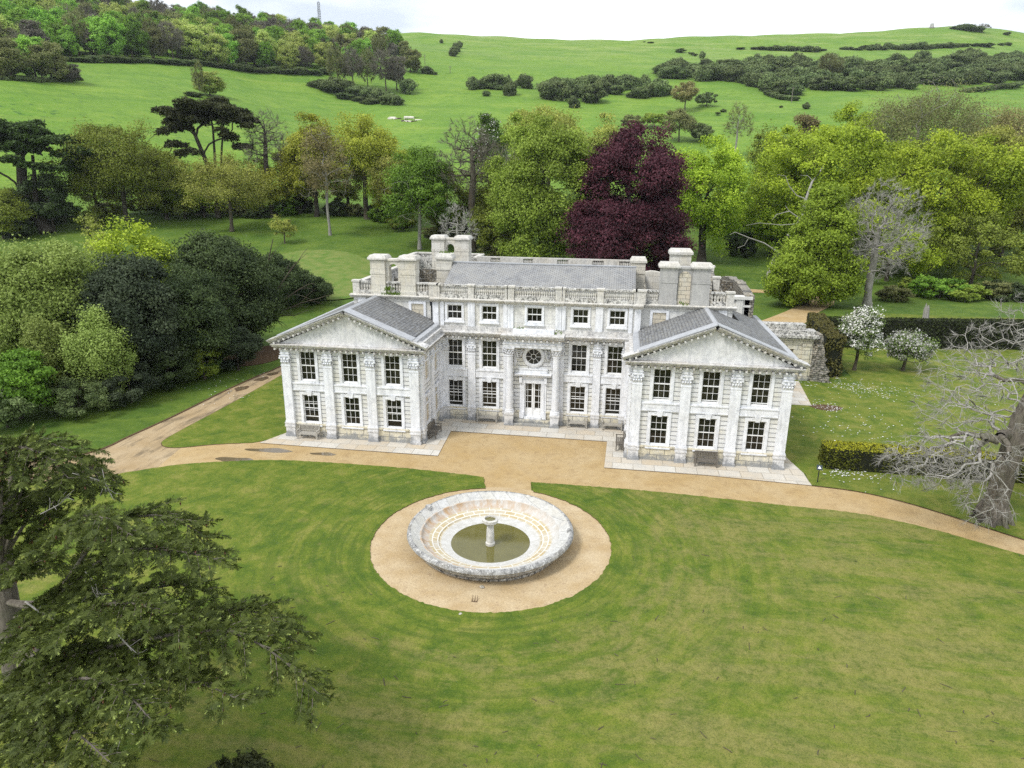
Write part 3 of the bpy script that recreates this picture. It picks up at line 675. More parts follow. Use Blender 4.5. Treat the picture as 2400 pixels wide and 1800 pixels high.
# ---- the recessed centre
ops = []
for x in (-5.99, -3.36, 3.36, 5.99): ops += [(x - .57, x + .57, 1.09, 3.20), (x - .57, x + .57, 4.24, 6.39)]
ops += [(-.66, .66, .50, 3.28)]
wall_open('court_wall', -HG, HG, 0, 6.62, DY, ops, M['ashlar'], .34)
wall_open('attic_wall', -7.62, 7.62, 7.0, 9.24, DY, [(x - .56, x + .56, 7.88, 9.0) for x in (-5.99, -3.36, 0, 3.36, 5.99)], M['render'], .3)
m = MB()
for s2 in (-1, 1): m.add([(s2 * 7.62, DY, 6.6), (s2 * 7.62, 6.2, 6.6), (s2 * 7.62, 6.2, 9.24), (s2 * 7.62, DY, 9.24)], [(0, 1, 2, 3)])
m.build('attic_return', M['render'], HOUSE)
for x in (-5.99, -3.36, 3.36, 5.99):
    put_window(x, DY, 1.09, 1.14, 2.11, 3, 4, {-5.99: .26, -3.36: .24, 3.36: .20, 5.99: .24}[x])
    put_window(x, DY, 4.24, 1.14, 2.15, 3, 4)
for x in (-5.99, -3.36, 0, 3.36, 5.99): put_window(x, DY, 7.88, 1.12, 1.12, 3, 2, 0, False, .15)
for a, b in ((-7.05, -2.2), (2.2, 7.05)): m = MB(); m.box(a, b, DY - .10, DY + .02, 0, .98); m.box(a, b, DY - .15, DY + .02, .94, 1.05); m.box(a, b, DY - .14, DY + .02, 0, .14); m.build('plinth', M['plinth'], HOUSE)
for a, b in ((-2.2, -1.0), (1.0, 2.2)): m = MB(); m.box(a, b, DY - .06, DY + .02, 0, .98); m.box(a, b, DY - .10, DY + .02, .94, 1.05); m.build('plinth', M['plinth'], HOUSE)
for a, b in ((-6.6, -5.03), (-4.4, -2.2), (2.2, 4.4), (5.03, 6.6)): m = MB(); m.box(a, b, DY - .09, DY + .02, 3.58, 4.0); m.box(a, b, DY - .13, DY + .02, 4.0, 4.08); m.box(a, b, DY - .11, DY + .02, 3.5, 3.58); m.build('string_course', M['trim'], HOUSE)
for x in (-6.78, -4.70, 4.70, 6.78): pilaster(x, DY, w=.56, d=.16)
for x in (-2.02, 2.02): pilaster(x, DY, w=.50, d=.12)
for sx in (-1, 1):                                   # the two free columns beside the door
    x = sx * 1.73; y = DY - .50
    m = MB(); m.lathe([(.275, 1.28), (.265, 2.5), (.235, 5.45)], 20)
    m.lathe([(.36, 1.02), (.38, 1.08), (.36, 1.15), (.30, 1.18), (.33, 1.24), (.275, 1.28)], 20); m.lathe([(.255, 5.40), (.27, 5.45), (.235, 5.5)], 20)
    o = m.build('column', M['trim'], HOUSE, True); o.location = (x, y, 0)
    m = MB(); m.lathe([(.24, 0), (.25, .4), (.34, .54)], 16)
    for tier, (z0, zt, k) in enumerate(((.02, .26, 10), (.20, .42, 10))):
        for i in range(k):
            a = 2 * math.pi * (i + .5 * tier) / k
            m.M = move(0, 0, 0, a); m.add([(.24, -.06, z0), (.24, .06, z0), (.33, .05, zt), (.33, -.05, zt), (.37, 0, zt - .05)], [(0, 1, 4), (1, 2, 4), (2, 3, 4), (3, 0, 4)]); m.M = None
    for i in range(4):
        a = math.pi / 4 + i * math.pi / 2; m.M = move(0, 0, 0, a); m.box(.28, .44, -.05, .05, .40, .55); m.M = None
    m.box(-.38, .38, -.38, .38, .55, .64); c = m.build('capital', M['trim'], o); c.location = (0, 0, 5.48)
    m = MB(); m.box(-.36, .36, -.36, .36, 0, .16); m.box(-.32, .32, -.32, .32, .16, .9); m.box(-.37, .37, -.37, .37, .9, 1.02); m.build('pedestal', M['grime'], o)
m = MB(); m.box(-2.15, 2.15, DY - .86, DY, 6.13, 6.36); m.box(-2.19, 2.19, DY - .90, DY, 6.36, 6.44); m.box(-2.12, 2.12, DY - .83, DY, 6.44, 6.72)
m.build('entablature', M['trim'], HOUSE)
m = MB(); z = 6.62
m.beam((-2.3, DY - .84, 0), (2.3, DY - .84, 0), cornice_prof(z + .08, .42, .42)); modillions(m, (-2.2, DY - .84, 0), (2.2, DY - .84, 0), (0, -1, 0), z + .02, d=.36, h=.12, w=.11)
m.box(-2.3, 2.3, DY - .84, DY, 6.74, 7.13)
for a, b in ((-7.1, -2.32), (2.32, 7.1)):
    m.beam((a, DY, 0), (b, DY, 0), cornice_prof(z, .58, .42)); modillions(m, (a, DY, 0), (b, DY, 0), (0, -1, 0), z - .05, d=.50, h=.12, w=.11)
m.build('cornice', M['cornice'], HOUSE)
m = MB(); m.box(-7.4, 7.4, DY - .14, DY + .02, 7.0, 7.42); m.build('blocking_course', M['cornice'], HOUSE)
m = MB()
for x, w_ in ((-7.42, .44), (-6.92, .26), (-4.70, .52), (-2.14, .30), (-1.78, .46), (1.78, .46), (2.14, .30), (4.70, .52), (6.92, .26), (7.42, .44)):
    m = MB(); m.box(x - w_ / 2, x + w_ / 2, DY - .12, DY + .02, 7.42, 9.2); m.build('attic_pilaster', M['trim'], HOUSE)
m = MB(); m.box(-1.5, 1.5, DY - .55, DY - .142, 7.13, 7.44); m.build('broken_blocking', M['trim'], HOUSE)
def attic_cornice(x0, x1, y): 
    m = MB(); m.beam((x0, y, 0), (x1, y, 0), [(-.05, 9.20), (.10, 9.20), (.14, 9.26), (.16, 9.33), (.30, 9.36), (.33, 9.44), (.25, 9.48), (-.05, 9.5)]); return m
m = attic_cornice(-7.75, 7.75, DY)
for x in (-7.42, -1.8, 1.8, 7.42): m.beam((x - .36, DY - .13, 0), (x + .36, DY - .13, 0), [(-.05, 9.19), (.10, 9.19), (.16, 9.34), (.33, 9.37), (.35, 9.46), (-.05, 9.51)])
m.build('attic_cornice', M['rail'], HOUSE)
# door, its surround and the round window over it
m = MB()
for sx in (-1, 1):
    x0, x1 = (-.62, -.015) if sx < 0 else (.015, .62)
    m.box(x0, x1, DY + .14, DY + .18, .56, 1.22); m.box(x0, x1, DY + .14, DY + .18, 3.14, 3.24)
    for a, b in ((x0, x0 + .07), (x1 - .10, x1)) if sx < 0 else ((x0, x0 + .10), (x1 - .07, x1)): m.box(a, b, DY + .138, DY + .182, 1.22, 3.14)
    for j in (1, 2, 3): m.box(x0, x1, DY + .145, DY + .175, 1.22 + 1.92 * j / 4 - .016, 1.22 + 1.92 * j / 4 + .016)
    xm = x0 + .20 if sx < 0 else x1 - .20; m.box(xm - .015, xm + .015, DY + .146, DY + .174, 1.22, 3.14)
    a, b = (x0 + .1, x1 - .1); m.box(a, b, DY + .125, DY + .145, .68, 1.08)
door = m.build('door', M['paint'], HOUSE)
m = MB(); m.box(-.6, .6, DY + .20, DY + .22, 1.2, 3.2); m.build('pane', M['glass'], door)
m = MB(); m.tube([(.08, DY + .12, 1.16), (.20, DY + .12, 1.16)], .014, 6); m.build('handle', M['post'], door)
m = MB(); frame_mb(m, 1.26, 2.68, .24, DY - .09, DY - .003, .56, 'lrt'); frame_mb(m, 1.74, 2.9, .14, DY - .05, DY - .004, .56, 'lr'); m.box(-.98, .98, DY - .05, DY - .003, 3.48, 3.78)
for s2 in (-1, 1): m.box(s2 * .94 - .10, s2 * .94 + .10, DY - .22, DY - .05, 3.28, 3.72)
for s2 in (-1, 1): m.box(s2 * .86 - .16, s2 * .86 + .16, DY - .14, DY - .091, .42, .95)
m.build('door_surround', M['trim'], HOUSE)
m = MB(); m.beam((-1.38, DY, 0), (1.38, DY, 0), [(-.02, 3.74), (.12, 3.74), (.18, 3.82), (.34, 3.86), (.40, 3.98), (-.02, 4.03)]); m.box(-1.06, 1.06, DY - .12, DY, 4.02, 4.32); m.box(-1.1, 1.1, DY - .16, DY, 4.30, 4.36); m.build('door_hood', M['trim'], HOUSE)
m = MB(); m.M = np.array([[1, 0, 0, 0], [0, 0, -1, DY], [0, 1, 0, 5.30], [0, 0, 0, 1.]])
m.lathe([(.57, -.0), (.57, .06), (.60, .09), (.80, .10), (.84, .07), (.85, 0)], 40); rw = m.build('round_window', M['trim'], HOUSE, True)
m = MB(); m.M = np.array([[1, 0, 0, 0], [0, 0, -1, DY], [0, 1, 0, 5.30], [0, 0, 0, 1.]])
m.lathe([(.205, .02), (.205, .045), (.175, .045), (.175, .02)], 24)
for k in range(8): 
    a = math.pi * k / 4; m.tube([(.19 * math.cos(a), .19 * math.sin(a), .03), (.58 * math.cos(a), .58 * math.sin(a), .03)], .014, 4)
m.build('glazing_bars', M['paint'], rw)
m = MB(); m.M = np.array([[1, 0, 0, 0], [0, 0, -1, DY], [0, 1, 0, 5.30], [0, 0, 0, 1.]]); m.disc(.575, .012, 40); m.build('pane', M['glass'], rw)
for s2 in (-1, 1):                                   # carved drapery swags either side of it
    m = MB()
    for k in range(5):
        dep = .16 + .13 * k
        pts = [(s2 * (.86 + (.46) * u_), DY - .06 - .02 * k % 2, 5.86 - .04 * k - dep * math.sin(math.pi * u_) * .9) for u_ in np.linspace(0, 1, 9)]
        m.tube(pts, .036, 5)
    for k in range(3):
        m.tube([(s2 * (1.30 + .07 * k), DY - .05, 5.90), (s2 * (1.34 + .05 * k), DY - .07, 5.3), (s2 * (1.30 + .05 * k), DY - .05, 4.75 - .12 * k)], [.05, .055, .05], 5)
    m.tube([(s2 * 1.28, DY - .06, 5.9), (s2 * 1.42, DY - .06, 5.96)], .08, 6)
    m.build('swag', M['trim'], HOUSE, True)
for x0, x1, y0, z0, z1 in ((-1.62, 1.55, DY - .78, 0, .19), (-1.36, 1.36, DY - .42, .19, .38)):
    m = MB(); m.box(x0, x1, y0, DY + (.0 if z0 == 0 else -.003), z0, z1); m.build('doorstep', M['plinth'], HOUSE, bevel=.02)
m = MB(); m.box(-.66, .66, DY - .10, DY + .2, .38, .555); m.build('threshold', M['trim'], HOUSE)

# ---- balustrades
_bal = MB(); _bal.lathe([(.055, 0), (.075, .02), (.075, .06), (.045, .09), (.085, .22), (.095, .30), (.06, .42), (.042, .48), (.065, .50), (.065, .55)], 8)
_bal_me = None
def balustrade(x0, x1, y, n, zb=9.78, h=.56, along='x', real=True, name='balustrade', dado=9.48, rail=True, mat='parapet'):
    global _bal_me
    m = MB()
    if along == 'x':
        m.box(x0, x1, y - .17, y + .17, dado, zb)
        if rail: m.box(x0, x1, y - .17, y + .17, zb + h, zb + h + .13)
    else:
        m.box(y - .17, y + .17, x0, x1, dado, zb)
        if rail: m.box(y - .17, y + .17, x0, x1, zb + h, zb + h + .13)
    o = m.build(name, M[mat], HOUSE)
    for i in range(n):
        c = x0 + (x1 - x0) * (i + .5) / n
        if _bal_me is None:
            b = _bal.build('baluster', M['rail'], o, True); _bal_me = b.data
        else:
            b = bpy.data.objects.new('baluster', _bal_me); COL.objects.link(b); b.parent = o
        b.location = (c, y, zb) if along == 'x' else (y, c, zb); b.scale = (1, 1, h / .55)
    return o
def pedestal(x, y, w, d=.42, z0=9.48, z1=10.40, cap=.06):
    m = MB(); m.box(x - w / 2, x + w / 2, y - d / 2, y + d / 2, z0, z1); m.box(x - w / 2 - cap, x + w / 2 + cap, y - d / 2 - cap, y + d / 2 + cap, z1, z1 + .12); m.build('balustrade_pedestal', M['rail'], HOUSE)
yb = DY + .08
for a, b, n in ((-7.06, -4.98, 15), (-4.46, -2.22, 15), (-1.48, 1.48, 17), (2.22, 4.46, 15), (4.98, 7.06, 15)): balustrade(a, b, yb, n)
for x, w_ in ((-7.56, .66), (-7.16, .16), (-4.72, .46), (-2.12, .18), (-1.74, .46), (1.74, .46), (2.12, .18), (4.72, .46), (7.16, .16), (7.56, .66)): pedestal(x, yb, w_)
YF = 6.05                                            # attic flanks, set back a little
for sx in (-1, 1):
    xa, xb_ = sorted((sx * 7.62, sx * 13.98))
    m = MB(); m.box(xa, xb_, YF, YF + .5, 6.6, 9.24); m.build('flank_wall', M['render'], HOUSE)
    a, b = sorted((sx * 7.75, sx * 14.2)); m = attic_cornice(a, b, YF); m.build('attic_cornice', M['rail'], HOUSE)
    m = MB(); x = sx * 8.95; m.M = move(x, YF, 7.6); frame_mb(m, .95, 1.28, .19, -.09, -.003); o = m.build('blind_window', M['trim'], HOUSE)
    m = MB(); m.box(x - .47, x + .47, YF - .02, YF - .004, 7.62, 8.86); m.build('blocked_infill', M['blocked'], o)
    m = MB(); m.box(sx * 13.3 - .3, sx * 13.3 + .3, YF - .1, YF - .003, 7.4, 9.2); m.build('attic_pilaster', M['trim'], HOUSE)
    pedestal(sx * 13.72, YF + .12, .52)
    sp = ((7.9, 8.98, 5), (10.20, 11.34, 5), (12.55, 13.44, 4)) if sx < 0 else ((7.9, 8.78, 6), (12.4, 13.44, 5))
    for a, b, n in sp:
        a, b = sorted((sx * a, sx * b)); balustrade(a, b, YF + .12, n)
    # paired chimney stacks joined by an arch
    s0, s1 = ((10.18 - 1.14, 10.18), (11.38, 11.38 + 1.12)) if sx < 0 else ((8.84, 10.02), (11.06, 12.26))
    mat = M['stack'] if sx < 0 else M['stack_grey']
    for a, b in (s0, s1):
        a, b = sorted((sx * a, sx * b))
        m = MB(); m.box(a, b, YF - .12, YF + .95, 9.48, 12.02); m.box(a - .05, b + .05, YF - .17, YF + 1.0, 9.48, 9.78); m.box(a - .03, b + .03, YF - .15, YF + .98, 11.02, 11.24)
        o = m.build('chimney_stack', mat, HOUSE)
        m = MB(); m.box(a - .06, b + .06, YF - .18, YF + 1.01, 12.02, 12.10); m.box(a - .16, b + .16, YF - .28, YF + 1.11, 12.10, 12.20); m.box(a - .16, b + .16, YF - .28, YF + 1.11, 12.20, 12.42, .14); m.build('cap', M['rail'], o)
    a, b = sorted((sx * s0[1], sx * s1[0])); c = (a + b) / 2; hw = .36 if sx < 0 else .42; mid = (b - a) / 2
    pts = [(a, 9.5), (a, 12.15), (b, 12.15), (b, 9.5), (c + hw, 9.5)] + [(c + hw * math.cos(t), 11.42 + hw * math.sin(t)) for t in np.linspace(0, math.pi, 9)] + [(c - hw, 9.5)]
    m = MB()
    m.box(a, c - hw, YF + .1, YF + .7, 9.5, 11.42); m.box(c + hw, b, YF + .1, YF + .7, 9.5, 11.42)
    arc = [(c + hw * math.cos(t), 11.42 + hw * math.sin(t)) for t in np.linspace(math.pi, 0, 11)]
    for (xa2, za), (xb2, zb2) in zip(arc, arc[1:]): m.prism([(xa2, za), (xb2, zb2), (xb2, 12.0), (xa2, 12.0)], YF + .1, YF + .7)
    m.box(a, c - hw, YF + .1, YF + .7, 11.42, 12.0); m.box(c + hw, b, YF + .1, YF + .7, 11.42, 12.0); m.box(a, b, YF + .02, YF + .8, 12.0, 12.14)
    o = m.build('chimney_arch', mat, HOUSE)
    if sx > 0:
        m = MB(); m.box(c - hw, c + hw, YF + .06, YF + .5, 9.5, 11.42); m.prism(arc, YF + .06, YF + .5); m.build('arch_blocking', M['blocked'], o)
        m = MB(); m.box(9.62, 11.1, 8.6, 9.8, 8.5, 12.75); o = m.build('chimney_stack', M['stack'], HOUSE)
        m = MB(); m.box(9.5, 11.22, 8.48, 9.92, 12.75, 12.92); m.box(9.5, 11.22, 8.48, 9.92, 12.92, 13.12, .16); m.build('cap', M['rail'], o)
# ---- slated roof of the middle block with its two small end stacks
yr0, zr0, yr1, zr1 = 6.35, 9.9, 10.7, 11.5
m = MB()
m.add([(-7.2, yr0, zr0), (7.2, yr0, zr0), (7.2, yr1, zr1), (-7.2, yr1, zr1), (-7.2, yr0, zr0 - .15), (7.2, yr0, zr0 - .15), (7.2, yr1, zr1 - .15), (-7.2, yr1, zr1 - .15)], [(0, 1, 2, 3), (7, 6, 5, 4), (0, 4, 5, 1), (1, 5, 6, 2), (3, 7, 4, 0), (2, 6, 7, 3)])
m.add([(-7.2, yr1, zr1), (7.2, yr1, zr1), (7.2, 15.2, 9.9), (-7.2, 15.2, 9.9)], [(0, 1, 2, 3)])
m.build('roof', M['slate_main'], HOUSE)
m = MB(); m.box(-7.25, 7.25, yr1 - .14, yr1 + .14, zr1 - .02, zr1 + .07)
m.build('lead_flashing', M['lead'], HOUSE)
m = MB(); m.prism([(-7.2, 0), (-7.2, .1), (-7.2, .2)], 0, 0) if False else None
for s2 in (-1, 1): m.add([(s2 * 7.2, yr0, 6.5), (s2 * 7.2, 15.2, 6.5), (s2 * 7.2, 15.2, 9.85), (s2 * 7.2, yr1, 11.45), (s2 * 7.2, yr0, 9.85)], [(0, 1, 2, 3, 4)])
m.build('gable_wall', M['dark_ruin'], HOUSE)
for a, b, y0, zt in ((-8.55, -7.3, 10.2, 12.05), (6.85, 7.95, 11.4, 12.05)):
    m = MB(); m.box(a, b, y0, y0 + 1.1, 8.6, zt - .3); m.box(a - .04, b + .04, y0 - .04, y0 + 1.14, 10.9, 11.05); o = m.build('chimney_stack', M['stack'], HOUSE)
    m = MB(); m.box(a - .1, b + .1, y0 - .1, y0 + 1.2, zt - .3, zt - .14); m.box(a - .1, b + .1, y0 - .1, y0 + 1.2, zt - .14, zt + .1, .13); m.build('cap', M['rail'], o)
# ---- roofless ranges behind
def ragged(name, p0, p1, z0, zs, th, mat, seed=0, coping=None):
    """wall from p0 to p1 whose broken top follows heights zs"""
    rg = np.random.RandomState(seed); p0, p1 = np.array(p0, float), np.array(p1, float); d = p1 - p0; ln = np.linalg.norm(d); d /= ln; nr = np.array([d[1], -d[0]]) * th / 2
    n = max(2, int(ln / .45)); ts = np.linspace(0, 1, n + 1); top = np.interp(ts, np.linspace(0, 1, len(zs)), zs) + (rg.rand(n + 1) - .5) * (.16 if coping is None else .0)
    m = MB()
    for i in range(n):
        a, b = p0 + d * ln * ts[i], p0 + d * ln * ts[i + 1]
        q = [a - nr, b - nr, b + nr, a + nr]
        m.add([(*v, z0) for v in q] + [(*q[0], top[i]), (*q[1], top[i + 1]), (*q[2], top[i + 1]), (*q[3], top[i])], [(0, 3, 2, 1), (4, 5, 6, 7), (0, 1, 5, 4), (1, 2, 6, 5), (2, 3, 7, 6), (3, 0, 4, 7)])
    o = m.build(name, M[mat], HOUSE)
    if coping:
        m = MB(); nr2 = nr * 1.25
        for i in range(n):
            a, b = p0 + d * ln * ts[i], p0 + d * ln * ts[i + 1]; q = [a - nr2, b - nr2, b + nr2, a + nr2]
            m.add([(*q[0], top[i]), (*q[1], top[i + 1]), (*q[2], top[i + 1]), (*q[3], top[i]), (*q[0], top[i] + coping), (*q[1], top[i + 1] + coping), (*q[2], top[i + 1] + coping), (*q[3], top[i] + coping)], [(4, 5, 6, 7), (0, 1, 5, 4), (1, 2, 6, 5), (2, 3, 7, 6), (3, 0, 4, 7)])
        m.build('coping', M['rail'], o)
    return o
ragged('ruined_wall', (-13.8, 6.6), (-13.8, 22.4), 0, [9.5, 9.5], .6, 'stack', 1)
ragged('parapet_wall', (-13.8, 6.5), (-13.8, 22.6), 9.5, [10.2, 10.2], .36, 'parapet', 2, .14)
ragged('ruined_wall', (-13.8, 22.6), (-15.7, 22.6), 0, [9.8, 9.8], .6, 'stack', 3)
ragged('parapet_wall', (-15.7, 22.4), (-15.7, 28.5), 8, [10.2, 10.2], .4, 'parapet', 4, .14)
ragged('parapet_wall', (-15.9, 28.5), (-8.4, 28.5), 8, [10.2, 10.2], .4, 'parapet', 5, .14)
ragged('ruined_wall', (-15.9, 28.6), (-8.4, 28.6), 0, [9.4, 9.4], .5, 'dark_ruin', 6)
ragged('parapet_wall', (-8.5, 28.5), (-8.5, 25.0), 8, [10.2, 10.2], .4, 'parapet', 7, .14)
ragged('ruined_wall', (-8.4, 24.9), (14.0, 24.9), 0, [9.45, 9.45], .6, 'stack', 8)
for a, b, real in ((-8.3, -6.9, 0), (-6.9, -5.9, 6), (-5.9, -3.6, 0), (-3.6, -2.6, 6), (-2.6, -.2, 0), (-.2, .9, 6), (.9, 3.3, 0), (3.3, 4.4, 6), (4.4, 5.9, 0), (5.9, 7.0, 6), (7.0, 8.0, 0)):
    if real: balustrade(a, b, 24.9, real, mat='rail')
    else:
        m = MB(); m.box(a, b, 24.73, 25.07, 9.45, 10.47); m.build('parapet_wall', M['rail'], HOUSE)
# inner cross walls, dark with growth
ragged('ruined_wall', (-9.2, 9.6), (-9.2, 21.5), 0, [9.2, 9.9, 9.0], .7, 'dark_ruin', 9)
ragged('ruined_wall', (-13.5, 14.5), (-9.2, 14.5), 0, [9.5, 8.6, 9.6], .7, 'dark_ruin', 10)
ragged('ruined_wall', (-9.0, 13.2), (-7.3, 13.2), 0, [9.8, 10.4], .7, 'dark_ruin', 11)
ragged('ruined_wall', (-13.5, 21.8), (-8.2, 21.8), 0, [9.4, 9.6], .7, 'dark_ruin', 12)
ragged('ruined_wall', (8.0, 15.0), (8.0, 24.6), 0, [9.0, 9.4], .6, 'dark_ruin', 13)
ragged('ruined_wall', (8.0, 10.2), (12.0, 14.8), 0, [8.5, 9.6], .6, 'dark_ruin', 14)
# left rear pair of stacks with an arch between
m0 = -12.15
for a, b in ((-12.1, -10.85), (-9.75, -8.45)):
    m = MB(); m.box(a, b, 21.6, 22.9, 8.2, 12.32); m.box(a - .03, b + .03, 21.57, 22.93, 11.22, 11.42); o = m.build('chimney_stack', M['stack'], HOUSE)
    m = MB(); m.box(a - .14, b + .14, 21.46, 23.04, 12.32, 12.46); m.box(a - .14, b + .14, 21.46, 23.04, 12.46, 12.68, .14); m.build('cap', M['rail'], o)
m = MB(); c, hw = -10.3, .40
arc = [(c + hw * math.cos(t), 11.5 + hw * math.sin(t)) for t in np.linspace(math.pi, 0, 11)]
for (xa2, za), (xb2, zb2) in zip(arc, arc[1:]): m.prism([(xa2, za), (xb2, zb2), (xb2, 12.3), (xa2, 12.3)], 21.8, 22.5)
m.box(-10.85, c - hw, 21.8, 22.5, 8.2, 12.3); m.box(c + hw, -9.75, 21.8, 22.5, 8.2, 12.3); m.box(-10.85, -9.75, 21.75, 22.6, 12.3, 12.44); m.build('chimney_arch', M['stack'], HOUSE)
# right rear pavilion: roofless, walls breaking down towards the back
m = MB(); m.box(13.6, 16.0, 11.2, 11.8, 0, 9.2); m.box(13.6, 16.2, 11.0, 11.9, 9.2, 9.42); m.box(15.0, 15.5, 11.08, 11.2, 5.0, 9.2); m.box(13.6, 16.1, 11.1, 11.8, 8.6, 8.75); m.build('ruined_wall', M['render'], HOUSE)
ragged('ruined_wall', (16.0, 11.2), (16.0, 24.5), 0, [9.5, 9.9, 9.7, 9.2], .7, 'rubble', 15)
ragged('parapet_wall', (13.8, 6.5), (13.8, 11.2), 9.4, [10.1, 9.7], .36, 'parapet', 16)
ragged('ruined_wall', (13.8, 11.2), (13.8, 24.6), 0, [9.4, 9.9, 10.3, 10.2], .7, 'dark_ruin', 17)
ragged('ruined_wall', (12.4, 8.0), (13.6, 17.5), 0, [9.0, 9.6, 10.5, 10.6], .6, 'rubble', 18)
ragged('ruined_wall', (13.9, 17.8), (16.0, 17.8), 0, [9.9, 9.6], .6, 'dark_ruin', 19)
for y_, zt in ((13.0, 10.5), (17.0, 10.9)):
    m = MB(); m.box(13.4, 13.9, y_, y_ + .5, 8.8, zt); m.box(13.33, 13.97, y_ - .06, y_ + .56, zt, zt + .13); m.build('pier', M['rail'], HOUSE)
m = MB(); m.slab([(-13.7, 6.6), (-7.3, 6.6), (-7.3, 24.8), (-13.7, 24.8)], 5.2, 5.4); m.slab([(7.3, 6.6), (15.8, 6.6), (15.8, 24.5), (7.3, 24.5)], 5.2, 5.4); m.slab([(-7.3, 15), (7.3, 15), (7.3, 24.6), (-7.3, 24.6)], 5.2, 5.4)
m.build('ruin_floor', M['dark_ruin'], HOUSE)
# lead downpipe and weeds growing on the ledges
m = MB(); m.box(-7.86, -7.66, YF - .22, YF - .1, 7.2, 9.1); m.box(-7.92, -7.60, YF - .26, YF - .1, 8.8, 9.12); m.build('downpipe', M['post'], HOUSE)
rg = np.random.RandomState(5); vs, fs, tn = [], [], []
for (x, y, z, r, n) in [(-1.15, DY - .3, 7.35, .22, 26), (1.5, DY - .35, 7.2, .35, 22), (-11.0, YF - .1, 9.5, .38, 60), (-10.6, YF - .15, 9.52, .35, 40), (-11.2, YF - .12, 9.9, .22, 40), (-7.6, 5.0, 7.1, .3, 20), (10.4, YF - .2, 9.5, .35, 20), (-8.0, 11.1, 12.15, .22, 24), (-7.6, 4.6, 7.0, .25, 16)]:
    for k in range(n):
        c = np.array([x, y, z]) + rg.randn(3) * (r, r * .3, r * .25); d = np.array([rg.randn() * .5, -.3 + rg.randn() * .3, 1]) * .16; s_ = np.array([.035, 0, 0])
        b = len(vs); vs += [c - s_, c + s_, c + s_ * .4 + d, c - s_ * .4 + d]; fs.append((b, b + 1, b + 2, b + 3)); tn.append(rg.rand())
mesh_np('wall_weeds', vs, np.array(fs), M['leaf_green'], HOUSE, tone=tn)
# ---------------------------------------------------------------- ground, paths and paving
def spaced(segs):
    out = []
    for a, b, st in segs: out += list(np.arange(a, b, st))
    return np.array(out + [segs[-1][1]])
gx = spaced([(-1500, -500, 50), (-500, -120, 8), (-120, 120, 4), (120, 500, 8), (500, 1500, 50)])
gy = spaced([(-400, -60, 40), (-60, 40, 10), (40, 130, 3), (130, 420, 5), (420, 800, 6), (800, 1500, 35)])
XX, YY = np.meshgrid(gx, gy); ZZ = terrain(XX.ravel(), YY.ravel()).reshape(XX.shape)
und = .35 * np.sin(XX * .045 + 1.3 * np.sin(YY * .02)) * np.sin(YY * .05 + XX * .013) + .18 * np.sin(XX * .13 + YY * .09)
ZZ = ZZ + und * np.clip(ZZ / 20, 0, 1) * 2
ni, nj = XX.shape; idx = np.arange(ni * nj).reshape(ni, nj)
gf = np.stack([idx[:-1, :-1], idx[:-1, 1:], idx[1:, 1:], idx[1:, :-1]], -1).reshape(-1, 4)
tag(mesh_np('ground', np.stack([XX, YY, ZZ], -1).reshape(-1, 3), gf, M['grass'], smooth=True), kind='structure')
def smooth_poly(pts, k=4):
    P = np.array(pts, float); n = len(P); out = []
    for i in range(n - 1):
        p0, p1, p2, p3 = P[max(i - 1, 0)], P[i], P[i + 1], P[min(i + 2, n - 1)]
        for t in np.linspace(0, 1, k, endpoint=False): out.append(.5 * (2 * p1 + (p2 - p0) * t + (2 * p0 - 5 * p1 + 4 * p2 - p3) * t * t + (3 * p1 - p0 - 3 * p2 + p3) * t ** 3))
    return out + [P[-1]]
from mathutils.geometry import tessellate_polygon
def jitter_edge(loop, amp, step=.35, seed=0):
    rg = np.random.RandomState(seed); out = []
    for a, b in zip(loop, loop[1:] + loop[:1]):
        a, b = np.array(a, float), np.array(b, float); n = max(1, int(np.linalg.norm(b - a) / step))
        out += [a + (b - a) * i / n for i in range(n)]
    return [p + rg.randn(2) * amp for p in out]
def sheet(name, loops, z, mat, kind='structure', skirt=0, skirt_mat=None, follow=False):
    tri = tessellate_polygon([[Vector((*p, 0)) for p in lp] for lp in loops]); vs = [p for lp in loops for p in lp]
    V = [(p[0], p[1], z + (float(terrain(p[0], p[1])) if follow else 0)) for p in vs]; F = [tuple(t) for t in tri]
    me = bpy.data.meshes.new(name); mi = [0] * len(F)
    if skirt:
        n0 = 0
        for lp in loops:
            n = len(lp); b = len(V); V += [(p[0], p[1], z - skirt) for p in lp]
            F += [(n0 + i, n0 + (i + 1) % n, b + (i + 1) % n, b + i) for i in range(n)]; mi += [1] * n; n0 += n
    me.from_pydata([tuple(map(float, v)) for v in V], [], F); me.materials.append(mat)
    if skirt_mat: me.materials.append(skirt_mat); me.polygons.foreach_set('material_index', mi)
    bm_fix(me)
    o = bpy.data.objects.new(name, me); COL.objects.link(o); return tag(o, kind=kind)
def bm_fix(me):
    import bmesh
    b = bmesh.new(); b.from_mesh(me)
    for f in b.faces:
        if abs(f.normal.z) > .5 and f.normal.z < 0: f.normal_flip()
    b.to_mesh(me); b.free()
C0 = np.array([.15, -12.25])
def arc(r, a0, a1, n): return [C0 + r * np.array([math.sin(a), math.cos(a)]) for a in np.linspace(a0, a1, n)]
south_l = smooth_poly([(-80, -30), (-52, -20), (-40, -14.5), (-30, -11), (-25.5, -9.0), (-23.6, -7.7), (-21.5, -6.3), (-18.5, -5.2), (-15.65, -4.5), (-12.5, -4.3), (-7.8, -4.25), (-4.34, -4.46), (-1.75, -4.72)])
south_r = smooth_poly([(1.25, -4.94), (4.2, -4.9), (8.4, -4.95), (12.4, -5.2), (16.2, -5.5), (19.9, -5.8), (22.1, -6.5), (24.0, -7.4), (25.75, -8.5), (27.5, -9.6), (33, -13.5), (45, -22), (70, -40)])
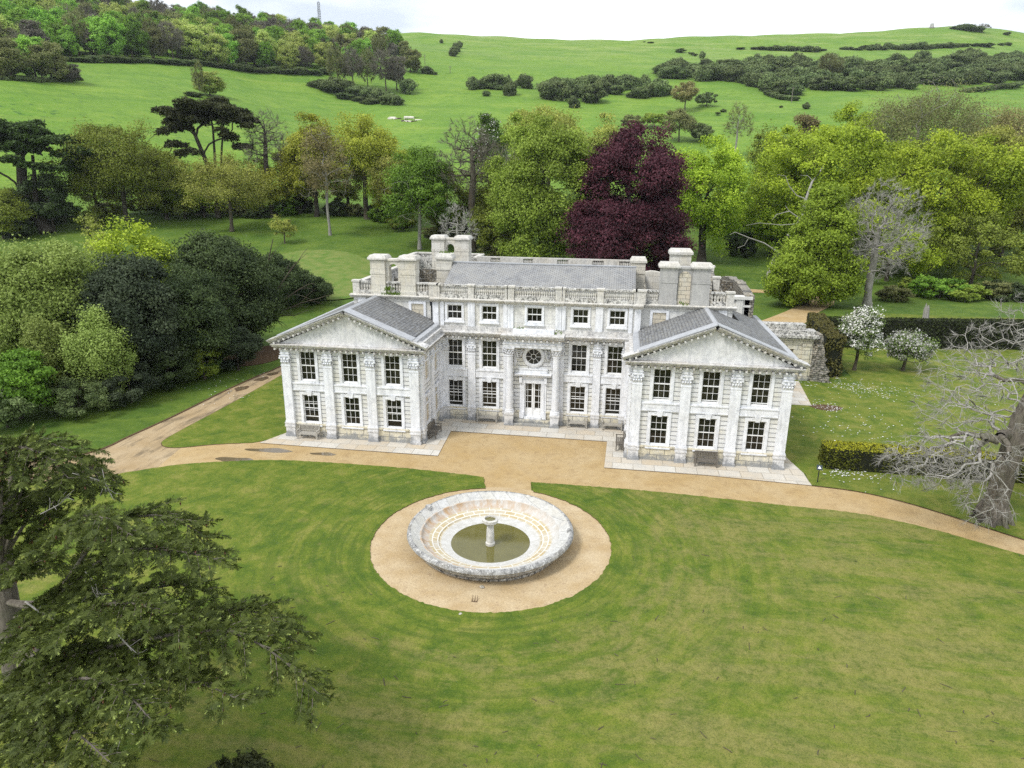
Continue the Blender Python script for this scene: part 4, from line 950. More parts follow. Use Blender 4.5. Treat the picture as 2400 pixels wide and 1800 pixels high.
ga = 6.15; phi = .24
lawn = south_l + [np.array(p) for p in [(-1.6, -5.4)]] + arc(ga, -phi, -(2 * math.pi - phi), 240) + [np.array((1.45, -5.6))] + south_r + [np.array(p) for p in [(70, -70), (-80, -70)]]
GZ, LZ = .012, .065
sheet('lawn', [jitter_edge(lawn, .022, .15, 1)], LZ, M['lawn'], skirt=.08, skirt_mat=M['soil'])
north_r = smooth_poly([(18.25, -2.35), (20.83, -2.75), (23.07, -3.75), (25.0, -5.15), (26.7, -6.6), (28.5, -8.0), (34, -12.0), (46, -20.5), (71, -38.5)])
tri_l = smooth_poly([(-18.3, -1.75), (-21.2, -2.6), (-23.0, -3.5), (-24.1, -3.7), (-24.9, -3.25), (-25.25, -2.2), (-25.2, 1), (-25.05, 6), (-25, 14), (-24.8, 40)])
court = south_l + [np.array((-1.6, -5.6))] + [np.array((1.45, -5.8))] + south_r + north_r[::-1] + [np.array((17, 0)), np.array((-17, 0))] 
far_l = smooth_poly([(-26.4, 40), (-26.6, 18), (-27.0, 14.4), (-27.5, 8.6), (-27.7, 2.4), (-28.1, -2), (-28.7, -5.6), (-33, -8.5), (-43, -12.5), (-55, -17), (-80, -25)])
sheet('gravel_court', [[np.array(p) for p in court[:0]] + [np.array(p) for p in ([(-14, -3.0)] if 0 else [])] + [p for p in south_l if p[0] > -23] + [np.array((-1.6, -6.2)), np.array((1.45, -6.2))] + south_r + north_r[::-1] + [np.array((18.2, 1)), np.array((6, 5.9)), np.array((-6, 5.9)), np.array((-17.5, 1)), np.array((-18.6, -1.6)), np.array((-21.2, -2.7)), np.array((-23.2, -3.6))]], GZ, M['gravel'])
sheet('drive', [[p for p in south_l if p[0] <= -19.6] + [np.array((-19.2, -2.2))] + tri_l[4:] + far_l], GZ - .004, M['drive'])
ring_o = arc(6.35, 0, 2 * math.pi, 73)[:-1]
sheet('gravel_ring', [ring_o], GZ + .008, M['gravel_ring'])
# cut turf edging round the drives
def edging(name, pts, w=.10, z0=-.01, z1=.06):
    m = MB(); P = np.array(pts)
    for a, b in zip(P, P[1:]):
        d = b - a; ln = np.linalg.norm(d)
        if ln < 1e-6: continue
        nr = np.array([-d[1], d[0]]) / ln * w / 2
        m.slab([a - nr, b - nr, b + nr, a + nr], z0, z1)
    return tag(m.build(name, M['soil']), kind='structure')
edging('turf_edge', [p for p in far_l if p[1] < 30], .16)
edging('turf_edge', tri_l[2:], .08, z1=.04); edging('turf_edge', north_r, .10, z1=.04)
sheet('side_lawn', [jitter_edge(tri_l[1:] + [np.array((-17.4, 40)), np.array((-17.4, 0)), np.array((-17.8, -1.0))], .01, .5, 3)], .045, M['lawn_fresh'])
sheet('side_lawn', [jitter_edge(north_r + [np.array((71, 60)), np.array((40, 60)), np.array((30.5, 50)), np.array((28.5, 24)), np.array((17.3, 22)), np.array((17.3, 0)), np.array((18.4, -.6))], .01, .6, 4)], .04, M['lawn_fresh'])
# paving
pav = [(-18.35, -1.85), (-12, -1.92), (-5.45, -1.92), (-5.72, 2.82), (5.74, 2.76), (5.66, -1.92), (12, -1.95), (18.35, -2.38), (18.3, -.5), (17.75, 2.2), (17.0, 2.2), (17.0, .2), (7.3, .2), (7.3, 5.62), (-7.3, 5.62), (-7.3, .2), (-17.0, .2), (-17.2, .9)]
sheet('paving', [[np.array(p) for p in pav]], .05, M['flag'], skirt=.06, skirt_mat=M['soil'])
sheet('paving', [[np.array(p) for p in [(17.0, 13.9), (22.4, 14.0), (23.1, 21.4), (17.0, 21.4)]]], .055, M['flag'])
sheet('side_path', [[np.array(p) for p in smooth_poly([(16.2, 40), (21, 44), (24.8, 50.2), (29, 57), (33.0, 64.3), (37, 74), (24, 76), (14, 76)])] + [np.array(p) for p in [(14, 79), (26, 80), (42, 77), (38.5, 66), (34, 58), (31.5, 52), (30.4, 50), (28.4, 44), (26.5, 38), (24, 30), (16.2, 30)]]], .06, M['gravel'], follow=False)
sheet('soil_patch', [[np.array((23.5 + 1.25 * math.cos(a) * (1 + .12 * math.sin(3 * a)), 13.7 + .8 * math.sin(a))) for a in np.linspace(0, 2 * math.pi, 22)[:-1]]], .052, M['soil'])
sheet('soil_patch', [[np.array((-31 + 3 * math.cos(a), 21 + 4.5 * math.sin(a))) for a in np.linspace(0, 2 * math.pi, 22)[:-1]]], .03, M['soil'])
rr_, aa_ = np.meshgrid(np.linspace(0, 1, 14), np.linspace(0, 2 * math.pi, 49)); ex, ey = np.array([-.53, .85]), np.array([.85, .53])
xy = np.array([-45.5, 68.0]) + (rr_ * 18.5 * np.cos(aa_)).ravel()[:, None] * ex + (rr_ * 11 * np.sin(aa_)).ravel()[:, None] * ey
zz_ = terrain(xy[:, 0], xy[:, 1]); zz_ = zz_ + .14 + np.abs(.35 * np.sin(xy[:, 0] * .045 + 1.3 * np.sin(xy[:, 1] * .02)) * np.sin(xy[:, 1] * .05 + xy[:, 0] * .013)) * np.clip(zz_ / 20, 0, 1) * 2
ii_ = np.arange(49 * 14).reshape(49, 14)
tag(mesh_np('mown_lawn', np.column_stack([xy, zz_]), np.stack([ii_[:-1, :-1], ii_[:-1, 1:], ii_[1:, 1:], ii_[1:, :-1]], -1).reshape(-1, 4), M['mown'], smooth=True), kind='structure')
for cx_, cy_, rx, ry, sd_ in ((-17.1, -2.95, 1.5, .36, 1), (-18.5, -4.85, 1.2, .42, 2), (-13.2, -2.9, .9, .25, 3), (-26.2, 12.9, .38, .5, 4), (-26.5, 9.9, .32, .55, 5), (-26.1, 14.7, .3, .4, 7)):
    rg = np.random.RandomState(sd_); ph = rg.rand(4) * 6
    for nm, k, z, mt in (('mud', 1.45, GZ + .003, 'soil'), ('puddle', 1.0, GZ + .006, 'puddle')):
        if nm == 'mud' and cx_ > -20: continue
        sheet(nm, [[np.array((cx_ + k * rx * math.cos(a) * (1 + .2 * math.sin(2 * a + ph[0])), cy_ + k * ry * math.sin(a) * (1 + .25 * math.sin(3 * a + ph[1])) + .1 * rx * math.cos(a))) for a in np.linspace(0, 2 * math.pi, 28)[:-1]]], z, M[mt])
# daisies scattered over the right-hand lawn
rg = np.random.RandomState(11); vs = []; fs = []
patches = [(at(*p)[:2], r, n) for p, r, n in [((1985, 905), 2.2, 130), ((2010, 918), 2.6, 120), ((2080, 920), 2.5, 110), ((1920, 958), 1.6, 60), ((2000, 1015), 3, 60), ((2060, 990), 3, 50), ((1960, 1115), 1.2, 70), ((2010, 1118), 1.5, 70), ((2150, 820), 4, 110), ((2060, 822), 2, 60), ((1950, 965), .9, 60), ((2050, 1040), 4, 40), ((1945, 885), 1.2, 40), ((1700, 640), 4, 60), ((1760, 580), 5, 60), ((1890, 905), 1.0, 30), ((2300, 930), 3, 30), ((500, 900), 4, 40), ((520, 930), 2, 20)]]
for c, r, n in patches:
    for k in range(int(n * .75)):
        p = c + rg.randn(2) * r * .55; s_ = .035 + .05 * rg.rand() ** 2; a = rg.rand() * 6.28; e = np.array([math.cos(a), math.sin(a)]) * s_; f_ = np.array([-e[1], e[0]]) * .7
        z = .085; b = len(vs); vs += [(*(p - e - f_ * .6), z), (*(p + e * .3 - f_), z + .01), (*(p + e + f_ * .5), z), (*(p - e * .2 + f_), z + .01)]; fs.append((b, b + 1, b + 2, b + 3))
tag(mesh_np('daisies', vs, np.array(fs), M['daisy']), 'white daisies scattered in the grass beside the right wing', 'flowers', kind='stuff')
# dead twigs and leaf litter on the big lawn
rg = np.random.RandomState(12); m = MB()
for k in range(130):
    U, V = rg.rand() * 2400, 1300 + 500 * rg.rand(); p = on_ground(U, V, LZ)
    if np.linalg.norm(p[:2] - C0) < 6.8: continue
    a = rg.rand() * 3.14; l = .06 + .16 * rg.rand() ** 2; e = np.array([math.cos(a), math.sin(a), 0]) * l
    m.tube([p - e + (0, 0, .01), p + (rg.randn() * .02, rg.randn() * .02, .02), p + e + (0, 0, .01)], .008 + .008 * rg.rand(), 4)
tag(m.build('fallen_twigs', M['bark']), 'small dead twigs scattered over the mown front lawn', 'twigs', kind='stuff')

# ---------------------------------------------------------------- fountain
F = thing('fountain', 'large round stone basin with murky water and a small bowl on a column', 'fountain', (.15, -12.4, 0))
m = MB(); m.lathe([(3.62, .01), (3.72, .14), (3.66, .16), (3.78, .34), (3.72, .36)], 72, wob=.02); m.build('footing', M['basin_foot'], F)
m = MB(); m.lathe([(3.70, .30), (3.84, .36), (3.96, .42), (4.0, .50), (4.0, .58), (4.06, .61), (4.17, .66), (4.235, .76), (4.21, .86), (4.15, .92), (4.08, .945), (4.03, .92)], 120, wob=.004); m.build('rim', M['basin_rim'], F, True)
m = MB(); m.lathe([(4.04, .925), (3.86, .80), (3.66, .69), (3.60, .66)], 96); m.build('lip', M['basin_lip'], F, True)
m = MB(); m.lathe([(3.60, .66), (3.52, .65), (3.48, .54), (3.34, .43), (3.16, .36), (2.66, .24), (2.62, .18), (2.40, .15), (1.85, .05)], 96); m.build('bowl', M['basin'], F, True)
m = MB(); m.disc(2.02, .095, 64, (.02, -.12)); m.build('water', M['pool'], F)
m = MB(); m.lathe([(.24, .02), (.24, .22), (.20, .26), (.205, .6), (.17, 1.15), (.16, 1.22)], 20); c = m.build('column', M['rail'], F, True); c.location = (.05, -.35, 0)
m = MB(); m.lathe([(.16, 1.2), (.30, 1.30), (.40, 1.40), (.41, 1.54), (.36, 1.57), (.29, 1.57), (.27, 1.47), (0, 1.44)], 28); b = m.build('small_bowl', M['rail'], c, True)
m = MB(); m.disc(.275, 1.49, 24); m.build('water', M['pool'], c)
rg = np.random.RandomState(8)
for a_, w_ in ((2.75, .2), (.06, .12)):     # knobs of broken carving on the rim
    m = MB(); p = (4.0 * math.cos(a_), 4.0 * math.sin(a_), .9); m.lathe([(0, .16), (.14 * w_ / .2, .12), (.2 * w_ / .2, 0), (.2 * w_ / .2, -.1)], 9, p, wob=.3); m.build('carved_boss', M['basin_rim'], F, True)
def small_stone(x, y, s_, seed, label):
    rg = np.random.RandomState(seed); m = MB(); m.lathe([(0, s_ * .7), (s_ * .6, s_ * .6), (s_, s_ * .2), (s_ * .8, -.02)], 7, wob=.4); o = m.build('loose_stone', M['basin_foot']); o.location = (x, y, .02); o.rotation_euler = (.2, .1, seed); tag(o, label, 'stone')
small_stone(.52, -16.45, .13, 3, 'small pale broken stone lying at the near foot of the fountain')
m = MB()
for k in (-.11, 0, .11): m.tube([(k, 0, .03), (k, .2, .05), (k, .26, .16)], .012, 5)
m.tube([(-.13, 0, .03), (.13, 0, .03)], .014, 5); o = m.build('fork_head', M['rust']); o.location = (.4, -17.6, .02); tag(o, 'small rusty three pronged iron head lying on the gravel ring', 'fork')
small_stone(.0, -18.6, .10, 5, 'small white stone on the lawn just below the gravel ring')

# ---------------------------------------------------------------- benches
def make_bench(w, mat, label, loc, rz):
    T = thing('garden_bench', label, 'bench', loc, rz, 'slatted wooden benches against the house walls')
    m = MB()
    for i in range(4): m.box(-w / 2, w / 2, -.24 + i * .12, -.24 + i * .12 + .095, .42, .445)
    m.box(-w / 2 + .03, w / 2 - .03, -.235, -.205, .34, .418); m.build('seat', M[mat], T)
    m = MB(); m.box(-w / 2 + .05, w / 2 - .05, .235, .275, .86, .94); m.box(-w / 2 + .05, w / 2 - .05, .235, .27, .50, .56)
    n = int(w / .105)
    for i in range(n): x = -w / 2 + .08 + (w - .16) * (i + .5) / n; m.box(x - .028, x + .028, .243, .263, .56, .86)
    m.build('backrest', M[mat], T)
    for sx in (-1, 1):
        x = sx * (w / 2 - .035)
        m = MB(); m.box(x - .035, x + .035, -.27, -.20, 0, .62); m.build('leg', M[mat], T)
        m = MB(); m.box(x - .035, x + .035, .22, .29, 0, .93); m.build('leg', M[mat], T)
        m = MB(); m.box(x - .045, x + .045, -.30, .22, .62, .66); m.build('armrest', M[mat], T)
        m = MB(); m.tube([(x - sx * .03, -.235, .12), (x - sx * .10, -.235, .30), (x - sx * .26, -.235, .36)], .03, 5); m.build('brace', M[mat], T)
    return T
Z = .05
make_bench(1.55, 'bench', 'pale slatted bench under the left window of the left wing front', (-15.35, -.42, Z), 0)
make_bench(1.6, 'bench_dark', 'slatted bench seen end-on along the court side of the left wing', (-6.62, 1.75, Z), math.pi / 2)
make_bench(1.55, 'bench', 'grey slatted bench in the court, left of the glazed door', (-3.45, 5.28, Z), 0)
make_bench(1.5, 'bench', 'grey slatted bench in the court, just right of the glazed door', (3.42, 5.28, Z), 0)
make_bench(1.5, 'bench', 'grey slatted bench in the right-hand corner of the court', (6.02, 5.28, Z), 0)
make_bench(1.6, 'bench_dark', 'slatted bench seen end-on against the court side of the right wing', (6.62, 1.85, Z), -math.pi / 2)
make_bench(1.45, 'bench_dark', 'dark weathered bench under the middle window of the right wing front', (12.2, -.45, Z), 0)
# ---------------------------------------------------------------- sign post
S = thing('sign_post', 'short dark post with a small sign bearing a white triangle beside the path', 'sign', (18.82, -1.8, .04), -.15)
m = MB(); m.tube([(0, 0, 0), (0, 0, .95)], .032, 8); m.build('post', M['post'], S)
m = MB(); m.M = np.array([[1, 0, 0, 0], [0, .8, .6, 0], [0, -.6, .8, .98], [0, 0, 0, 1.]]); m.box(-.16, .16, -.015, .015, -.15, .17); b = m.build('panel', M['sign'], S)
m = MB(); m.M = np.array([[1, 0, 0, 0], [0, .8, .6, 0], [0, -.6, .8, .98], [0, 0, 0, 1.]]); m.prism([(-.10, -.07), (.10, -.07), (0, .11)], -.019, -.016); m.build('symbol', M['white'], b)

# ---------------------------------------------------------------- ruined gateway wall to the right
G = thing('garden_wall', 'ruined yellow stone garden wall with pilasters and a broken rubble end', 'wall', (0, 0, 0))
m = MB(); yw = 21.9
m.box(17.0, 21.6, yw, yw + 1.0, 0, 4.0); m.box(22.4, 24.1, yw, yw + 1.0, 0, 4.0); m.box(21.6, 22.4, yw, yw + 1.0, 3.0, 4.0); m.box(21.6, 22.4, yw + .6, yw + .9, 0, 3.0)
m.build('wall', M['plinth'], G)
m = MB()
for x in (19.2, 21.2, 23.5): m.box(x - .42, x + .42, yw - .2, yw, 0, .4); m.box(x - .34, x + .34, yw - .14, yw, .4, 3.3); m.box(x - .40, x + .40, yw - .2, yw, 3.3, 3.55); m.box(x - .2, x + .2, yw - .16, yw - .141, .7, 3.0)
m.build('pilaster', M['plinth'], G)
m = MB(); m.box(16.9, 24.3, yw - .25, yw + 1.1, 4.0, 4.15); m.box(16.8, 24.4, yw - .5, yw + 1.2, 4.15, 4.4); m.box(16.9, 24.2, yw - .1, yw + 1.2, 4.4, 4.75); m.build('cornice', M['parapet'], G)
m = MB(); m.box(17.0, 23.3, yw + .3, yw + 1.4, 4.75, 5.25); m.build('blocking_course', M['parapet'], G)
vs = []; fs = []; rg = np.random.RandomState(4); nz_, nx_ = 16, 7
for j in range(nz_ + 1):
    z = 4.5 * j / nz_; xr = 26.1 - 1.35 * (j / nz_) ** .6 + .1 * rg.randn(); 
    for i in range(nx_ + 1): vs.append((24.08 + (xr - 24.08) * i / nx_, yw - .12 + .07 * rg.randn() - .5 * (1 - j / nz_) * (i / nx_), z))
    vs.append((xr - .1, yw + 1.3, z)); vs.append((24.08, yw + 1.3, z))
k = nx_ + 3
for j in range(nz_):
    for i in range(k): fs.append((j * k + i, j * k + (i + 1) % k, (j + 1) * k + (i + 1) % k, (j + 1) * k + i))
m = MB(); m.add(vs, fs + [tuple(nz_ * k + i for i in range(k))]); m.build('rubble_end', M['rubble'], G)
# ---------------------------------------------------------------- hedges: a dense core hidden under clipped leaves
def hedge(name, label, poly, h, mats, seed, dens=70, leaf=.10, zt=.12, cat='hedge', wav=.06):
    T = thing(name, label, cat, (0, 0, 0)); rg = np.random.RandomState(seed)
    P = [np.array(p, float) for p in poly]; n = len(P); c = sum(P) / n
    m = MB(); m.slab([p + (c - p) / np.linalg.norm(c - p) * .10 for p in P], 0, h - .12); m.build('core', M['hedge_core'], T)
    pts, nrm, top = [], [], []
    for i in range(n):
        a, b = P[i], P[(i + 1) % n]; ln = np.linalg.norm(b - a); N = int(ln * h * dens)
        nr = np.array([(b - a)[1], -(b - a)[0]]) / ln
        t = rg.rand(N); z = rg.rand(N) * h; q = a + (b - a) * t[:, None]
        bulge = wav * np.sin(t * ln * 1.7 + i) * np.sin(z * 2.1) - .12 * np.clip((z / h - .85) / .15, 0, 1) ** 2
        q = q + nr * (bulge[:, None] + rg.rand(N)[:, None] * .07 - .03)
        pts.append(np.column_stack([q, z])); nrm.append(np.column_stack([np.tile(nr, (N, 1)), np.full(N, .35)])); top.append(np.clip((z / h - .82) * 4, 0, .75) > rg.rand(N))
    mn, mxx = np.min(P, 0), np.max(P, 0); N = int((mxx - mn).prod() * dens * 1.15); q = mn + rg.rand(N, 2) * (mxx - mn)
    ins = np.ones(N, bool)
    for i in range(n):
        a, b = P[i], P[(i + 1) % n]; ins &= ((b - a)[0] * (q[:, 1] - a[1]) - (b - a)[1] * (q[:, 0] - a[0])) > -.02
    q = q[ins]; N = len(q)
    pts.append(np.column_stack([q, h - .07 + .06 * rg.rand(N) + .05 * np.sin(q[:, 0] * 1.3) * np.cos(q[:, 1] * 2)])); nrm.append(np.tile([0, 0, 1.], (N, 1))); top.append(rg.rand(N) < .93)
    pts = np.concatenate(pts); nrm = np.concatenate(nrm); top = np.concatenate(top)
    for nm, sel, mt in (('side_leaves', ~top, mats[0]), ('top_leaves', top, mats[1])):
        leaves(nm, pts[sel], leaf, mt, T, rg, nrm[sel], aniso=.9)
    return T
def leaves(name, pts, size, mat, parent, rg, nrm=None, aniso=.6, tone=None, aspect=1.7, svar=.5):
    N = len(pts); v = rg.randn(N, 3)
    if nrm is not None: v = v * aniso + nrm * 1.0
    v /= np.linalg.norm(v, axis=1)[:, None] + 1e-9
    a = np.cross(v, rg.randn(N, 3)); a /= np.linalg.norm(a, axis=1)[:, None] + 1e-9; b = np.cross(v, a)
    s = size * (1 - svar / 2 + svar * rg.rand(N))[:, None]; a = a * s * aspect / 2; b = b * s / 2
    V = np.stack([pts - a, pts + b - a * .1 + v * s * .12, pts + a, pts - b - a * .1 + v * s * .12], 1).reshape(-1, 3)
    f = np.arange(N * 4).reshape(N, 4)
    if tone is None: tone = rg.rand(N)
    return mesh_np(name, V, f, mat, parent, tone=np.clip(tone, 0, 1))
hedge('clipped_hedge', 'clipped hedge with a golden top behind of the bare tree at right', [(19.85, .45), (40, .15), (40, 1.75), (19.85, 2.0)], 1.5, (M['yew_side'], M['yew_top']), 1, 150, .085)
hedge('tall_hedge', 'tall dark clipped hedge running behind the two blossom trees', [(28.2, 36.1), (46, 38.6), (62, 40.9), (62, 42.3), (46, 40.0), (28.2, 37.5)], 3.3, (M['hedge_dark'], M['hedge_dark']), 2, 45, .16)
hedge('return_hedge', 'short browned hedge between the rubble wall end and the tall hedge', [(25.6, 23.3), (27.3, 23.6), (28.6, 35.9), (27.0, 36.2)], 4.0, (M['hedge_brown'], M['hedge_brown']), 3, 50, .15, wav=.2)
m = MB(); p = at(2152, 778); m.M = move(p[0] - 2, p[1] - 6, 0); rg = np.random.RandomState(2)
m.tube([(0, 0, 0), (.05, 0, 2.5), (.0, .1, 4.0)], [.42, .36, .30], 9); m.tube([(-.1, 0, 3.9), (-.16, .05, 4.5)], [.16, .04], 6); m.tube([(.14, .1, 3.9), (.16, .1, 4.3)], [.13, .05], 6)
o = m.build('tree_stump', M['bark_grey']); tag(o, 'tall snapped tree stump sticking up above the dark hedge', 'stump')
# ---------------------------------------------------------------- trees
def grow(ends, trunk, rg, step=.7, lam=.3, up=.5, zmin=1.5, sag=0.0, wig=.10):
    """skeleton that joins a trunk polyline to all branch ends; returns nodes, parents, levels"""
    pos = [np.array(p, float) for p in trunk]; par = [-1] + list(range(len(trunk) - 1)); pl = [0.0]
    for a, b in zip(pos, pos[1:]): pl.append(pl[-1] + np.linalg.norm(b - a))
    cap_ = 64 + len(ends) * 30
    PA = np.zeros((cap_, 3)); PLn = np.zeros(cap_); n = len(pos); PA[:n] = pos; PLn[:n] = pl; par = par + [0] * (cap_ - n)
    c = np.array(trunk[-1]); order = np.argsort(np.linalg.norm(ends - c, axis=1))
    for e in ends[order]:
        d = PA[:n] - e; ds = np.sqrt((d * d).sum(1))
        cost = ds + lam * PLn[:n] + up * np.maximum(0, PA[:n, 2] - e[2]) + 50 * (PA[:n, 2] < min(zmin, e[2]))
        q = int(np.argmin(cost)); A = PA[q].copy(); L_ = ds[q]; m = max(1, int(L_ / step)); prev = q
        pd = A - PA[par[q]] if par[q] >= 0 else np.array([0, 0, 1.]); pd = pd / (np.linalg.norm(pd) + 1e-9)
        ctrl = A + pd * L_ * .35 + np.array([0, 0, 1]) * L_ * (.10 - sag)
        for k in range(1, m + 1):
            t = k / m; p = (1 - t) ** 2 * A + 2 * t * (1 - t) * ctrl + t * t * e
            if k < m: p = p + rg.randn(3) * wig * min(step, L_ / m)
            if n >= cap_: break
            PA[n] = p; par[n] = prev; PLn[n] = PLn[prev] + L_ / m; prev = n; n += 1
    return PA[:n], np.array(par[:n])
def radii(P, par, r0, rbase, ex=2.3):
    n = len(P); acc = np.zeros(n); kids = np.zeros(n, int)
    for i in range(n - 1, 0, -1):
        if kids[i] == 0: acc[i] = 1.0
        acc[par[i]] += acc[i]; kids[par[i]] += 1
    r = acc ** (1 / ex); return r0 + (r - 1) / max(r[0] - 1, 1e-6) * (rbase - r0)
def limb_mesh(name, P, par, r, mat, parent, nmin=4, nmax=9, flare=1.5, sel=None):
    groups = {}
    for i in range(1, len(P)):
        if sel is not None and not sel[i]: continue
        k = nmax if r[i] > .12 else 6 if r[i] > .05 else nmin
        groups.setdefault(k, []).append(i)
    V, F, off = [], [], 0
    for k, ids in groups.items():
        ids = np.array(ids); a, b = P[par[ids]], P[ids]; d = b - a; d /= np.linalg.norm(d, axis=1)[:, None] + 1e-9
        ref = np.where(np.abs(d[:, 2:3]) < .9, [[0, 0, 1.]], [[1., 0, 0]]); u = np.cross(d, ref); u /= np.linalg.norm(u, axis=1)[:, None] + 1e-9; v = np.cross(d, u)
        # a joint's ring takes the parent's radius only along the main stem
        ra = np.minimum(r[par[ids]], r[ids] * 1.35 + .01); rb = r[ids]
        ra = np.where((par[ids] == 0), ra * flare, ra)
        t = np.linspace(0, 2 * math.pi, k, endpoint=False); co, si = np.cos(t), np.sin(t)
        ring = lambda c, rr: c[:, None] + rr[:, None, None] * (u[:, None] * co[None, :, None] + v[:, None] * si[None, :, None])
        e = d * (rb * .4)[:, None]
        R = np.concatenate([ring(a, ra), ring(b + e, rb)], 1); n = len(ids)
        V.append(R.reshape(-1, 3)); base = off + np.arange(n)[:, None] * 2 * k; j = np.arange(k)[None]
        F.append(np.stack([base + j, base + (j + 1) % k, base + k + (j + 1) % k, base + k + j], -1).reshape(-1, 4)); off += n * 2 * k
    return mesh_np(name, np.concatenate(V), np.concatenate(F), mat, parent, smooth=True)
def crown_ends(rg, n, c, rx, ry, rz, inner=.5, lobes=7, low=-.75, lob=.22):
    D = rg.randn(lobes, 3); D /= np.linalg.norm(D, axis=1)[:, None]
    out = []
    while len(out) < n:
        v = rg.randn(3); v /= np.linalg.norm(v)
        if v[2] < low: continue
        env = 1 - lob + lob * 2.2 * max(0, (D @ v).max() - .45)
        rr = (inner + (1 - inner) * math.sqrt(rg.rand())) * min(env, 1.12)
        out.append(np.array(c) + v * rr * (rx, ry, rz) * (1 + .10 * np.sin(v[[1, 2, 0]] * 4 + D[0] * 6)))
    return np.array(out)
def clumps(rg, ends, per, rad, c, flat=.62):
    """leaf positions, outward normals and a tone for each leaf, gathered in clumps round the branch ends"""
    n = len(ends); k = np.repeat(np.arange(n), per)
    o = rg.randn(len(k), 3); o /= np.linalg.norm(o, axis=1)[:, None]; o *= (rg.rand(len(k), 1) ** .5) * 1.12; o *= np.where(rg.rand(len(k), 1) < .16, 1.45, 1.0); o *= rad * (.42 + 1.05 * rg.rand(n))[k][:, None]; o[:, 2] *= flat
    p = ends[k] + o
    nr = o / rad + .55 * (ends[k] - c) / (np.linalg.norm(ends[k] - c, axis=1)[:, None] + 1e-6) + [0, 0, .5]
    nr /= np.linalg.norm(nr, axis=1)[:, None] + 1e-9
    ct = rg.rand(n) * .7 + .12
    return p, nr, ct[k] + .25 * rg.randn(len(k)) * .6
def broadleaf(T, H, wd, leaf, seed, bark='bark', base=.28, n=75, per=170, size=.36, rt=None, rad=None, lean=0, ztop=None, inner=.5, lob=.38, low=-.7, flat=.62, depth=None, r0=.022, blossom=None, extra=0, aniso=.75, lam=.3, trunk_to=.62):
    base = base * .75; n = int(n * 1.3); per = int(per * 2.1); size = size * .68; wd = wd * 1.13
    rg = np.random.RandomState(seed); cz = H * (base + 1) / 2; rz = H * (1 - base) / 2
    rad = rad or .095 * H * (wd / H) ** .4
    c = np.array([lean, 0, cz]); flat = flat * 1.05; ends = crown_ends(rg, n, c, wd / 2 - rad * .5, (depth or wd) / 2 - rad * .5, rz - rad * .35, inner, 7 + seed % 4, low, lob)
    rt = rt or H * .022
    k = 7; tr = [(lean * (i / k) ** 1.5 + .05 * H * .12 * math.sin(i * 1.1 + seed), .05 * H * .12 * math.cos(i * 1.3 + seed), H * trunk_to * i / k) for i in range(k + 1)]
    tw = crown_ends(rg, extra, c, wd / 2, (depth or wd) / 2, rz, .75, 7, low, lob) if extra else np.zeros((0, 3))
    P, par = grow(np.concatenate([ends, tw]), tr, rg, step=H * .035, zmin=H * base * .6, lam=lam)
    r = radii(P, par, r0, rt, 1.95); limb_mesh('trunk', P, par, r, M[bark], T)
    if per:
        p, nr, tn = clumps(rg, ends, per, rad, c, flat)
        zz = (p[:, 2] - cz) / rz; tn = tn + .12 * zz  # tone rises with height: new growth and a highlight painted on the tops
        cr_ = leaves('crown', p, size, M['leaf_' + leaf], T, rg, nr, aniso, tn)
        if blossom:
            pb, nb, tb = clumps(rg, ends, blossom, rad * 1.03, c, flat); s_ = nb[:, 2] > -.2
            leaves('blossom', pb[s_], size * 1.0, M['blossom'], cr_, rg, nb[s_], .9, tb[s_])
    return T
def bare(T, H, wd, seed, bark='bark_grey', twig='twigs', base=.22, n=420, rt=None, low=-.6, tw=9, lt=.9, wt=.05, depth=None, lean=0, lob=.25, lam=.28, sag=0, inner=.35, trunk_to=.7, r0=.018, tsel=1):
    rg = np.random.RandomState(seed); cz = H * (base + 1) / 2; rz = H * (1 - base) / 2; c = np.array([lean, 0, cz])
    ends = crown_ends(rg, n, c, wd / 2 * .93, (depth or wd) / 2 * .93, rz * .95, inner, 8, low, lob)
    k = 8; tr = [(lean * (i / k) ** 1.5 + .04 * H * .15 * math.sin(i * 1.3 + seed), .04 * H * .15 * math.cos(i + seed), H * trunk_to * i / k) for i in range(k + 1)]
    P, par = grow(ends, tr, rg, step=H * .03, zmin=H * base * .5, lam=lam, sag=sag, wig=.16)
    r = radii(P, par, r0, rt or H * .024, 1.85); limb_mesh('trunk', P, par, r, M[bark], T, nmin=3)
    if tw:
        tw = int(tw * 2.2)
        tips = np.where(np.bincount(par[1:], minlength=len(P)) == 0)[0]; ids = np.repeat(tips, tw); N = len(ids)
        d = P[ids] - P[par[ids]]; d /= np.linalg.norm(d, axis=1)[:, None] + 1e-9; d = d * .8 + rg.randn(N, 3) * .5 + [0, 0, .15 - sag]; d /= np.linalg.norm(d, axis=1)[:, None]
        a = P[ids] + (P[par[ids]] - P[ids]) * rg.rand(N, 1); ln = lt * (.4 + .8 * rg.rand(N, 1)); s = np.cross(d, rg.randn(N, 3)); s /= np.linalg.norm(s, axis=1)[:, None] + 1e-9; s *= wt / 2
        b = a + d * ln; mid = a + d * ln * .5 + rg.randn(N, 3) * .06 * ln
        V = np.stack([a - s, a + s, mid + s * .8, b, mid - s * .8], 1).reshape(-1, 3); f = np.arange(N * 5).reshape(N, 5)
        mesh_np('twigs', V, f, M['leaf_' + twig], T, tone=rg.rand(N))
    return T
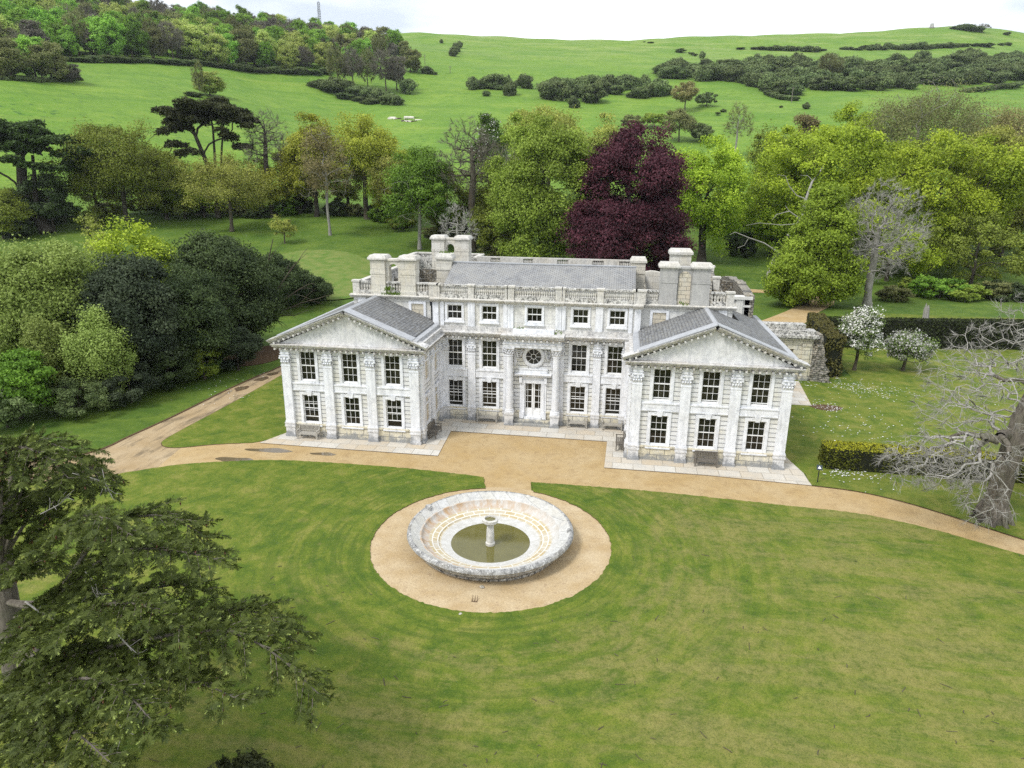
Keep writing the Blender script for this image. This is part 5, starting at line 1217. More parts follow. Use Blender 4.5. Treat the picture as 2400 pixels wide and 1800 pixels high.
def pads(T, H, plist, leaf, seed, bark, trunks, rt, per=900, size=.34, thick=.10):
    """cedars and pines: level plates of foliage carried on long limbs; plist of (x, y, z, rx, ry)"""
    rg = np.random.RandomState(seed); P0 = []; ends = []; lp, ln_, tn = [], [], []
    big = plist; plist = []
    for (x, y, z, rx, ry) in big:
        for k in range(max(4, int(rx * ry * .40))):
            a, q = rg.rand() * 6.28, math.sqrt(rg.rand()); s_ = (.44 + .25 * rg.rand()) * min(rx, ry) ** .5 * 1.3
            plist.append((x + (rx - s_ * .6) * q * math.cos(a), y + (ry - s_ * .6) * q * math.sin(a), z + .35 - .9 * q * q * .6 + .45 * rg.randn(), s_ * 1.25, s_ * 1.1))
    for (x, y, z, rx, ry) in plist:
        area = rx * ry; m = max(2, int(area * .6))
        for k in range(m):
            a, q = rg.rand() * 6.28, math.sqrt(rg.rand()); ends.append((x + rx * .85 * q * math.cos(a), y + ry * .85 * q * math.sin(a), z - .25 + .2 * rg.randn()))
        N = int(per * area / 4.5)
        a = rg.rand(N) * 6.28; q = np.sqrt(rg.rand(N)); wob = 1 + .16 * np.sin(3 * a + x) + .12 * np.sin(7 * a + z)
        px, py = x + rx * q * wob * np.cos(a), y + ry * q * wob * np.sin(a)
        cl = .5 + .5 * np.sin(px * 2.1 + z) * np.cos(py * 2.3 + x); keep = rg.rand(N) < .45 + .55 * cl
        pz = z + (.55 - .75 * q ** 2) * min(rx, ry) * .42 + rg.randn(N) * thick * 2.6 - .25 * (1 - cl)
        lp.append(np.column_stack([px, py, pz])[keep]); ln_.append(np.tile([0, 0, 1.], (keep.sum(), 1))); tn.append((.25 + .6 * cl + .15 * rg.randn(N))[keep])
    parts = [grow(np.array(ends), trunks[0], rg, step=.8, zmin=H * .3, lam=.35, up=.3)]
    P, par = parts[0]; r = radii(P, par, .03, rt); limb_mesh('trunk', P, par, r, M[bark], T)
    for tk in trunks[1:]:
        m = MB(); m.tube(tk, np.linspace(rt * .75, rt * .3, len(tk)), 7); m.build('stem', M[bark], T, True)
    leaves('crown', np.concatenate(lp), size, M['leaf_' + leaf], T, rg, np.concatenate(ln_), .55, np.concatenate(tn), aspect=2.2)
    return T
PARK = 'park trees behind the house'
def tree_at(name, label, cat, q, group=None, rz=0): return thing(name, label, cat, q, rz, group)
def spec(u, vb, vt, wpx, D=None):
    q = at_d(u, D) if D else at(u, vb)
    h = px_size(q, 1); f_ = FW @ (q - CAM)
    # height: where a vertical line at q reaches image row vt
    d = ray(u, vt); t = ((q[:2] - CAM[:2]) @ HF) / (d[:2] @ HF); H = CAM[2] + d[2] * t - q[2]
    return q, H, px_size(q, wpx)
VIEW = math.atan2(HF[1], HF[0]) - math.pi / 2       # turn that keeps a tree's local x across the view

# --- the old park, left to right
q, H, W_ = spec(78, 548, 284, 250)
T = tree_at('cedar_tree', 'dark flat topped cedar with a bent twin trunk at the far left', 'tree', q, PARK, VIEW)
s = H / 24
pads(T, H, [(0, 0, 22.6 * s, 7.5, 6), (-6, 2, 21.6 * s, 5, 5), (6, -1, 20.6 * s, 6, 5), (11, 0, 17.2 * s, 5, 4), (4, -3, 18.3 * s, 5, 4), (-5, -3, 18.6 * s, 6, 4), (-11, 0, 19 * s, 5, 4), (12.5, 1, 14.8 * s, 3.6, 3), (-2, 3, 20 * s, 7, 5), (8, -3, 14.3 * s, 3, 2.5), (-12, -1, 15 * s, 4, 3), (3, -4, 15.6 * s, 4, 3)],
     'cedar', 3, 'bark_dark', [[(3.2, 0, 0), (2.0, 0, 2.5), (.2, 0, 5), (-.6, 0, 8), (-.2, 0, 11), (.4, 0, 14.5), (.2, 0, 18)], [(3.6, .4, 0), (2.6, .4, 3), (1.6, .4, 5), (1.8, .3, 8), (2.4, .3, 12), (3, 0, 16)]], 1.0, per=700, size=.4)
q, H, W_ = spec(300, 530, 276, 245)
broadleaf(tree_at('broadleaf_tree', 'broad pale olive tree in thin new leaf right of the flat topped cedar', 'tree', q, PARK), H, W_, 'olive', 21, 'bark_dark', .12, 110, 150, .36, flat=.7, inner=.4, extra=60)
q, H, W_ = spec(508, 512, 236, 210)
T = tree_at('pine_tree', 'tall dark umbrella pine with several leaning bare stems', 'tree', q, PARK, VIEW); s = H / 27
pads(T, H, [(0, 0, 25.6 * s, 7.5, 6), (5, 0, 24.6 * s, 6, 5), (-5, 1, 24.2 * s, 6, 5), (0, 2, 24 * s, 8, 5), (-8, 1, 22.6 * s, 4.5, 4), (8, -1, 22.6 * s, 4.2, 3.4), (-6.5, -1, 20.4 * s, 4.6, 3.4), (1, -3, 22.6 * s, 5, 3.2), (-8, 0, 17.4 * s, 3.2, 3), (5, -2, 19.2 * s, 3, 2.6), (-10, -1, 13.6 * s, 4, 3), (-4, -2, 15.4 * s, 3, 2.4), (8, 0, 17 * s, 2.6, 2.4), (-12, 0, 14.4 * s, 3, 2.4)],
     'pine', 7, 'bark_dark', [[(.5, 0, 0), (.4, 0, 4), (0, 0, 8), (-1, 0, 13), (-2.6, 0, 18), (-4, 0, 22)], [(.8, .3, 4), (2, .3, 10), (3, .2, 16), (4.6, 0, 24)], [(.6, .3, 7), (1, .5, 14), (1.4, .2, 20), (1.2, 0, 25)]], .5, per=850, size=.34)
q, H, W_ = spec(545, 543, 352, 190)
broadleaf(tree_at('broadleaf_tree', 'small pale yellow-green tree standing in front of the umbrella pine', 'tree', q, PARK), H, W_, 'pale', 23, 'bark', .12, 75, 110, .30, flat=.75, inner=.35, extra=60)
q, H, W_ = spec(637, 512, 243, 120)
bare(tree_at('bare_tree', 'tall narrow leafless tree with an ivy darkened trunk beside the umbrella pine', 'tree', q, PARK), H, W_, 24, 'bark_dark', 'twigs', .3, 420, rt=.55, lob=.2, trunk_to=.85, tw=9, lt=1.4)
q, H, W_ = spec(735, 500, 266, 130, 168)
broadleaf(tree_at('broadleaf_tree', 'bronze gold tree half hidden behind a thin pinkish tree', 'tree', q, PARK), H, W_, 'golden', 25, 'bark_dark', .15, 80, 150, .4, inner=.45)
q, H, W_ = spec(773, 556, 292, 125)
broadleaf(tree_at('broadleaf_tree', 'thin pinkish bronze tree with a slim pale trunk in front of the gold trees', 'tree', q, PARK), H, W_, 'bronze', 26, 'bark_grey', .30, 60, 50, .30, rt=.28, inner=.3, extra=140, flat=.8)
q, H, W_ = spec(860, 516, 270, 160)
broadleaf(tree_at('broadleaf_tree', 'golden green oak with a forked dark trunk left of the court roof', 'tree', q, PARK), H, W_, 'golden', 27, 'bark', .30, 85, 150, .36, rt=.6, inner=.55, extra=50)
q, H, W_ = spec(668, 572, 500, 60)
broadleaf(tree_at('sapling', 'small spindly sapling on the grass left of the thin pinkish tree', 'sapling', q), H, W_, 'pale', 28, 'bark', .15, 35, 40, .22, inner=.2, extra=40)
q, H, W_ = spec(985, 588, 330, 150)
broadleaf(tree_at('broadleaf_tree', 'open mid green tree behind the left roof of the house', 'tree', q, PARK), H, W_, 'green', 29, 'bark_grey', .12, 85, 120, .34, inner=.35, extra=80, rt=.35, lob=.35)
q, H, W_ = spec(920, 540, 355, 120, 158)
broadleaf(tree_at('broadleaf_tree', 'pale thin leafed tree between the golden oak and the open mid green tree', 'tree', q, PARK), H, W_, 'pale', 30, 'bark', .15, 60, 70, .34, inner=.3, extra=100)
q, H, W_ = spec(1108, 590, 262, 190)
bare(tree_at('bare_tree', 'large leafless brown tree with a few bleached limbs behind the left chimneys', 'tree', q, PARK), H, W_, 31, 'bark', 'twigs', .28, 620, rt=.7, tw=9, lt=1.2)
q, H, W_ = spec(1070, 640, 470, 110, 118)
bare(tree_at('bare_tree', 'small pale leafless tree rising behind the left rear chimney arch', 'tree', q, PARK), H, W_, 32, 'bark_pale', 'twigwhite', .2, 220, rt=.22, tw=5, lt=.8, low=-.2)
q, H, W_ = spec(1150, 470, 262, 75, 182)
broadleaf(tree_at('chestnut_tree', 'round dark green chestnut dotted with white flower candles', 'tree', q, PARK), H, W_, 'chestnut', 33, 'bark', .3, 70, 140, .4, inner=.6, blossom=35)
q, H, W_ = spec(1215, 500, 300, 150, 175)
bare(tree_at('bare_tree', 'greyish leafless tree in the gap between chestnut and olive oak', 'tree', q, PARK), H, W_, 34, 'bark_grey', 'twiggreen', .2, 420, rt=.4, tw=9, lt=1.3)
q, H, W_ = spec(1285, 470, 234, 190, 205)
broadleaf(tree_at('broadleaf_tree', 'pale cream-yellow tree top showing above the olive oak', 'tree', q, PARK), H, W_, 'pale', 35, 'bark', .2, 90, 130, .5, inner=.6)
q, H, W_ = spec(1425, 480, 262, 130, 205)
broadleaf(tree_at('broadleaf_tree', 'pale yellow-green tree top between the olive oak and the copper beech', 'tree', q, PARK), H, W_, 'pale', 36, 'bark', .2, 70, 110, .5, inner=.45, extra=50)
q, H, W_ = spec(1268, 648, 256, 262)
broadleaf(tree_at('broadleaf_tree', 'big olive-green oak directly behind the middle of the house roof', 'tree', q, PARK), H, W_, 'olive', 37, 'bark_dark', .04, 190, 185, .36, rt=.7, rad=2.0, inner=.5, lob=.28, low=-.95, extra=40)
q, H, W_ = spec(1478, 660, 290, 275, 118)
T = tree_at('copper_beech', 'large dark purple copper beech behind the right end of the roof', 'tree', q, PARK)
rg = np.random.RandomState(38); H0 = H
ends = np.concatenate([crown_ends(rg, 190, (.3, 0, H * .60), W_ * .41, W_ * .40, H * .39, .40, 8, -.9), crown_ends(rg, 110, (-W_ * .17, -2, H * .30), W_ * .32, W_ * .32, H * .28, .35, 7, -.95), crown_ends(rg, 110, (W_ * .18, 0, H * .36), W_ * .30, W_ * .32, H * .32, .35, 7, -.95)])
P, par = grow(ends, [(0, 0, 0), (.1, 0, 2), (0, .1, 5), (.1, 0, 9), (0, 0, 14)], rg, step=.9, zmin=3); limb_mesh('trunk', P, par, radii(P, par, .03, .8), M['bark_dark'], T)
p_, n_, t_ = clumps(rg, ends, 300, 1.8, np.array([0, 0, H * .45]), .6); leaves('crown', p_, .25, M['leaf_copper'], T, rg, n_, .75, t_)
q, H, W_ = spec(1642, 616, 318, 175)
broadleaf(tree_at('beech_tree', 'yellowish green beech with a dark ivy clad trunk right of the copper beech', 'tree', q, PARK), H, W_, 'yellowgreen', 39, 'bark_dark', .12, 130, 170, .36, rt=.75, rad=1.7, inner=.55, low=-.9, flat=.75)
q, H, W_ = spec(1722, 372, 244, 75)
bare(tree_at('bare_tree', 'wind combed leafless tree alone on the field above the yellowish beech', 'tree', q), H, W_, 40, 'bark_grey', 'twiggreen', .2, 260, rt=.35, tw=10, lt=1.8, wt=.08)
q, H, W_ = spec(1812, 560, 290, 110, 172)
broadleaf(tree_at('broadleaf_tree', 'olive tree with thin foliage behind the dead stag-headed tree', 'tree', q, PARK), H, W_, 'olive', 41, 'bark', .15, 80, 120, .42, inner=.45, extra=40)
q, H, W_ = spec(1905, 600, 274, 285, 150)
broadleaf(tree_at('beech_tree', 'wide domed yellow-green beech behind the dead stag-headed tree', 'tree', q, PARK), H, W_, 'yellowgreen', 42, 'bark', .10, 180, 165, .42, rad=2.1, inner=.6, lob=.3, low=-.9)
q, H, W_ = spec(1882, 520, 256, 75, 200)
broadleaf(tree_at('broadleaf_tree', 'small rusty orange tree top above the wide domed beech', 'tree', q, PARK), H, W_, 'bronze', 43, 'bark', .3, 50, 120, .45, inner=.6)
q, H, W_ = spec(1995, 500, 226, 110, 215)
broadleaf(tree_at('broadleaf_tree', 'pale green tree top leaning from the edge of the right wood', 'tree', q, PARK), H, W_, 'yellowgreen', 44, 'bark', .2, 60, 120, .5, inner=.6)
q, H, W_ = spec(2135, 500, 180, 270, 190)
broadleaf(tree_at('broadleaf_tree', 'very wide olive grey tree with thin leaf topping the right wood', 'tree', q, PARK), H, W_, 'twiggreen', 45, 'bark_grey', .3, 120, 110, .34, rt=.7, inner=.3, extra=160, flat=.9)
q, H, W_ = spec(2330, 500, 205, 210, 190)
broadleaf(tree_at('broadleaf_tree', 'reddish brown thinly leaved tree on the right edge of the picture', 'tree', q, PARK), H, W_, 'bronze', 46, 'bark', .2, 90, 100, .34, inner=.35, extra=140, flat=.9)
q, H, W_ = spec(2215, 690, 305, 350, 138)
broadleaf(tree_at('beech_tree', 'massive bright yellow-green beech behind the grey leafless tree', 'tree', q, PARK), H, W_, 'yellowgreen', 47, 'bark_dark', -.03, 230, 185, .40, rad=2.1, inner=.6, lob=.34, low=-.95, rt=.9)
q, H, W_ = spec(2385, 690, 285, 260, 150)
broadleaf(tree_at('beech_tree', 'tall pale olive beech filling the right edge above the tall hedge', 'tree', q, PARK), H, W_, 'pale', 48, 'bark_dark', .03, 170, 170, .42, rad=2.1, inner=.6, low=-.95)
q, H, W_ = spec(2110, 640, 330, 130, 165)
broadleaf(tree_at('broadleaf_tree', 'fresh green tree filling the gap behind the two largest beeches', 'tree', q, PARK), H, W_, 'lime', 49, 'bark', .1, 80, 130, .44, inner=.55)
q, H, W_ = spec(1888, 625, 385, 130, 128)
T = tree_at('dead_tree', 'dead stag-headed tree with bleached broken limbs', 'tree', q, PARK, VIEW); s = H / 17
m = MB(); K = lambda *p: [tuple(np.array(v) * s) for v in p]
m.tube(K((-3.8, 0, 0), (-3.0, 0, 3), (-1.4, 0, 6.5), (.4, 0, 9.5), (.6, 0, 12), (1.2, 0, 14.5), (2.2, 0, 16), (2.6, 0, 17)), [.48, .40, .34, .29, .24, .18, .11, .04], 9)
for b, r0_ in ((K((-2.6, 0, 4), (-5, 0, 5.4), (-7.5, -.3, 6.2), (-9.6, 0, 7.0), (-10.4, 0, 6.6)), .22), (K((.2, 0, 9), (-1.8, -.3, 10.2), (-3.6, -.2, 9.7), (-4.2, 0, 8.8)), .17), (K((.3, 0, 8.4), (-2.5, .3, 8.1), (-6, .2, 8.4), (-8, .2, 8.0)), .11), (K((.6, 0, 12), (-.8, .2, 12.5), (-2.2, 0, 13.9), (-2.9, 0, 15.3), (-4.2, 0, 15.5)), .15), (K((.6, 0, 10), (2.2, 0, 10.4), (3.6, -.2, 9.8)), .12), (K((1.0, 0, 13.6), (2.4, .1, 13.2), (3.3, 0, 12.4)), .10), (K((1.3, 0, 14.6), (.4, 0, 15.4), (-.6, .1, 15.4)), .09), (K((-7.5, -.3, 6.2), (-8, 0, 5), (-9, 0, 4.6)), .09), (K((.5, 0, 9.4), (1.8, .2, 8.7), (3.2, 0, 8.9)), .11), (K((-1.8, -.3, 10.2), (-2.4, 0, 11.0)), .07)):
    m.tube(b, np.linspace(r0_ * .75, .03, len(b)), 6)
m.build('trunk', M['bark_pale'], T, True)
q, H, W_ = spec(1886, 716, 434, 205)
T = tree_at('lime_tree', 'bright lime-green full crowned tree beside the curving gravel path', 'tree', q, PARK, VIEW); rg = np.random.RandomState(51)
ends = np.concatenate([crown_ends(rg, 170, (W_ * .12, 0, H * .64), W_ * .34, W_ * .36, H * .36, .45, 8, -.95, .4), crown_ends(rg, 120, (-W_ * .20, -1.2, H * .27), W_ * .34, W_ * .34, H * .27, .4, 7, -.98, .4), crown_ends(rg, 90, (W_ * .22, -.5, H * .30), W_ * .30, W_ * .34, H * .28, .4, 7, -.95, .4)])
P, par = grow(ends, [(0, 0, 0), (.05, 0, 1.5), (.1, 0, 3.5), (.2, 0, 6), (.4, 0, 9)], rg, step=.7, zmin=1.2); limb_mesh('trunk', P, par, radii(P, par, .02, .4, 1.95), M['bark_dark'], T)
p_, n_, t_ = clumps(rg, ends, 260, 1.15, np.array([0, 0, H * .45]), .7); leaves('crown', p_, .21, M['leaf_lime'], T, rg, n_, .75, t_ + .15 * (p_[:, 2] / H - .5))  # upper leaves toned lighter, a painted top highlight along with new growth
q, H, W_ = spec(2029, 722, 418, 225)
bare(tree_at('bare_tree', 'silver grey leafless tree with contorted limbs in front of the big beech', 'tree', q, PARK), H, W_, 52, 'bark_grey', 'twigwhite', .10, 1200, rt=.55, low=-.75, tw=7, lt=.9, wt=.035, inner=.3, trunk_to=.6)
for u, vb, vt, wp, nm, lf, lab in ((1605, 258, 190, 62, 'oak_tree', 'bronze', 'rusty brown oak standing on the field above the copper beech'), (1655, 250, 214, 48, 'bush', 'scrub', 'dark round bush at the right foot of the rusty brown oak'), (1590, 335, 250, 80, 'birch_tree', 'twiggreen', 'thin pale stemmed tree showing above the copper beech'), (1640, 335, 290, 60, 'bush', 'scrub', 'dark bush on the field edge just right of the copper beech top'), (1530, 300, 262, 60, 'bush', 'olive', 'olive bush on the field edge just left of the copper beech top'), (1480, 296, 268, 45, 'bush', 'twiggreen', 'grey-green bush on the field between two pale tree tops')):
    q, H, W_ = spec(u, vb, vt, wp)
    broadleaf(tree_at(nm, lab, 'bush' if nm == 'bush' else 'tree', q), H, W_, lf, u, 'bark', .05 if nm == 'bush' else .2, 50, 70, .55, inner=.5, extra=30)
for u, vb, vt, wp, D, lf, lab in ((212, 525, 335, 190, 160, 'olive', 'broad olive green tree between the flat topped cedar and the thin new leaf tree'), (392, 515, 350, 170, 0, 'pale', 'pale green tree left of the umbrella pine trunks'), (592, 508, 372, 150, 0, 'olive', 'olive green tree under the leafless ivy trunked tree'), (695, 505, 318, 160, 172, 'golden', 'yellow-gold tree left behind the thin pinkish tree'), (812, 512, 330, 120, 175, 'pale', 'pale green tree behind the golden green oak'), (935, 525, 372, 160, 165, 'yellowgreen', 'yellow-green tree filling the gap left of the large leafless tree'), (1040, 560, 392, 150, 150, 'olive', 'olive green tree low between two leafless trees'), (1178, 590, 352, 170, 150, 'olive', 'olive green tree just left of the big oak'), (45, 545, 430, 170, 155, 'olive', 'olive green tree behind the twin trunk of the cedar'), (1730, 590, 430, 150, 172, 'yellowgreen', 'shaded yellow-green tree right behind the ivy clad beech'), (1560, 560, 440, 110, 160, 'olive', 'olive tree glimpsed between the copper beech and the ivy clad beech'), (480, 512, 395, 130, 0, 'yellowgreen', 'small yellow-green tree at the foot of the umbrella pine'), (1830, 600, 430, 140, 150, 'yellowgreen', 'yellow-green tree low behind the dead stag-headed tree'), (434, 512, 392, 130, 0, 'olive', 'thin olive tree behind and left of the umbrella pine trunks'), (128, 545, 400, 110, 0, 'dark', 'dark evergreen just right of the flat topped cedar trunk'), (10, 560, 440, 120, 0, 'olive', 'olive shrubby tree at the picture edge under the flat topped cedar'), (1765, 600, 470, 130, 168, 'green', 'shaded green tree between the ivy clad beech and the dead tree'), (1690, 560, 470, 90, 185, 'olive', 'low olive tree in the field gap right of the ivy clad beech'), (705, 500, 300, 100, 175, 'bronze', 'slim bronze tree tucked behind the leafless ivy trunked tree'), (1385, 560, 430, 120, 150, 'green', 'green tree in the gap between olive oak and copper beech'), (1160, 600, 470, 110, 140, 'olive', 'low olive tree at the foot of the large leafless brown tree'), (2120, 700, 480, 260, 126, 'yellowgreen', 'shaded yellow-green tree just right of the grey leafless tree'), (2330, 712, 500, 260, 122, 'olive', 'shaded lower tree below the tall pale olive beech')):
    q, H, W_ = spec(u, vb, vt, wp, D or None)
    broadleaf(tree_at('broadleaf_tree', lab, 'tree', q, PARK), H, W_, lf, u, 'bark_dark', .05, 70, 110, .34, inner=.45, extra=40, low=-.95)
# understorey that closes the gaps at the far edge of the park
UND = 'bushes along the park boundary'
rg = np.random.RandomState(77); proto = None
protos = []
for k, lf in enumerate(('dark', 'olive', 'green', 'twiggreen')):
    protos.append(broadleaf(thing('shrub', 'x', 'shrub', (0, 0, -50), 0, UND), 3.4, 5.6, lf, 300 + k, 'bark_dark', -.1, 45, 90, .30, inner=.5, low=-.9, rt=.1))
adj = ('dark evergreen', 'olive', 'fresh green', 'greyish twiggy'); used = [0] * 4
spots = [(u, v, .8 + .5 * rg.rand()) for u, v in [(110, 520), (160, 512), (215, 535), (250, 505), (330, 500), (372, 497), (420, 500), (470, 503), (530, 500), (580, 505), (610, 512), (670, 505), (700, 500), (795, 506), (830, 508), (880, 512), (905, 520), (945, 540), (1020, 560), (1060, 560), (1150, 570), (1190, 560), (1560, 560), (1700, 545), (1740, 560), (1780, 560), (1830, 575), (40, 560), (15, 530), (1160, 605), (1380, 600), (1740, 600), (2150, 690), (2200, 700), (2260, 705), (2320, 700), (2370, 705), (2090, 705)]]
ordn = ['first', 'second', 'third', 'fourth', 'fifth', 'sixth', 'seventh', 'eighth', 'ninth', 'tenth', 'eleventh', 'twelfth', 'thirteenth', 'fourteenth', 'fifteenth', 'sixteenth', 'seventeenth', 'eighteenth', 'nineteenth', 'twentieth']
def nth(i):
    if i < 20: return ordn[i]
    t_, o_ = divmod(i + 1, 10); tens = {2: 'twent', 3: 'thirt', 4: 'fort', 5: 'fift', 6: 'sixt', 7: 'sevent', 8: 'eight', 9: 'ninet'}
    if t_ >= 10: return 'hundred and ' + nth(i - 100) if i >= 100 else 'hundredth'
    return (tens[t_] + 'ieth') if o_ == 0 else tens[t_] + 'y-' + ordn[o_ - 1]
spots.sort()
for (u, v, sc) in spots:
    k = rg.randint(4); q = at(u, v); o = protos[k] if used[k] == 0 else dup(protos[k])
    o.location = q; o.rotation_euler = (0, 0, rg.rand() * 6); o.scale = (sc * 1.2, sc * 1.2, sc * (.8 + .5 * rg.rand()))
    used[k] += 1; o['label'] = f'{adj[k]} shrub under the park trees, {nth(used[k] - 1)} such from the left'

# --- the dark shrubbery along the drive on the left
SH = 'trees and shrubs beside the drive'
def sh(name, lab, u, vb, vt, wpx, lf, seed, **kw):
    q, H, W_ = spec(u, vb, vt, wpx); cat = kw.pop('cat', 'tree')
    d_ = kw.pop('back', 0); 
    if d_: q = np.array([q[0] - d_ * .5, q[1] + d_ * .87, q[2]]); q[2] = float(terrain(q[0], q[1])); d = ray(u, vt); t = ((q[:2] - CAM[:2]) @ HF) / (d[:2] @ HF); H = CAM[2] + d[2] * t - q[2]; W_ = px_size(q, wpx)
    args = dict(bark='bark_dark', base=.02, n=110, per=190, size=.24, low=-.95, inner=.5, rad=None); args.update(kw)
    return broadleaf(tree_at(name, lab, cat, q, SH), H, W_, lf, seed, **args)
sh('willow_tree', 'large feathery pale green tree at the top left of the shrubbery', 110, 950, 548, 250, 'willow', 61, back=6, n=150, size=.22, per=210, flat=.9, lob=.3)
sh('willow_tree', 'drooping light green tree spilling over the dark evergreens', 255, 945, 738, 135, 'willow', 62, n=70, size=.16, flat=1.2, per=200, depth=5, lob=.35)
sh('willow_tree', 'upright light green small tree left of the drooping one', 150, 960, 742, 110, 'willow', 72, n=60, size=.16, flat=1.1, per=190, depth=5, lob=.35)
sh('maple_tree', 'fresh mid green broad leaved tree at the left edge of the drive lawn', 50, 985, 810, 150, 'green', 63, n=70, size=.20, per=200, flat=.45, lob=.3)
sh('holm_oak', 'large blue-black evergreen in the middle of the shrubbery', 325, 930, 578, 215, 'bluedark', 64, back=3, n=150, per=210, lob=.32, size=.2)
sh('holm_oak', 'dark dull green evergreen right of the large blue-black one', 455, 890, 612, 185, 'dark', 65, back=1, n=130, per=200, lob=.3, size=.2)
sh('holm_oak', 'tall rounded dark evergreen at the far end of the shrubbery', 545, 860, 540, 225, 'dark', 66, back=6, n=150, per=210, lob=.3, size=.22)
sh('holm_oak', 'dark evergreen with dead boughs just beyond the left wing', 655, 800, 572, 120, 'dark', 67, back=18, n=90, per=200, size=.22, depth=9)
sh('holm_oak', 'low wide dark evergreen mound showing above the left wing roof', 735, 800, 632, 190, 'dark', 77, back=24, n=110, per=200, size=.22, depth=10)
sh('rhododendron', 'glossy dark rounded shrub at the front foot of the tall rounded evergreen', 560, 875, 755, 105, 'bluedark', 68, n=60, per=190, size=.15, cat='shrub')
sh('rhododendron', 'olive tinged shrub where the shrubbery meets the drive lawn', 480, 890, 765, 85, 'olive', 69, n=45, per=160, size=.15, cat='shrub', bark='bark')
sh('field_maple', 'yellow-green tree standing up behind the dark evergreens', 330, 900, 520, 235, 'yellowgreen', 70, back=13, n=120, per=110, size=.24, extra=90, lob=.3)
sh('field_maple', 'pale grey-green thin bush between the cedar trunk and the yellow-green tree', 165, 900, 508, 90, 'pale', 71, back=24, n=50, per=60, size=.22, extra=80)
sh('laurel_bush', 'low dark bush at the front edge of the shrubbery', 310, 948, 855, 130, 'bluedark', 73, n=50, per=180, size=.15, cat='shrub')
sh('laurel_bush', 'low green ivy covered bush below the drooping light green tree', 190, 975, 890, 170, 'scrub', 74, n=60, per=180, size=.14, cat='shrub')
sh('laurel_bush', 'low dark leafy bush at the extreme left foot of the shrubbery', 20, 1010, 905, 120, 'scrub', 75, n=50, per=170, size=.15, cat='shrub')
sh('laurel_bush', 'dark bush filling the shrubbery below the blue-black evergreen', 400, 915, 800, 110, 'dark', 76, n=50, per=180, size=.15, cat='shrub')
q = at(598, 770); T = tree_at('fallen_tree', 'dead bent boughs with bare brown twigs leaning out beside the left wing', 'tree', (-33.0, 22, .1), SH, VIEW)
rg = np.random.RandomState(9); Q = lambda U, V, D: (ray(U, V) * D / (ray(U, V)[:2] @ HF) + CAM)
m = MB(); base_ = Q(604, 765, 76)
for (u1, v1, D1, r_) in ((640, 560, 75, .11), (700, 610, 75, .10), (720, 668, 74, .14), (745, 700, 74, .08), (690, 740, 73, .07), (660, 755, 73, .06)):
    e = Q(u1, v1, D1); midp = (base_ + e) / 2 + np.array([0, 0, .9]); pts = [(1 - t) ** 2 * base_ + 2 * t * (1 - t) * midp + t * t * e for t in np.linspace(0, 1, 8)]
    m.tube(pts, np.linspace(r_ * 1.3, .04, 8), 6)
    for k in range(7 if v1 > 600 else 4):
        a = pts[2 + k % 6]; f_ = a + (e - base_) * (.15 + .2 * rg.rand()) + rg.randn(3) * .5 - np.array([0, 0, .9 * rg.rand()]); m.tube([a, (a + f_) / 2 + (0, 0, .12), f_], [.035, .025, .012], 4)
off = np.array([-33.0, 22, .1]); inv = np.linalg.inv(move(off[0], off[1], off[2], VIEW))
m.v = [np.column_stack([v, np.ones(len(v))]) @ inv.T[:, :3] for v in m.v]
m.build('bough', M['bark'], T, True)
# --- two trees in blossom by the tall hedge
for lab, u, vb, vt, wpx, sd_, ln_ in (('taller white blossom tree, nearer the rubble wall end', 2002, 869, 716, 88, 81, .1), ('lower spreading white blossom tree, right of the taller one', 2114, 873, 771, 104, 82, .4)):
    q, H, W_ = spec(u, vb, vt, wpx)
    broadleaf(tree_at('blossom_tree', lab, 'tree', q, 'blossom trees on the right lawn', VIEW), H, W_, 'hawthorn', sd_, 'bark', .27, 46, 60, .17, rt=.15, rad=.62, inner=.5, lob=.4, low=-.8, lean=ln_, blossom=95, extra=50)
# --- the old bare oak in the right foreground
q = at(2322, 1222); T = tree_at('bare_oak', 'old leafless oak with a thick furrowed trunk beside the gravel path at right', 'tree', q, None, VIEW)
rg = np.random.RandomState(91)
tr = [(0, 0, 0), (.05, 0, 1.2), (.1, 0, 2.6), (.25, 0, 4.2), (.35, .1, 6), (.6, 0, 7.6), (.9, 0, 9.2), (1.3, 0, 10.6)]
ends = np.concatenate([crown_ends(rg, 1300, (.8, 0, 7.2), 6.4, 5.8, 5.6, .30, 8, -.85, .3), crown_ends(rg, 560, (-3.7, -.8, 3.8), 3.7, 2.4, 1.6, .3, 6, -1, .3), crown_ends(rg, 400, (4.6, -.6, 3.6), 3.6, 3.2, 2.4, .3, 6, -1, .3), crown_ends(rg, 90, (-2.6, -2.4, 2.4), 1.6, 1.4, 1.3, .3, 6, -1, .3)])
P, par = grow(ends, tr, rg, step=.34, zmin=2.2, lam=.16, up=.25, sag=.05, wig=.26)
r = radii(P, par, .008, .56, 1.7); limb_mesh('trunk', P, par, r, M['bark_tree'], T, nmin=4, nmax=14, flare=1.35, sel=r > .085); limb_mesh('branches', P, par, r, M['bark_oak'], T, nmin=4, sel=r <= .085)
m = MB()
for k in range(9):
    a = k * .7; e = np.array([math.cos(a), math.sin(a), 0]); m.tube([e * .55 + (0, 0, 1.0), e * .72 + (0, 0, .45), e * 1.0 + (0, 0, -.05)], [.12, .17, .16], 6)
m.build('root_flare', M['bark_tree'], T, True)
tips = np.where(np.bincount(par[1:], minlength=len(P)) == 0)[0]; ids = np.repeat(tips, 14); N = len(ids)
d = P[ids] - P[par[ids]]; d /= np.linalg.norm(d, axis=1)[:, None] + 1e-9; d = d * .8 + rg.randn(N, 3) * .55 - [0, 0, .12]; d /= np.linalg.norm(d, axis=1)[:, None]
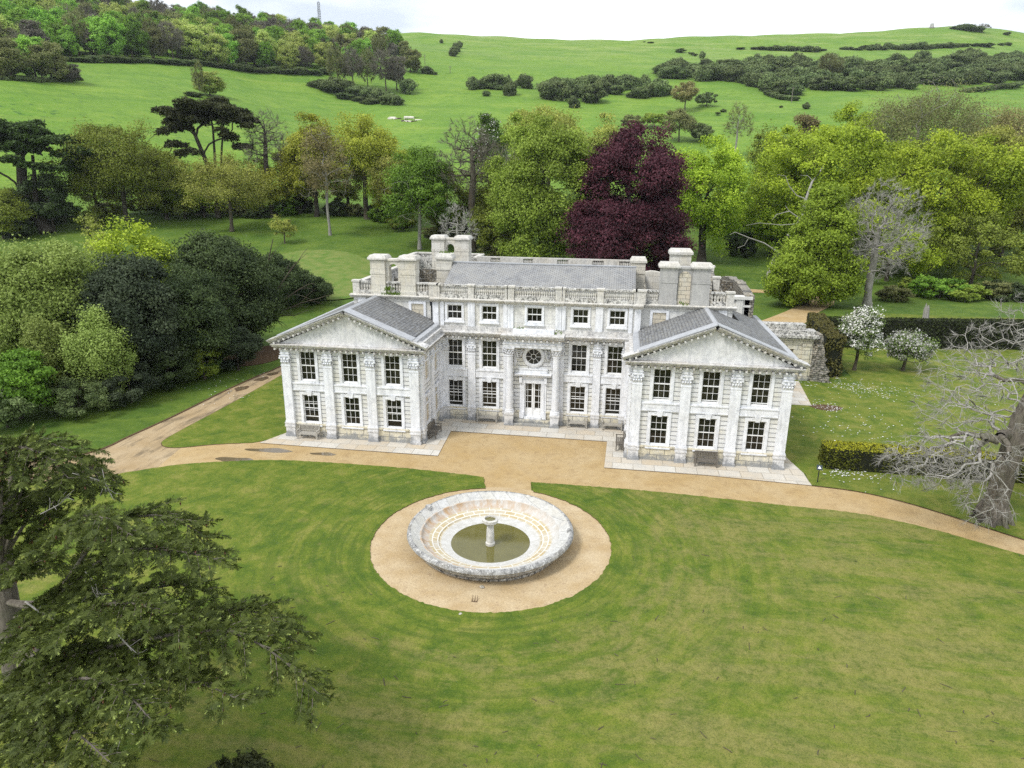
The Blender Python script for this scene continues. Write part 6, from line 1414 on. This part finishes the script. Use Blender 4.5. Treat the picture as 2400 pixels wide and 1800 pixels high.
a = P[ids] + (P[par[ids]] - P[ids]) * rg.rand(N, 1); ln = .55 * (.4 + .9 * rg.rand(N, 1)); s = np.cross(d, rg.randn(N, 3)); s /= np.linalg.norm(s, axis=1)[:, None] + 1e-9; s *= .008
b = a + d * ln; mid = a + d * ln * .5 + rg.randn(N, 3) * .07 * ln
mesh_np('twigs', np.stack([a - s, a + s, mid + s * .8, b, mid - s * .8], 1).reshape(-1, 3), np.arange(N * 5).reshape(N, 5), M['leaf_twigwhite'], T, tone=rg.rand(N))
HAZE = 0.00008
# ---------------------------------------------------------------- foreground conifer with hanging sprays and cones
rg = np.random.RandomState(101)
TB = np.array([-11.9, -27.2, 0.0]); TR = thing('spruce_tree', 'big cone-laden conifer with sweeping boughs in the left foreground', 'tree', TB)
def W3(U, V, D): d = ray(U, V); return CAM + d * D / (d @ FW) - TB
m = MB(); tpts = [(-.9, 0, 0), (-.85, 0, 1.5), (-.8, 0, 3), (-.75, .1, 4.5), (-.6, .1, 6), (-.3, .2, 7.5), (.2, .3, 9.0), (.6, .3, 10.2)]
m.tube(tpts, [.55, .46, .40, .34, .28, .2, .12, .05], 14)
wood = m
# boughs: list of image-anchored way points with distance, foliage width
B_ = [
 ([(10, 1480, 20), (110, 1415, 19.5), (260, 1300, 19), (400, 1290, 18.6), (500, 1310, 18.4)], 1.15),
 ([(10, 1480, 20), (120, 1400, 20), (230, 1260, 20.5), (330, 1210, 20.5), (430, 1225, 20.5), (490, 1290, 20.5)], 1.1),
 ([(15, 1580, 20), (140, 1540, 19), (330, 1500, 18.2), (520, 1480, 17.6), (640, 1530, 17.4), (745, 1625, 17.3)], 1.15),
 ([(15, 1580, 20), (200, 1530, 20), (380, 1470, 19.6), (520, 1430, 19.2), (630, 1445, 19), (690, 1510, 18.8)], 1.05),
 ([(15, 1600, 20), (160, 1600, 18.6), (320, 1590, 17.6), (460, 1600, 17), (560, 1640, 16.6)], .95),
 ([(10, 1400, 20), (80, 1250, 20.5), (160, 1130, 21), (210, 1095, 21), (235, 1140, 21)], 1.0),
 ([(10, 1400, 20), (40, 1200, 20.5), (70, 1070, 21), (120, 1040, 21), (200, 1080, 21)], 1.05),
 ([(10, 1400, 20), (0, 1180, 19.5), (20, 1060, 19), (90, 1060, 18.6), (160, 1120, 18.4)], 1.05),
 ([(10, 1380, 20), (-40, 1150, 21), (-60, 1050, 22), (0, 1040, 22.4), (70, 1060, 22.6)], 1.1),
 ([(10, 1440, 20), (60, 1330, 18.6), (150, 1230, 17.6), (230, 1210, 17), (300, 1250, 16.8)], .9),
 ([(15, 1560, 20), (110, 1480, 18), (230, 1420, 16.8), (340, 1420, 16.2), (420, 1470, 16)], .85),
 ([(15, 1620, 20), (100, 1600, 18), (200, 1590, 16.6), (300, 1630, 15.8), (360, 1700, 15.4)], .8),
 ([(15, 1660, 20), (90, 1690, 18), (180, 1720, 16.8), (260, 1790, 16)], .75),
 ([(15, 1600, 20), (60, 1480, 21.5), (160, 1400, 22.6), (260, 1380, 23.2), (340, 1420, 23.6)], .95),
 ([(15, 1420, 20), (-80, 1250, 20), (-160, 1180, 20), (-240, 1220, 20)], .95),
 ([(10, 1380, 20), (90, 1180, 22), (170, 1110, 23), (260, 1120, 23.6)], .9),
 ([(15, 1640, 20), (60, 1720, 18), (100, 1790, 16.5)], .7),
 ([(10, 1340, 20.2), (30, 1130, 20.4), (55, 1050, 20.6), (66, 1022, 20.6)], .7),
 ([(15, 1520, 20), (150, 1470, 21), (300, 1400, 21.6), (420, 1370, 21.8), (510, 1400, 22)], .9),
]
fr_p, fr_d, fr_s, fr_u = [], [], [], []; cones = []
def curve(pts, n):
    P = np.array(smooth_poly(pts, 8)); L_ = np.concatenate([[0], np.cumsum(np.linalg.norm(np.diff(P, axis=0), axis=1))]); t = np.linspace(0, L_[-1], n)
    return np.column_stack([np.interp(t, L_, P[:, k]) for k in range(3)]), L_[-1]
for wp, wd in B_:
    pts = [W3(*p) for p in wp]; pts[0] = np.array([-.7, .05, np.clip(pts[0][2], 1.5, 8.5)])
    c0, ln = curve(pts, 40); n = max(12, int(ln / .16)); c, ln = curve(pts, n)
    wood.tube(c0, np.linspace(.10 if ln > 5 else .07, .015, 40), 7)
    for i in range(n):
        t = i / (n - 1)
        if t < .22: continue
        d = c[min(i + 1, n - 1)] - c[max(i - 1, 0)]; d /= np.linalg.norm(d)
        side = np.cross(d, (0, 0, 1)); side /= np.linalg.norm(side) + 1e-9
        for sgn in (-1, 1, 0):
            if rg.rand() < .36: continue
            bl = wd * (.55 + .75 * math.sin(math.pi * min(1, .15 + t * .85))) * (.6 + .6 * rg.rand()) * (.6 if sgn == 0 else 1)
            bd = side * sgn * (.7 + .3 * rg.rand()) + d * (.55 + .3 * rg.rand()) + np.array([0, 0, (.30 if sgn == 0 else .02) + .18 * rg.randn()]); bd /= np.linalg.norm(bd)
            k = max(3, int(bl / .13)); q = []
            for j in range(k + 1):
                s_ = j / k; q.append(c[i] + bd * bl * s_ + np.array([0, 0, -.26 * bl * s_ * s_]))
            q = np.array(q); wood.tube(q[[0, k // 2, k]], [.016, .011, .005], 3)
            for j in range(1, k + 1):
                dj = q[j] - q[j - 1]; dj /= np.linalg.norm(dj); sj = np.cross(dj, (0, 0, 1)); sj /= np.linalg.norm(sj) + 1e-9
                for s2 in (-1, 1):
                    fd = dj * .8 + sj * s2 * .65 + np.array([0, 0, -.04 + .34 * rg.randn()]); fd /= np.linalg.norm(fd)
                    fr_p.append(q[j]); fr_d.append(fd); fr_s.append(.15 + .13 * rg.rand()); fr_u.append(t + s_)
            fr_p.append(q[-1]); fr_d.append(dj); fr_s.append(.26); fr_u.append(2)
            if rg.rand() < .20 + .25 * (c[i][2] > 5.5): cones.append(q[rg.randint(1, k + 1)] + rg.randn(3) * .03)
fp, fd, fs_ = np.array(fr_p), np.array(fr_d), np.array(fr_s); N = len(fp)
up_ = np.tile([0, 0, 1.], (N, 1)) + rg.randn(N, 3) * .9; sd_ = np.cross(fd, up_); sd_ /= np.linalg.norm(sd_, axis=1)[:, None] + 1e-9; nn = np.cross(sd_, fd)
V, tone = [], []
base_t = .12 + .50 * rg.rand(N)
for j in range(6):                                    # needles in pairs along each spray, then the tip
    for s2 in (-1, 1):
        o = fp + fd * (fs_ * (j + .3) / 6)[:, None]; ln = (fs_ * (.46 - .045 * j))[:, None]
        e = o + fd * ln * .75 + sd_ * s2 * ln * .8 - nn * ln * .15 + rg.randn(N, 3) * .012; w_ = fd * .019 - nn * .006
        V.append(np.stack([o - w_, o + w_, e + w_ * .45, e - w_ * .45], 1)); tone.append(base_t + .10 * rg.randn(N))
o = fp + fd * fs_[:, None] * .75; e = fp + fd * fs_[:, None] * 1.12; w_ = sd_ * .016; V.append(np.stack([o - w_, o + w_, e + w_ * .8, e - w_ * .8], 1)); tone.append(np.where(rg.rand(N) < .3, .98, base_t))
V = np.stack(V, 1).reshape(-1, 3); tone = np.stack(tone, 1).reshape(-1)
mesh_np('crown', V, np.arange(len(V)).reshape(-1, 4), M['spray'], TR, tone=np.clip(tone, 0, 1))
cn = np.array(cones); cv, cf = [], []
ring_ = np.array([[math.cos(a), math.sin(a), 0] for a in np.linspace(0, 2 * math.pi, 6)[:-1]])
tmpl = np.concatenate([[[0, 0, .01]], ring_ * .022 + [0, 0, -.025], ring_ * .026 + [0, 0, -.06], ring_ * .015 + [0, 0, -.10], [[0, 0, -.125]]])
tri = [(0, 1 + i, 1 + (i + 1) % 5) for i in range(5)] + [(16, 11 + (i + 1) % 5, 11 + i) for i in range(5)]; quad = [(1 + 5 * j + i, 1 + 5 * j + (i + 1) % 5, 6 + 5 * j + (i + 1) % 5, 6 + 5 * j + i) for j in (0, 1) for i in range(5)]
V = (tmpl[None] + (cn + [0, 0, -.05])[:, None]).reshape(-1, 3); offs = (np.arange(len(cn)) * 17)[:, None, None]
TT = (np.array(tri)[None] + offs).reshape(-1, 3); QQ = (np.array(quad)[None] + offs).reshape(-1, 4)
CN = mesh_np('cones', V, [TT, QQ], M['cone'], TR, tone=np.repeat(rg.rand(len(cn)), 20).reshape(-1)[:len(TT) + len(QQ)]); CN['kind'] = 'stuff'
wood.build('trunk', M['bark_tree'], TR, True)
m = MB()                                              # dead lichened boughs
for a, b, r_ in (((20, 1668, 19.6), (150, 1780, 17.2), .085), ((60, 1410, 19), (130, 1455, 18.4), .03), ((170, 1110, 20.4), (245, 1130, 20), .02), ((240, 1100, 20), (262, 1165, 19.8), .012), ((270, 1480, 18), (330, 1540, 17.6), .02), ((200, 1340, 18.6), (230, 1400, 18.4), .02), ((330, 1580, 17.4), (350, 1640, 17.2), .018), ((280, 1700, 16.6), (300, 1730, 16.4), .015), ((95, 1205, 18.5), (165, 1160, 18.2), .016)):
    A_, Bb = W3(*a), W3(*b); mid = (A_ + Bb) / 2 + rg.randn(3) * .06; m.tube([A_, mid, Bb], [r_, r_ * .8, r_ * .35], 6)
    for k in range(5): s0 = A_ + (Bb - A_) * (.3 + .14 * k); e = s0 + (Bb - A_) * .25 + rg.randn(3) * .22; m.tube([s0, (s0 + e) / 2 + rg.randn(3) * .03, e], [r_ * .35 + .004, .008, .004], 4)
m.build('dead_bough', M['bark_pale'], TR, True)
# tip of a second, lower conifer just reaching into the bottom edge
T2 = thing('young_conifer', 'brownish tip of a low conifer at the bottom edge of the lawn', 'tree', on_ground(575, 1900)); rg = np.random.RandomState(7)
pp = crown_ends(rg, 60, (0, 0, .75), 1.5, 1.2, .95, .4, 6, -.3); P, par = grow(pp, [(0, 0, 0), (0, 0, .4), (0, 0, .9)], rg, step=.2, zmin=.1); limb_mesh('trunk', P, par, radii(P, par, .006, .05), M['bark'], T2)
p_, n_, t_ = clumps(rg, pp, 130, .26, np.array([0, 0, .6])); leaves('crown', p_, .075, M['leaf_pine'], T2, rg, n_, .9, t_, aspect=2.4)

# ---------------------------------------------------------------- wood on the down
rg = np.random.RandomState(55); WP = []
WOODG = 'trees of the hanging wood on the down'
kinds = [('green', 'wood', 'wood', 0), ('pale green', 'woodpale', 'woodpale', 0), ('dark green', 'green', 'green', 0), ('grey leafless', 'twigs', None, 1), ('olive thin leaved', 'twiggreen', 'twiggreen', 0), ('brown budding', 'bronze', 'bronze', 2), ('grey-green twiggy', 'twiggreen', None, 3)]
for k, (adj_, lf, _, tp) in enumerate(kinds):
    vs_ = []
    for j in range(2):
        T = thing('woodland_tree', 'x', 'tree', (0, 0, -90), 0, WOODG)
        if tp in (1, 3): bare(T, 17, 12.5, 400 + k * 5 + j, 'bark', 'twigs' if tp == 1 else 'twiggreen', .12, 200, tw=16, lt=2.3, wt=.13, rt=.3, low=-.8)
        elif tp == 2: broadleaf(T, 16, 12, 'twigs', 400 + k * 5 + j, 'bark', .1, 55, 70, .62, rad=1.6, inner=.4, extra=40)
        else: broadleaf(T, 17, 13, lf, 400 + k * 5 + j, 'bark', .02, 85, 85, .58, rad=1.5, inner=.5, lob=.36, low=-.95)
        vs_.append(T)
    WP.append(vs_)
# edge of the wood (column, row of its foot), and how deep it runs at each column
EU = [-80, 0, 100, 165, 350, 450, 600, 700, 790, 840, 900, 950]; EV = [165, 160, 142, 140, 143, 150, 165, 172, 170, 160, 150, 140]
cand = []
for row in range(14):
    step_ = 11.5 if row < 3 else 14
    u = -90
    while u < 948:
        ev = np.interp(u, EU, EV); 
        q0 = at(u, ev); D0 = (q0[:2] - CAM[:2]) @ HF
        D = D0 + 4 + row * (10 if row < 3 else 14) + rg.randn() * 2.5
        lim = np.interp(u, [-90, 500, 780, 950], [600, 600, 620, 560])
        if D < lim: cand.append((row, u + rg.randn() * 4, D))
        u += step_ * 1589 / max(D, 200) * (1 + .2 * rg.randn())
q_ = []
for row, u, D in cand:
    p = at_d(u, D, 150)
    if u > 930 and row > 3: continue
    q_.append((row, u, p))
if len(q_) > 290: q_ = q_[:290]
cnt = {}
prob = [.27, .13, .15, .12, .12, .09, .12]
for i, (row, u, p) in enumerate(sorted(q_, key=lambda t: t[1])):
    pr = np.array(prob) * (1, 1, 1, 1.6 if u > 780 or row > 4 else 1, 1, 1, 1.5 if u > 780 else 1); k = rg.choice(len(kinds), p=pr / pr.sum()); j = rg.randint(2); o = WP[k][j]
    if cnt.get((k, j)) : o = dup(o)
    cnt[(k, j)] = 1; cnt[k, 'n'] = cnt.get((k, 'n'), 0) + 1
    sc = .82 + .42 * rg.rand() - (.1 if u > 800 else 0); o.location = p; o.rotation_euler = (0, 0, rg.rand() * 6.28); o.scale = (sc * (.85 + .25 * rg.rand()), sc * (.85 + .25 * rg.rand()), sc)
    o['label'] = f'{kinds[k][0]} tree of the hillside wood, {nth(cnt[k, "n"] - 1)} from the left'
for vs_ in WP:
    for o in vs_:
        if o.location.z < -80:
            for c in list(o.children): bpy.data.objects.remove(c)
            bpy.data.objects.remove(o)
def place(k, u, vb, vt, wpx, label, name='field_tree', cat='tree', group=None, D=None):
    src = WP[k][0]
    q, H, W_ = spec(u, vb, vt, wpx, D); o = dup(src); o.name = name; o.location = q; o.rotation_euler = (0, 0, rg.rand() * 6.28)
    hx = 17 if k != 5 else 16; o.scale = (W_ / 13, W_ / 13, H / hx); o['label'] = label; o['category'] = cat
    if group: o['group'] = group
    elif 'group' in o: del o['group']
    return o
LG = 'clump of trees at the left of the down'
for i, (k, u, vb, vt, wpx, lab) in enumerate([(3, 60, 178, 72, 70, 'grey leafless tree behind the left clump on the down'), (4, 28, 190, 84, 90, 'olive thin tree at the left end of the left clump'), (0, 85, 188, 78, 80, 'tall green tree in the middle of the left clump'), (4, 122, 194, 92, 78, 'olive tree with several stems right of the tall one in the left clump'), (6, 100, 192, 110, 60, 'twiggy tree at the front of the left clump'), (2, 10, 182, 128, 70, 'low dark green tree at the picture edge of the left clump'), (5, 168, 196, 148, 50, 'low brown bush-like tree at the right end of the left clump')]): place(k, u, vb, vt, wpx, lab, group=LG)
place(6, 470, 228, 143, 30, 'half dead stem beside the lone field tree', 'field_tree'); place(1, 493, 226, 164, 62, 'lone ragged tree in the middle of the left field')
RG = 'thin trees in the hollow below the wood'
for i, (k, u, vb, vt, wpx, lab) in enumerate([(6, 793, 205, 108, 62, 'first thin twiggy tree from the left in the hollow below the wood'), (3, 828, 210, 112, 58, 'second thin leafless tree from the left in the hollow below the wood'), (6, 862, 208, 116, 50, 'third thin twiggy tree from the left in the hollow below the wood'), (3, 905, 216, 112, 66, 'large leafless tree at the right of the hollow below the wood'), (5, 930, 212, 128, 50, 'brownish tree at the extreme right of the hollow below the wood'), (2, 838, 170, 92, 44, 'bright green tree at the wood corner above the hollow')]): place(k, u, vb, vt, wpx, lab, group=RG)
place(4, 962, 172, 112, 48, 'pale rounded tree by itself right of the wood', 'field_tree')
place(6, 1940, 190, 124, 60, 'greyish leafless tree rising from the long scrub belt', 'field_tree')
# ---------------------------------------------------------------- scrub on the down
SP = []
for j in range(5):
    T = thing('scrub_bush', 'x', 'bush', (0, 0, -90)); broadleaf(T, 6, 8, 'scrub' if j < 4 else 'olive', 600 + j, 'bark_dark', -.12, 44, 64, .60, rad=1.25, inner=.5, low=-.95, rt=.2, lob=.3); SP.append(T)
scr = []
def scrub(lst, grp, where, seed=0):
    rg = np.random.RandomState(seed + 900)
    for i, (u, vb, wpx, hpx) in enumerate(sorted(lst)):
        q, H, W_ = spec(u, vb, vb - hpx, wpx); j = rg.randint(4); o = SP[j]
        if o.location.z > -80: o = dup(o)
        o.location = q; o.rotation_euler = (0, 0, rg.rand() * 6.28); o.scale = (W_ / 8, W_ / 8 * (.8 + .4 * rg.rand()), max(H, .8) / 5.6 * 1.1); o['group'] = grp
        o['label'] = where.replace('#', nth(i) if len(lst) > 1 else 'only')
scrub([(1110, 210, 30, 26), (1157, 209, 54, 32), (1137, 208, 30, 24), (1190, 206, 20, 26), (1197, 226, 38, 32), (1229, 208, 38, 28), (1139, 227, 20, 12), (1168, 212, 30, 14)], 'left scrub clump', 'dark scrub bush, # from the left in the small clump below the skyline dip', 1)
scrub([(1297, 236, 62, 42), (1322, 229, 50, 42), (1350, 227, 44, 32), (1383, 213, 56, 34), (1388, 239, 54, 34), (1425, 214, 40, 32), (1462, 210, 56, 32), (1345, 256, 28, 28), (1278, 214, 26, 20), (1300, 205, 30, 22), (1330, 206, 30, 18), (1362, 214, 40, 32), (1440, 222, 40, 20), (1476, 209, 24, 26), (1408, 222, 40, 34), (1300, 222, 40, 26)], 'middle scrub clump', 'dark scrub bush, # from the left in the middle clump on the down', 2)
scrub([(1510, 206, 32, 26), (1538, 225, 56, 34), (1500, 229, 40, 20), (1560, 224, 30, 16), (1525, 226, 40, 26), (1480, 229, 26, 12)], 'small scrub clump', 'dark scrub bush, # from the left in the clump left of the rusty brown oak', 3)
rg = np.random.RandomState(31); belt = []
UPu = [1560, 1600, 1685, 1810, 1895, 1980, 2065, 2150, 2235, 2320, 2420]; UPv = [166, 162, 158, 150, 154, 152, 150, 147, 142, 142, 148]
LOu = [1560, 1600, 1725, 1780, 1840, 1915, 2000, 2110, 2210, 2320, 2420]; LOv = [190, 192, 194, 204, 226, 216, 218, 208, 205, 196, 192]
tries = 0
while len(belt) < 120 and tries < 4000:
    tries += 1; u = 1560 + rg.rand() * 860; a, b = np.interp(u, UPu, UPv), np.interp(u, LOu, LOv); v = a + 4 + rg.rand() * max(b - a - 4, 1)
    if all((u - x) ** 2 + ((v - y) * 2.6) ** 2 < 0 or (u - x) ** 2 + ((v - y) * 2.6) ** 2 > 17 ** 2 for x, y, *_ in belt): belt.append((u, v, 34 + 26 * rg.rand(), 18 + 15 * rg.rand()))
for u in range(1790, 1870, 9): belt.append((u, np.interp(u, [1780, 1800, 1830, 1870], [204, 222, 232, 236]), 22, 9))
for u in range(2260, 2400, 14): belt.append((u, np.interp(u, [2260, 2330, 2400], [219, 210, 200]), 24, 10))
scrub(belt, 'long scrub belt', 'dark scrub bush in the long belt, # from the left', 4)
line = []
for a, b, v0, v1, n, h in ((1806, 1868, 117, 118, 6, 9), (1882, 1912, 120, 121, 4, 11), (1926, 1930, 120, 120, 1, 6), (1978, 2024, 119, 118, 4, 8), (2040, 2224, 119, 112, 15, 12), (2242, 2264, 111, 110, 3, 7), (2284, 2316, 109, 108, 3, 6), (2346, 2362, 106, 106, 2, 7), (1766, 1768, 116, 116, 1, 4), (1786, 1790, 116, 116, 1, 6), (1735, 1736, 114, 114, 1, 3)):
    for i in range(n): u = a + (b - a) * i / max(1, n - 1); line.append((u, v0 + (v1 - v0) * i / max(1, n - 1) + rg.randn(), 16 + 10 * rg.rand(), h * (.7 + .5 * rg.rand())))
scrub(line, 'upper scrub line', 'low dark bush, # from the left in the thin line below the skyline', 5)
scrub([(1035, 101, 9, 8), (1062, 132, 18, 18), (1070, 122, 18, 18), (1078, 112, 14, 14), (1066, 126, 20, 16), (1524, 102, 14, 4), (1510, 100, 6, 3), (1595, 122, 24, 7), (1616, 126, 8, 4), (1622, 129, 10, 6), (1630, 131, 10, 5), (1646, 138, 14, 16), (1002, 175, 26, 18), (1018, 176, 14, 8), (955, 217, 34, 30), (1682, 268, 12, 5), (1696, 262, 14, 6), (1830, 252, 8, 4), (1888, 256, 16, 14)], 'single bushes on the down', 'lone dark bush on the open down, # from the left', 6)
scrub([(752, 206, 50, 18), (785, 215, 50, 28), (812, 218, 40, 26), (866, 236, 40, 28), (885, 240, 36, 30), (908, 248, 36, 24), (925, 250, 40, 26), (845, 226, 50, 20), (870, 245, 46, 14), (775, 214, 50, 14), (905, 236, 46, 18), (455, 226, 40, 10), (812, 232, 50, 12), (740, 200, 30, 10), (845, 238, 40, 10)], 'bushes in the hollow below the wood', 'dark bush at the foot of the thin trees, # from the left in the hollow', 7)
rg = np.random.RandomState(41)
scrub([(u, np.interp(u, EU, EV) + 3, 30 + 14 * rg.rand(), 7 + 9 * rg.rand()) for u in range(165, 790, 30)] + [(u, 196 - .06 * abs(u - 90), 24, 12) for u in range(0, 190, 15)], 'undergrowth at the foot of the woods', 'low undergrowth bush at the foot of the woods, # from the left', 8)
scrub([(2262, 71, 42, 14), (2240, 70, 24, 8), (2360, 82, 16, 6), (2290, 74, 28, 11)], 'skyline bushes', 'windswept dark bush on the skyline by the obelisk, # from the left', 9)
q, H, W_ = spec(2302, 77, 56, 46); T = tree_at('bare_bush', 'leafless windswept thicket on the skyline right of the obelisk', 'bush', q); bare(T, H, W_, 97, 'bark', 'twigs', .05, 160, tw=9, lt=1.6, wt=.10, rt=.2, low=-.1)
# ---------------------------------------------------------------- obelisk, mast, poles, cows
q, H, W_ = spec(2183, 68, 55, 8); T = thing('obelisk', 'stumpy stone obelisk on the skyline at right', 'monument', q); m = MB(); m.box(-2.2, 2.2, -2.2, 2.2, -1, 1.0); m.build('plinth', M['rubble'], T); m = MB(); m.box(-1.7, 1.7, -1.7, 1.7, 1.0, H, .55); m.build('shaft', M['stack_grey'], T)
q = at_d(748, 640, 30); d = ray(748, 5); t = 640 / (d[:2] @ HF); H = CAM[2] + d[2] * t - q[2]
T = thing('radio_mast', 'steel lattice radio mast rising above the hillside wood', 'mast', q); m = MB(); hw = .8
for a, b in ((-1, -1), (1, -1), (1, 1), (-1, 1)): m.tube([(a * hw * 1.3, b * hw * 1.3, 0), (a * hw, b * hw, H)], .11, 4)
n = 16
for i in range(n):
    z0, z1 = H * i / n, H * (i + 1) / n
    for a, b in (((-1, -1), (1, -1)), ((1, -1), (1, 1)), ((1, 1), (-1, 1)), ((-1, 1), (-1, -1))): m.tube([(a[0] * hw * 1.1, a[1] * hw * 1.1, z0), (b[0] * hw * 1.1, b[1] * hw * 1.1, z1)], .08, 4); m.tube([(a[0] * hw * 1.1, a[1] * hw * 1.1, z1), (b[0] * hw * 1.1, b[1] * hw * 1.1, z1)], .08, 4)
m.build('lattice', M['mast'], T)
for z_, x_ in ((H - 1, -1.5), (H - 3.5, 1.5), (H - 6.5, -1.4), (H - 5, 1.4)):
    m = MB(); m.lathe([(.16, -.7), (.16, .7)], 8, (x_, -.6, z_)); m.build('antenna', M['white'], T)
m = MB(); m.tube([(0, 0, H), (0, 0, H + 3)], .08, 5); m.build('aerial', M['mast'], T)
for i, (u, vb, vt, wh) in enumerate(((1855, 240, 203, 'below the long scrub belt'), (2332, 214, 200, 'at the right end of the long scrub belt'), (996, 152, 128, 'on the open slope right of the wood'), (1055, 172, 154, 'just below the pale bank near the skyline dip'))):
    q, H, W_ = spec(u, vb, vt, 5); T = thing('telegraph_pole', f'timber telegraph pole with a short crossarm {wh}', 'pole', q, VIEW, 'telegraph poles on the down'); m = MB(); m.tube([(0, 0, 0), (0, 0, H)], [.22, .16], 6); m.build('pole', M['pole'], T)
    m = MB(); m.box(-1.1, 1.1, -.08, .08, H - .9, H - .7); m.build('crossarm', M['pole'], T)
def cow(u, v, label, mat, mat2, flip, lying=False, sc=1.0):
    q = at(u, v); T = thing('cow', label, 'cow', q, VIEW + (0 if flip > 0 else math.pi) + .2 * flip, 'cattle resting in the field', sc); h = -.62 if lying else 0
    m = MB(); sec = [(-1.05, .05, 1.12), (-.95, .34, 1.12), (-.6, .42, 1.06), (0, .47, 1.02), (.5, .44, 1.06), (.85, .36, 1.12), (1.05, .24, 1.22), (1.3, .17, 1.38), (1.48, .17, 1.42), (1.72, .11, 1.28), (1.82, .03, 1.22)]
    k = 10; vs = [(x, .62 * r * math.cos(2 * math.pi * i / k), max(z + h + r * math.sin(2 * math.pi * i / k), .02)) for x, r, z in sec for i in range(k)]
    fs = [(j * k + i, j * k + (i + 1) % k, (j + 1) * k + (i + 1) % k, (j + 1) * k + i) for j in range(len(sec) - 1) for i in range(k)]
    m.add(vs, fs)
    if not lying:
        for x, y in ((-.78, .2), (-.78, -.2), (.72, .2), (.72, -.2)):
            m.tube([(x, y, .95), (x + (-.06 if x < 0 else .02), y, .5), (x, y, .02)], [.15, .085, .07], 6)
    else:
        for y in (.3, -.3): m.tube([(.6, y, .2), (.95, y * 1.2, .1), (.6, y * 1.3, .05)], [.12, .08, .06], 5); m.tube([(-.6, y, .25), (-.3, y * 1.4, .1), (-.7, y * 1.5, .05)], [.16, .09, .06], 5)
    for y in (.16, -.16): m.tube([(1.38, y, 1.5 + h), (1.34, y * 2.2, 1.5 + h)], [.06, .03], 5)
    m.tube([(-1.05, 0, 1.3 + h), (-1.16, 0, .9 + h), (-1.14, 0, max(.5 + h, .05))], [.04, .03, .05], 5)
    o = m.build('body', M[mat], T, True)
    if mat2:
        o.data.materials.append(M[mat2])
        for p in o.data.polygons:
            if math.sin(p.center.x * 4 + 1) + math.sin(p.center.z * 5) > .35: p.material_index = 1
for i, (u, v, lab, a, b, f_, ly, sc) in enumerate([(915, 281, 'cream cow at the left end of the herd', 'cow_w', None, 1, True, 1.2), (922, 279, 'cream cow behind the leftmost one', 'cow_w', None, -1, True, 1.2), (927, 282, 'cream and brown cow beside the left pair', 'cow_w', 'cow_b', 1, True, 1.2), (935, 282, 'dark brown cow left of the biggest cream one', 'cow_b', None, -1, True, 1.2), (947, 287, 'brown and white cow in front of the herd', 'cow_b', 'cow_w', 1, True, 1.25), (954, 283, 'biggest cream cow standing in the middle of the herd', 'cow_w', None, 1, False, 1.35), (964, 283, 'cream standing cow behind the biggest one', 'cow_w', None, -1, False, 1.3), (958, 289, 'cream and brown cow lying nearest the viewer', 'cow_w', 'cow_b', -1, True, 1.3), (967, 289, 'dark cow lying at the front right of the herd', 'cow_b', None, 1, True, 1.25), (972, 281, 'dark brown cow behind on the right of the herd', 'cow_b', None, 1, True, 1.2), (979, 286, 'cream cow at the right end of the herd', 'cow_w', None, 1, True, 1.25), (944, 275, 'small white calf above the rest of the herd', 'cow_w', None, 1, True, .6)]): cow(u, v, lab, a, b, f_, ly, sc)
for o in SP:
    if o.location.z < -80:
        for c in list(o.children): bpy.data.objects.remove(c)
        bpy.data.objects.remove(o)
# ---------------------------------------------------------------- thin air over the valley
m = MB(); m.box(-1300, 1300, -300, 1250, -1.2, 330)
hz_ = bpy.data.materials.new('pale haze'); hz_.use_nodes = True; nt_ = hz_.node_tree; nt_.nodes.remove(nt_.nodes['Principled BSDF'])
pv = nt_.nodes.new('ShaderNodeVolumePrincipled'); pv.inputs['Color'].default_value = (.86, .92, 1, 1); pv.inputs['Density'].default_value = HAZE; pv.inputs['Anisotropy'].default_value = .2
nt_.links.new(pv.outputs[0], nt_.nodes['Material Output'].inputs['Volume'])
tag(m.build('haze', hz_), kind='stuff')
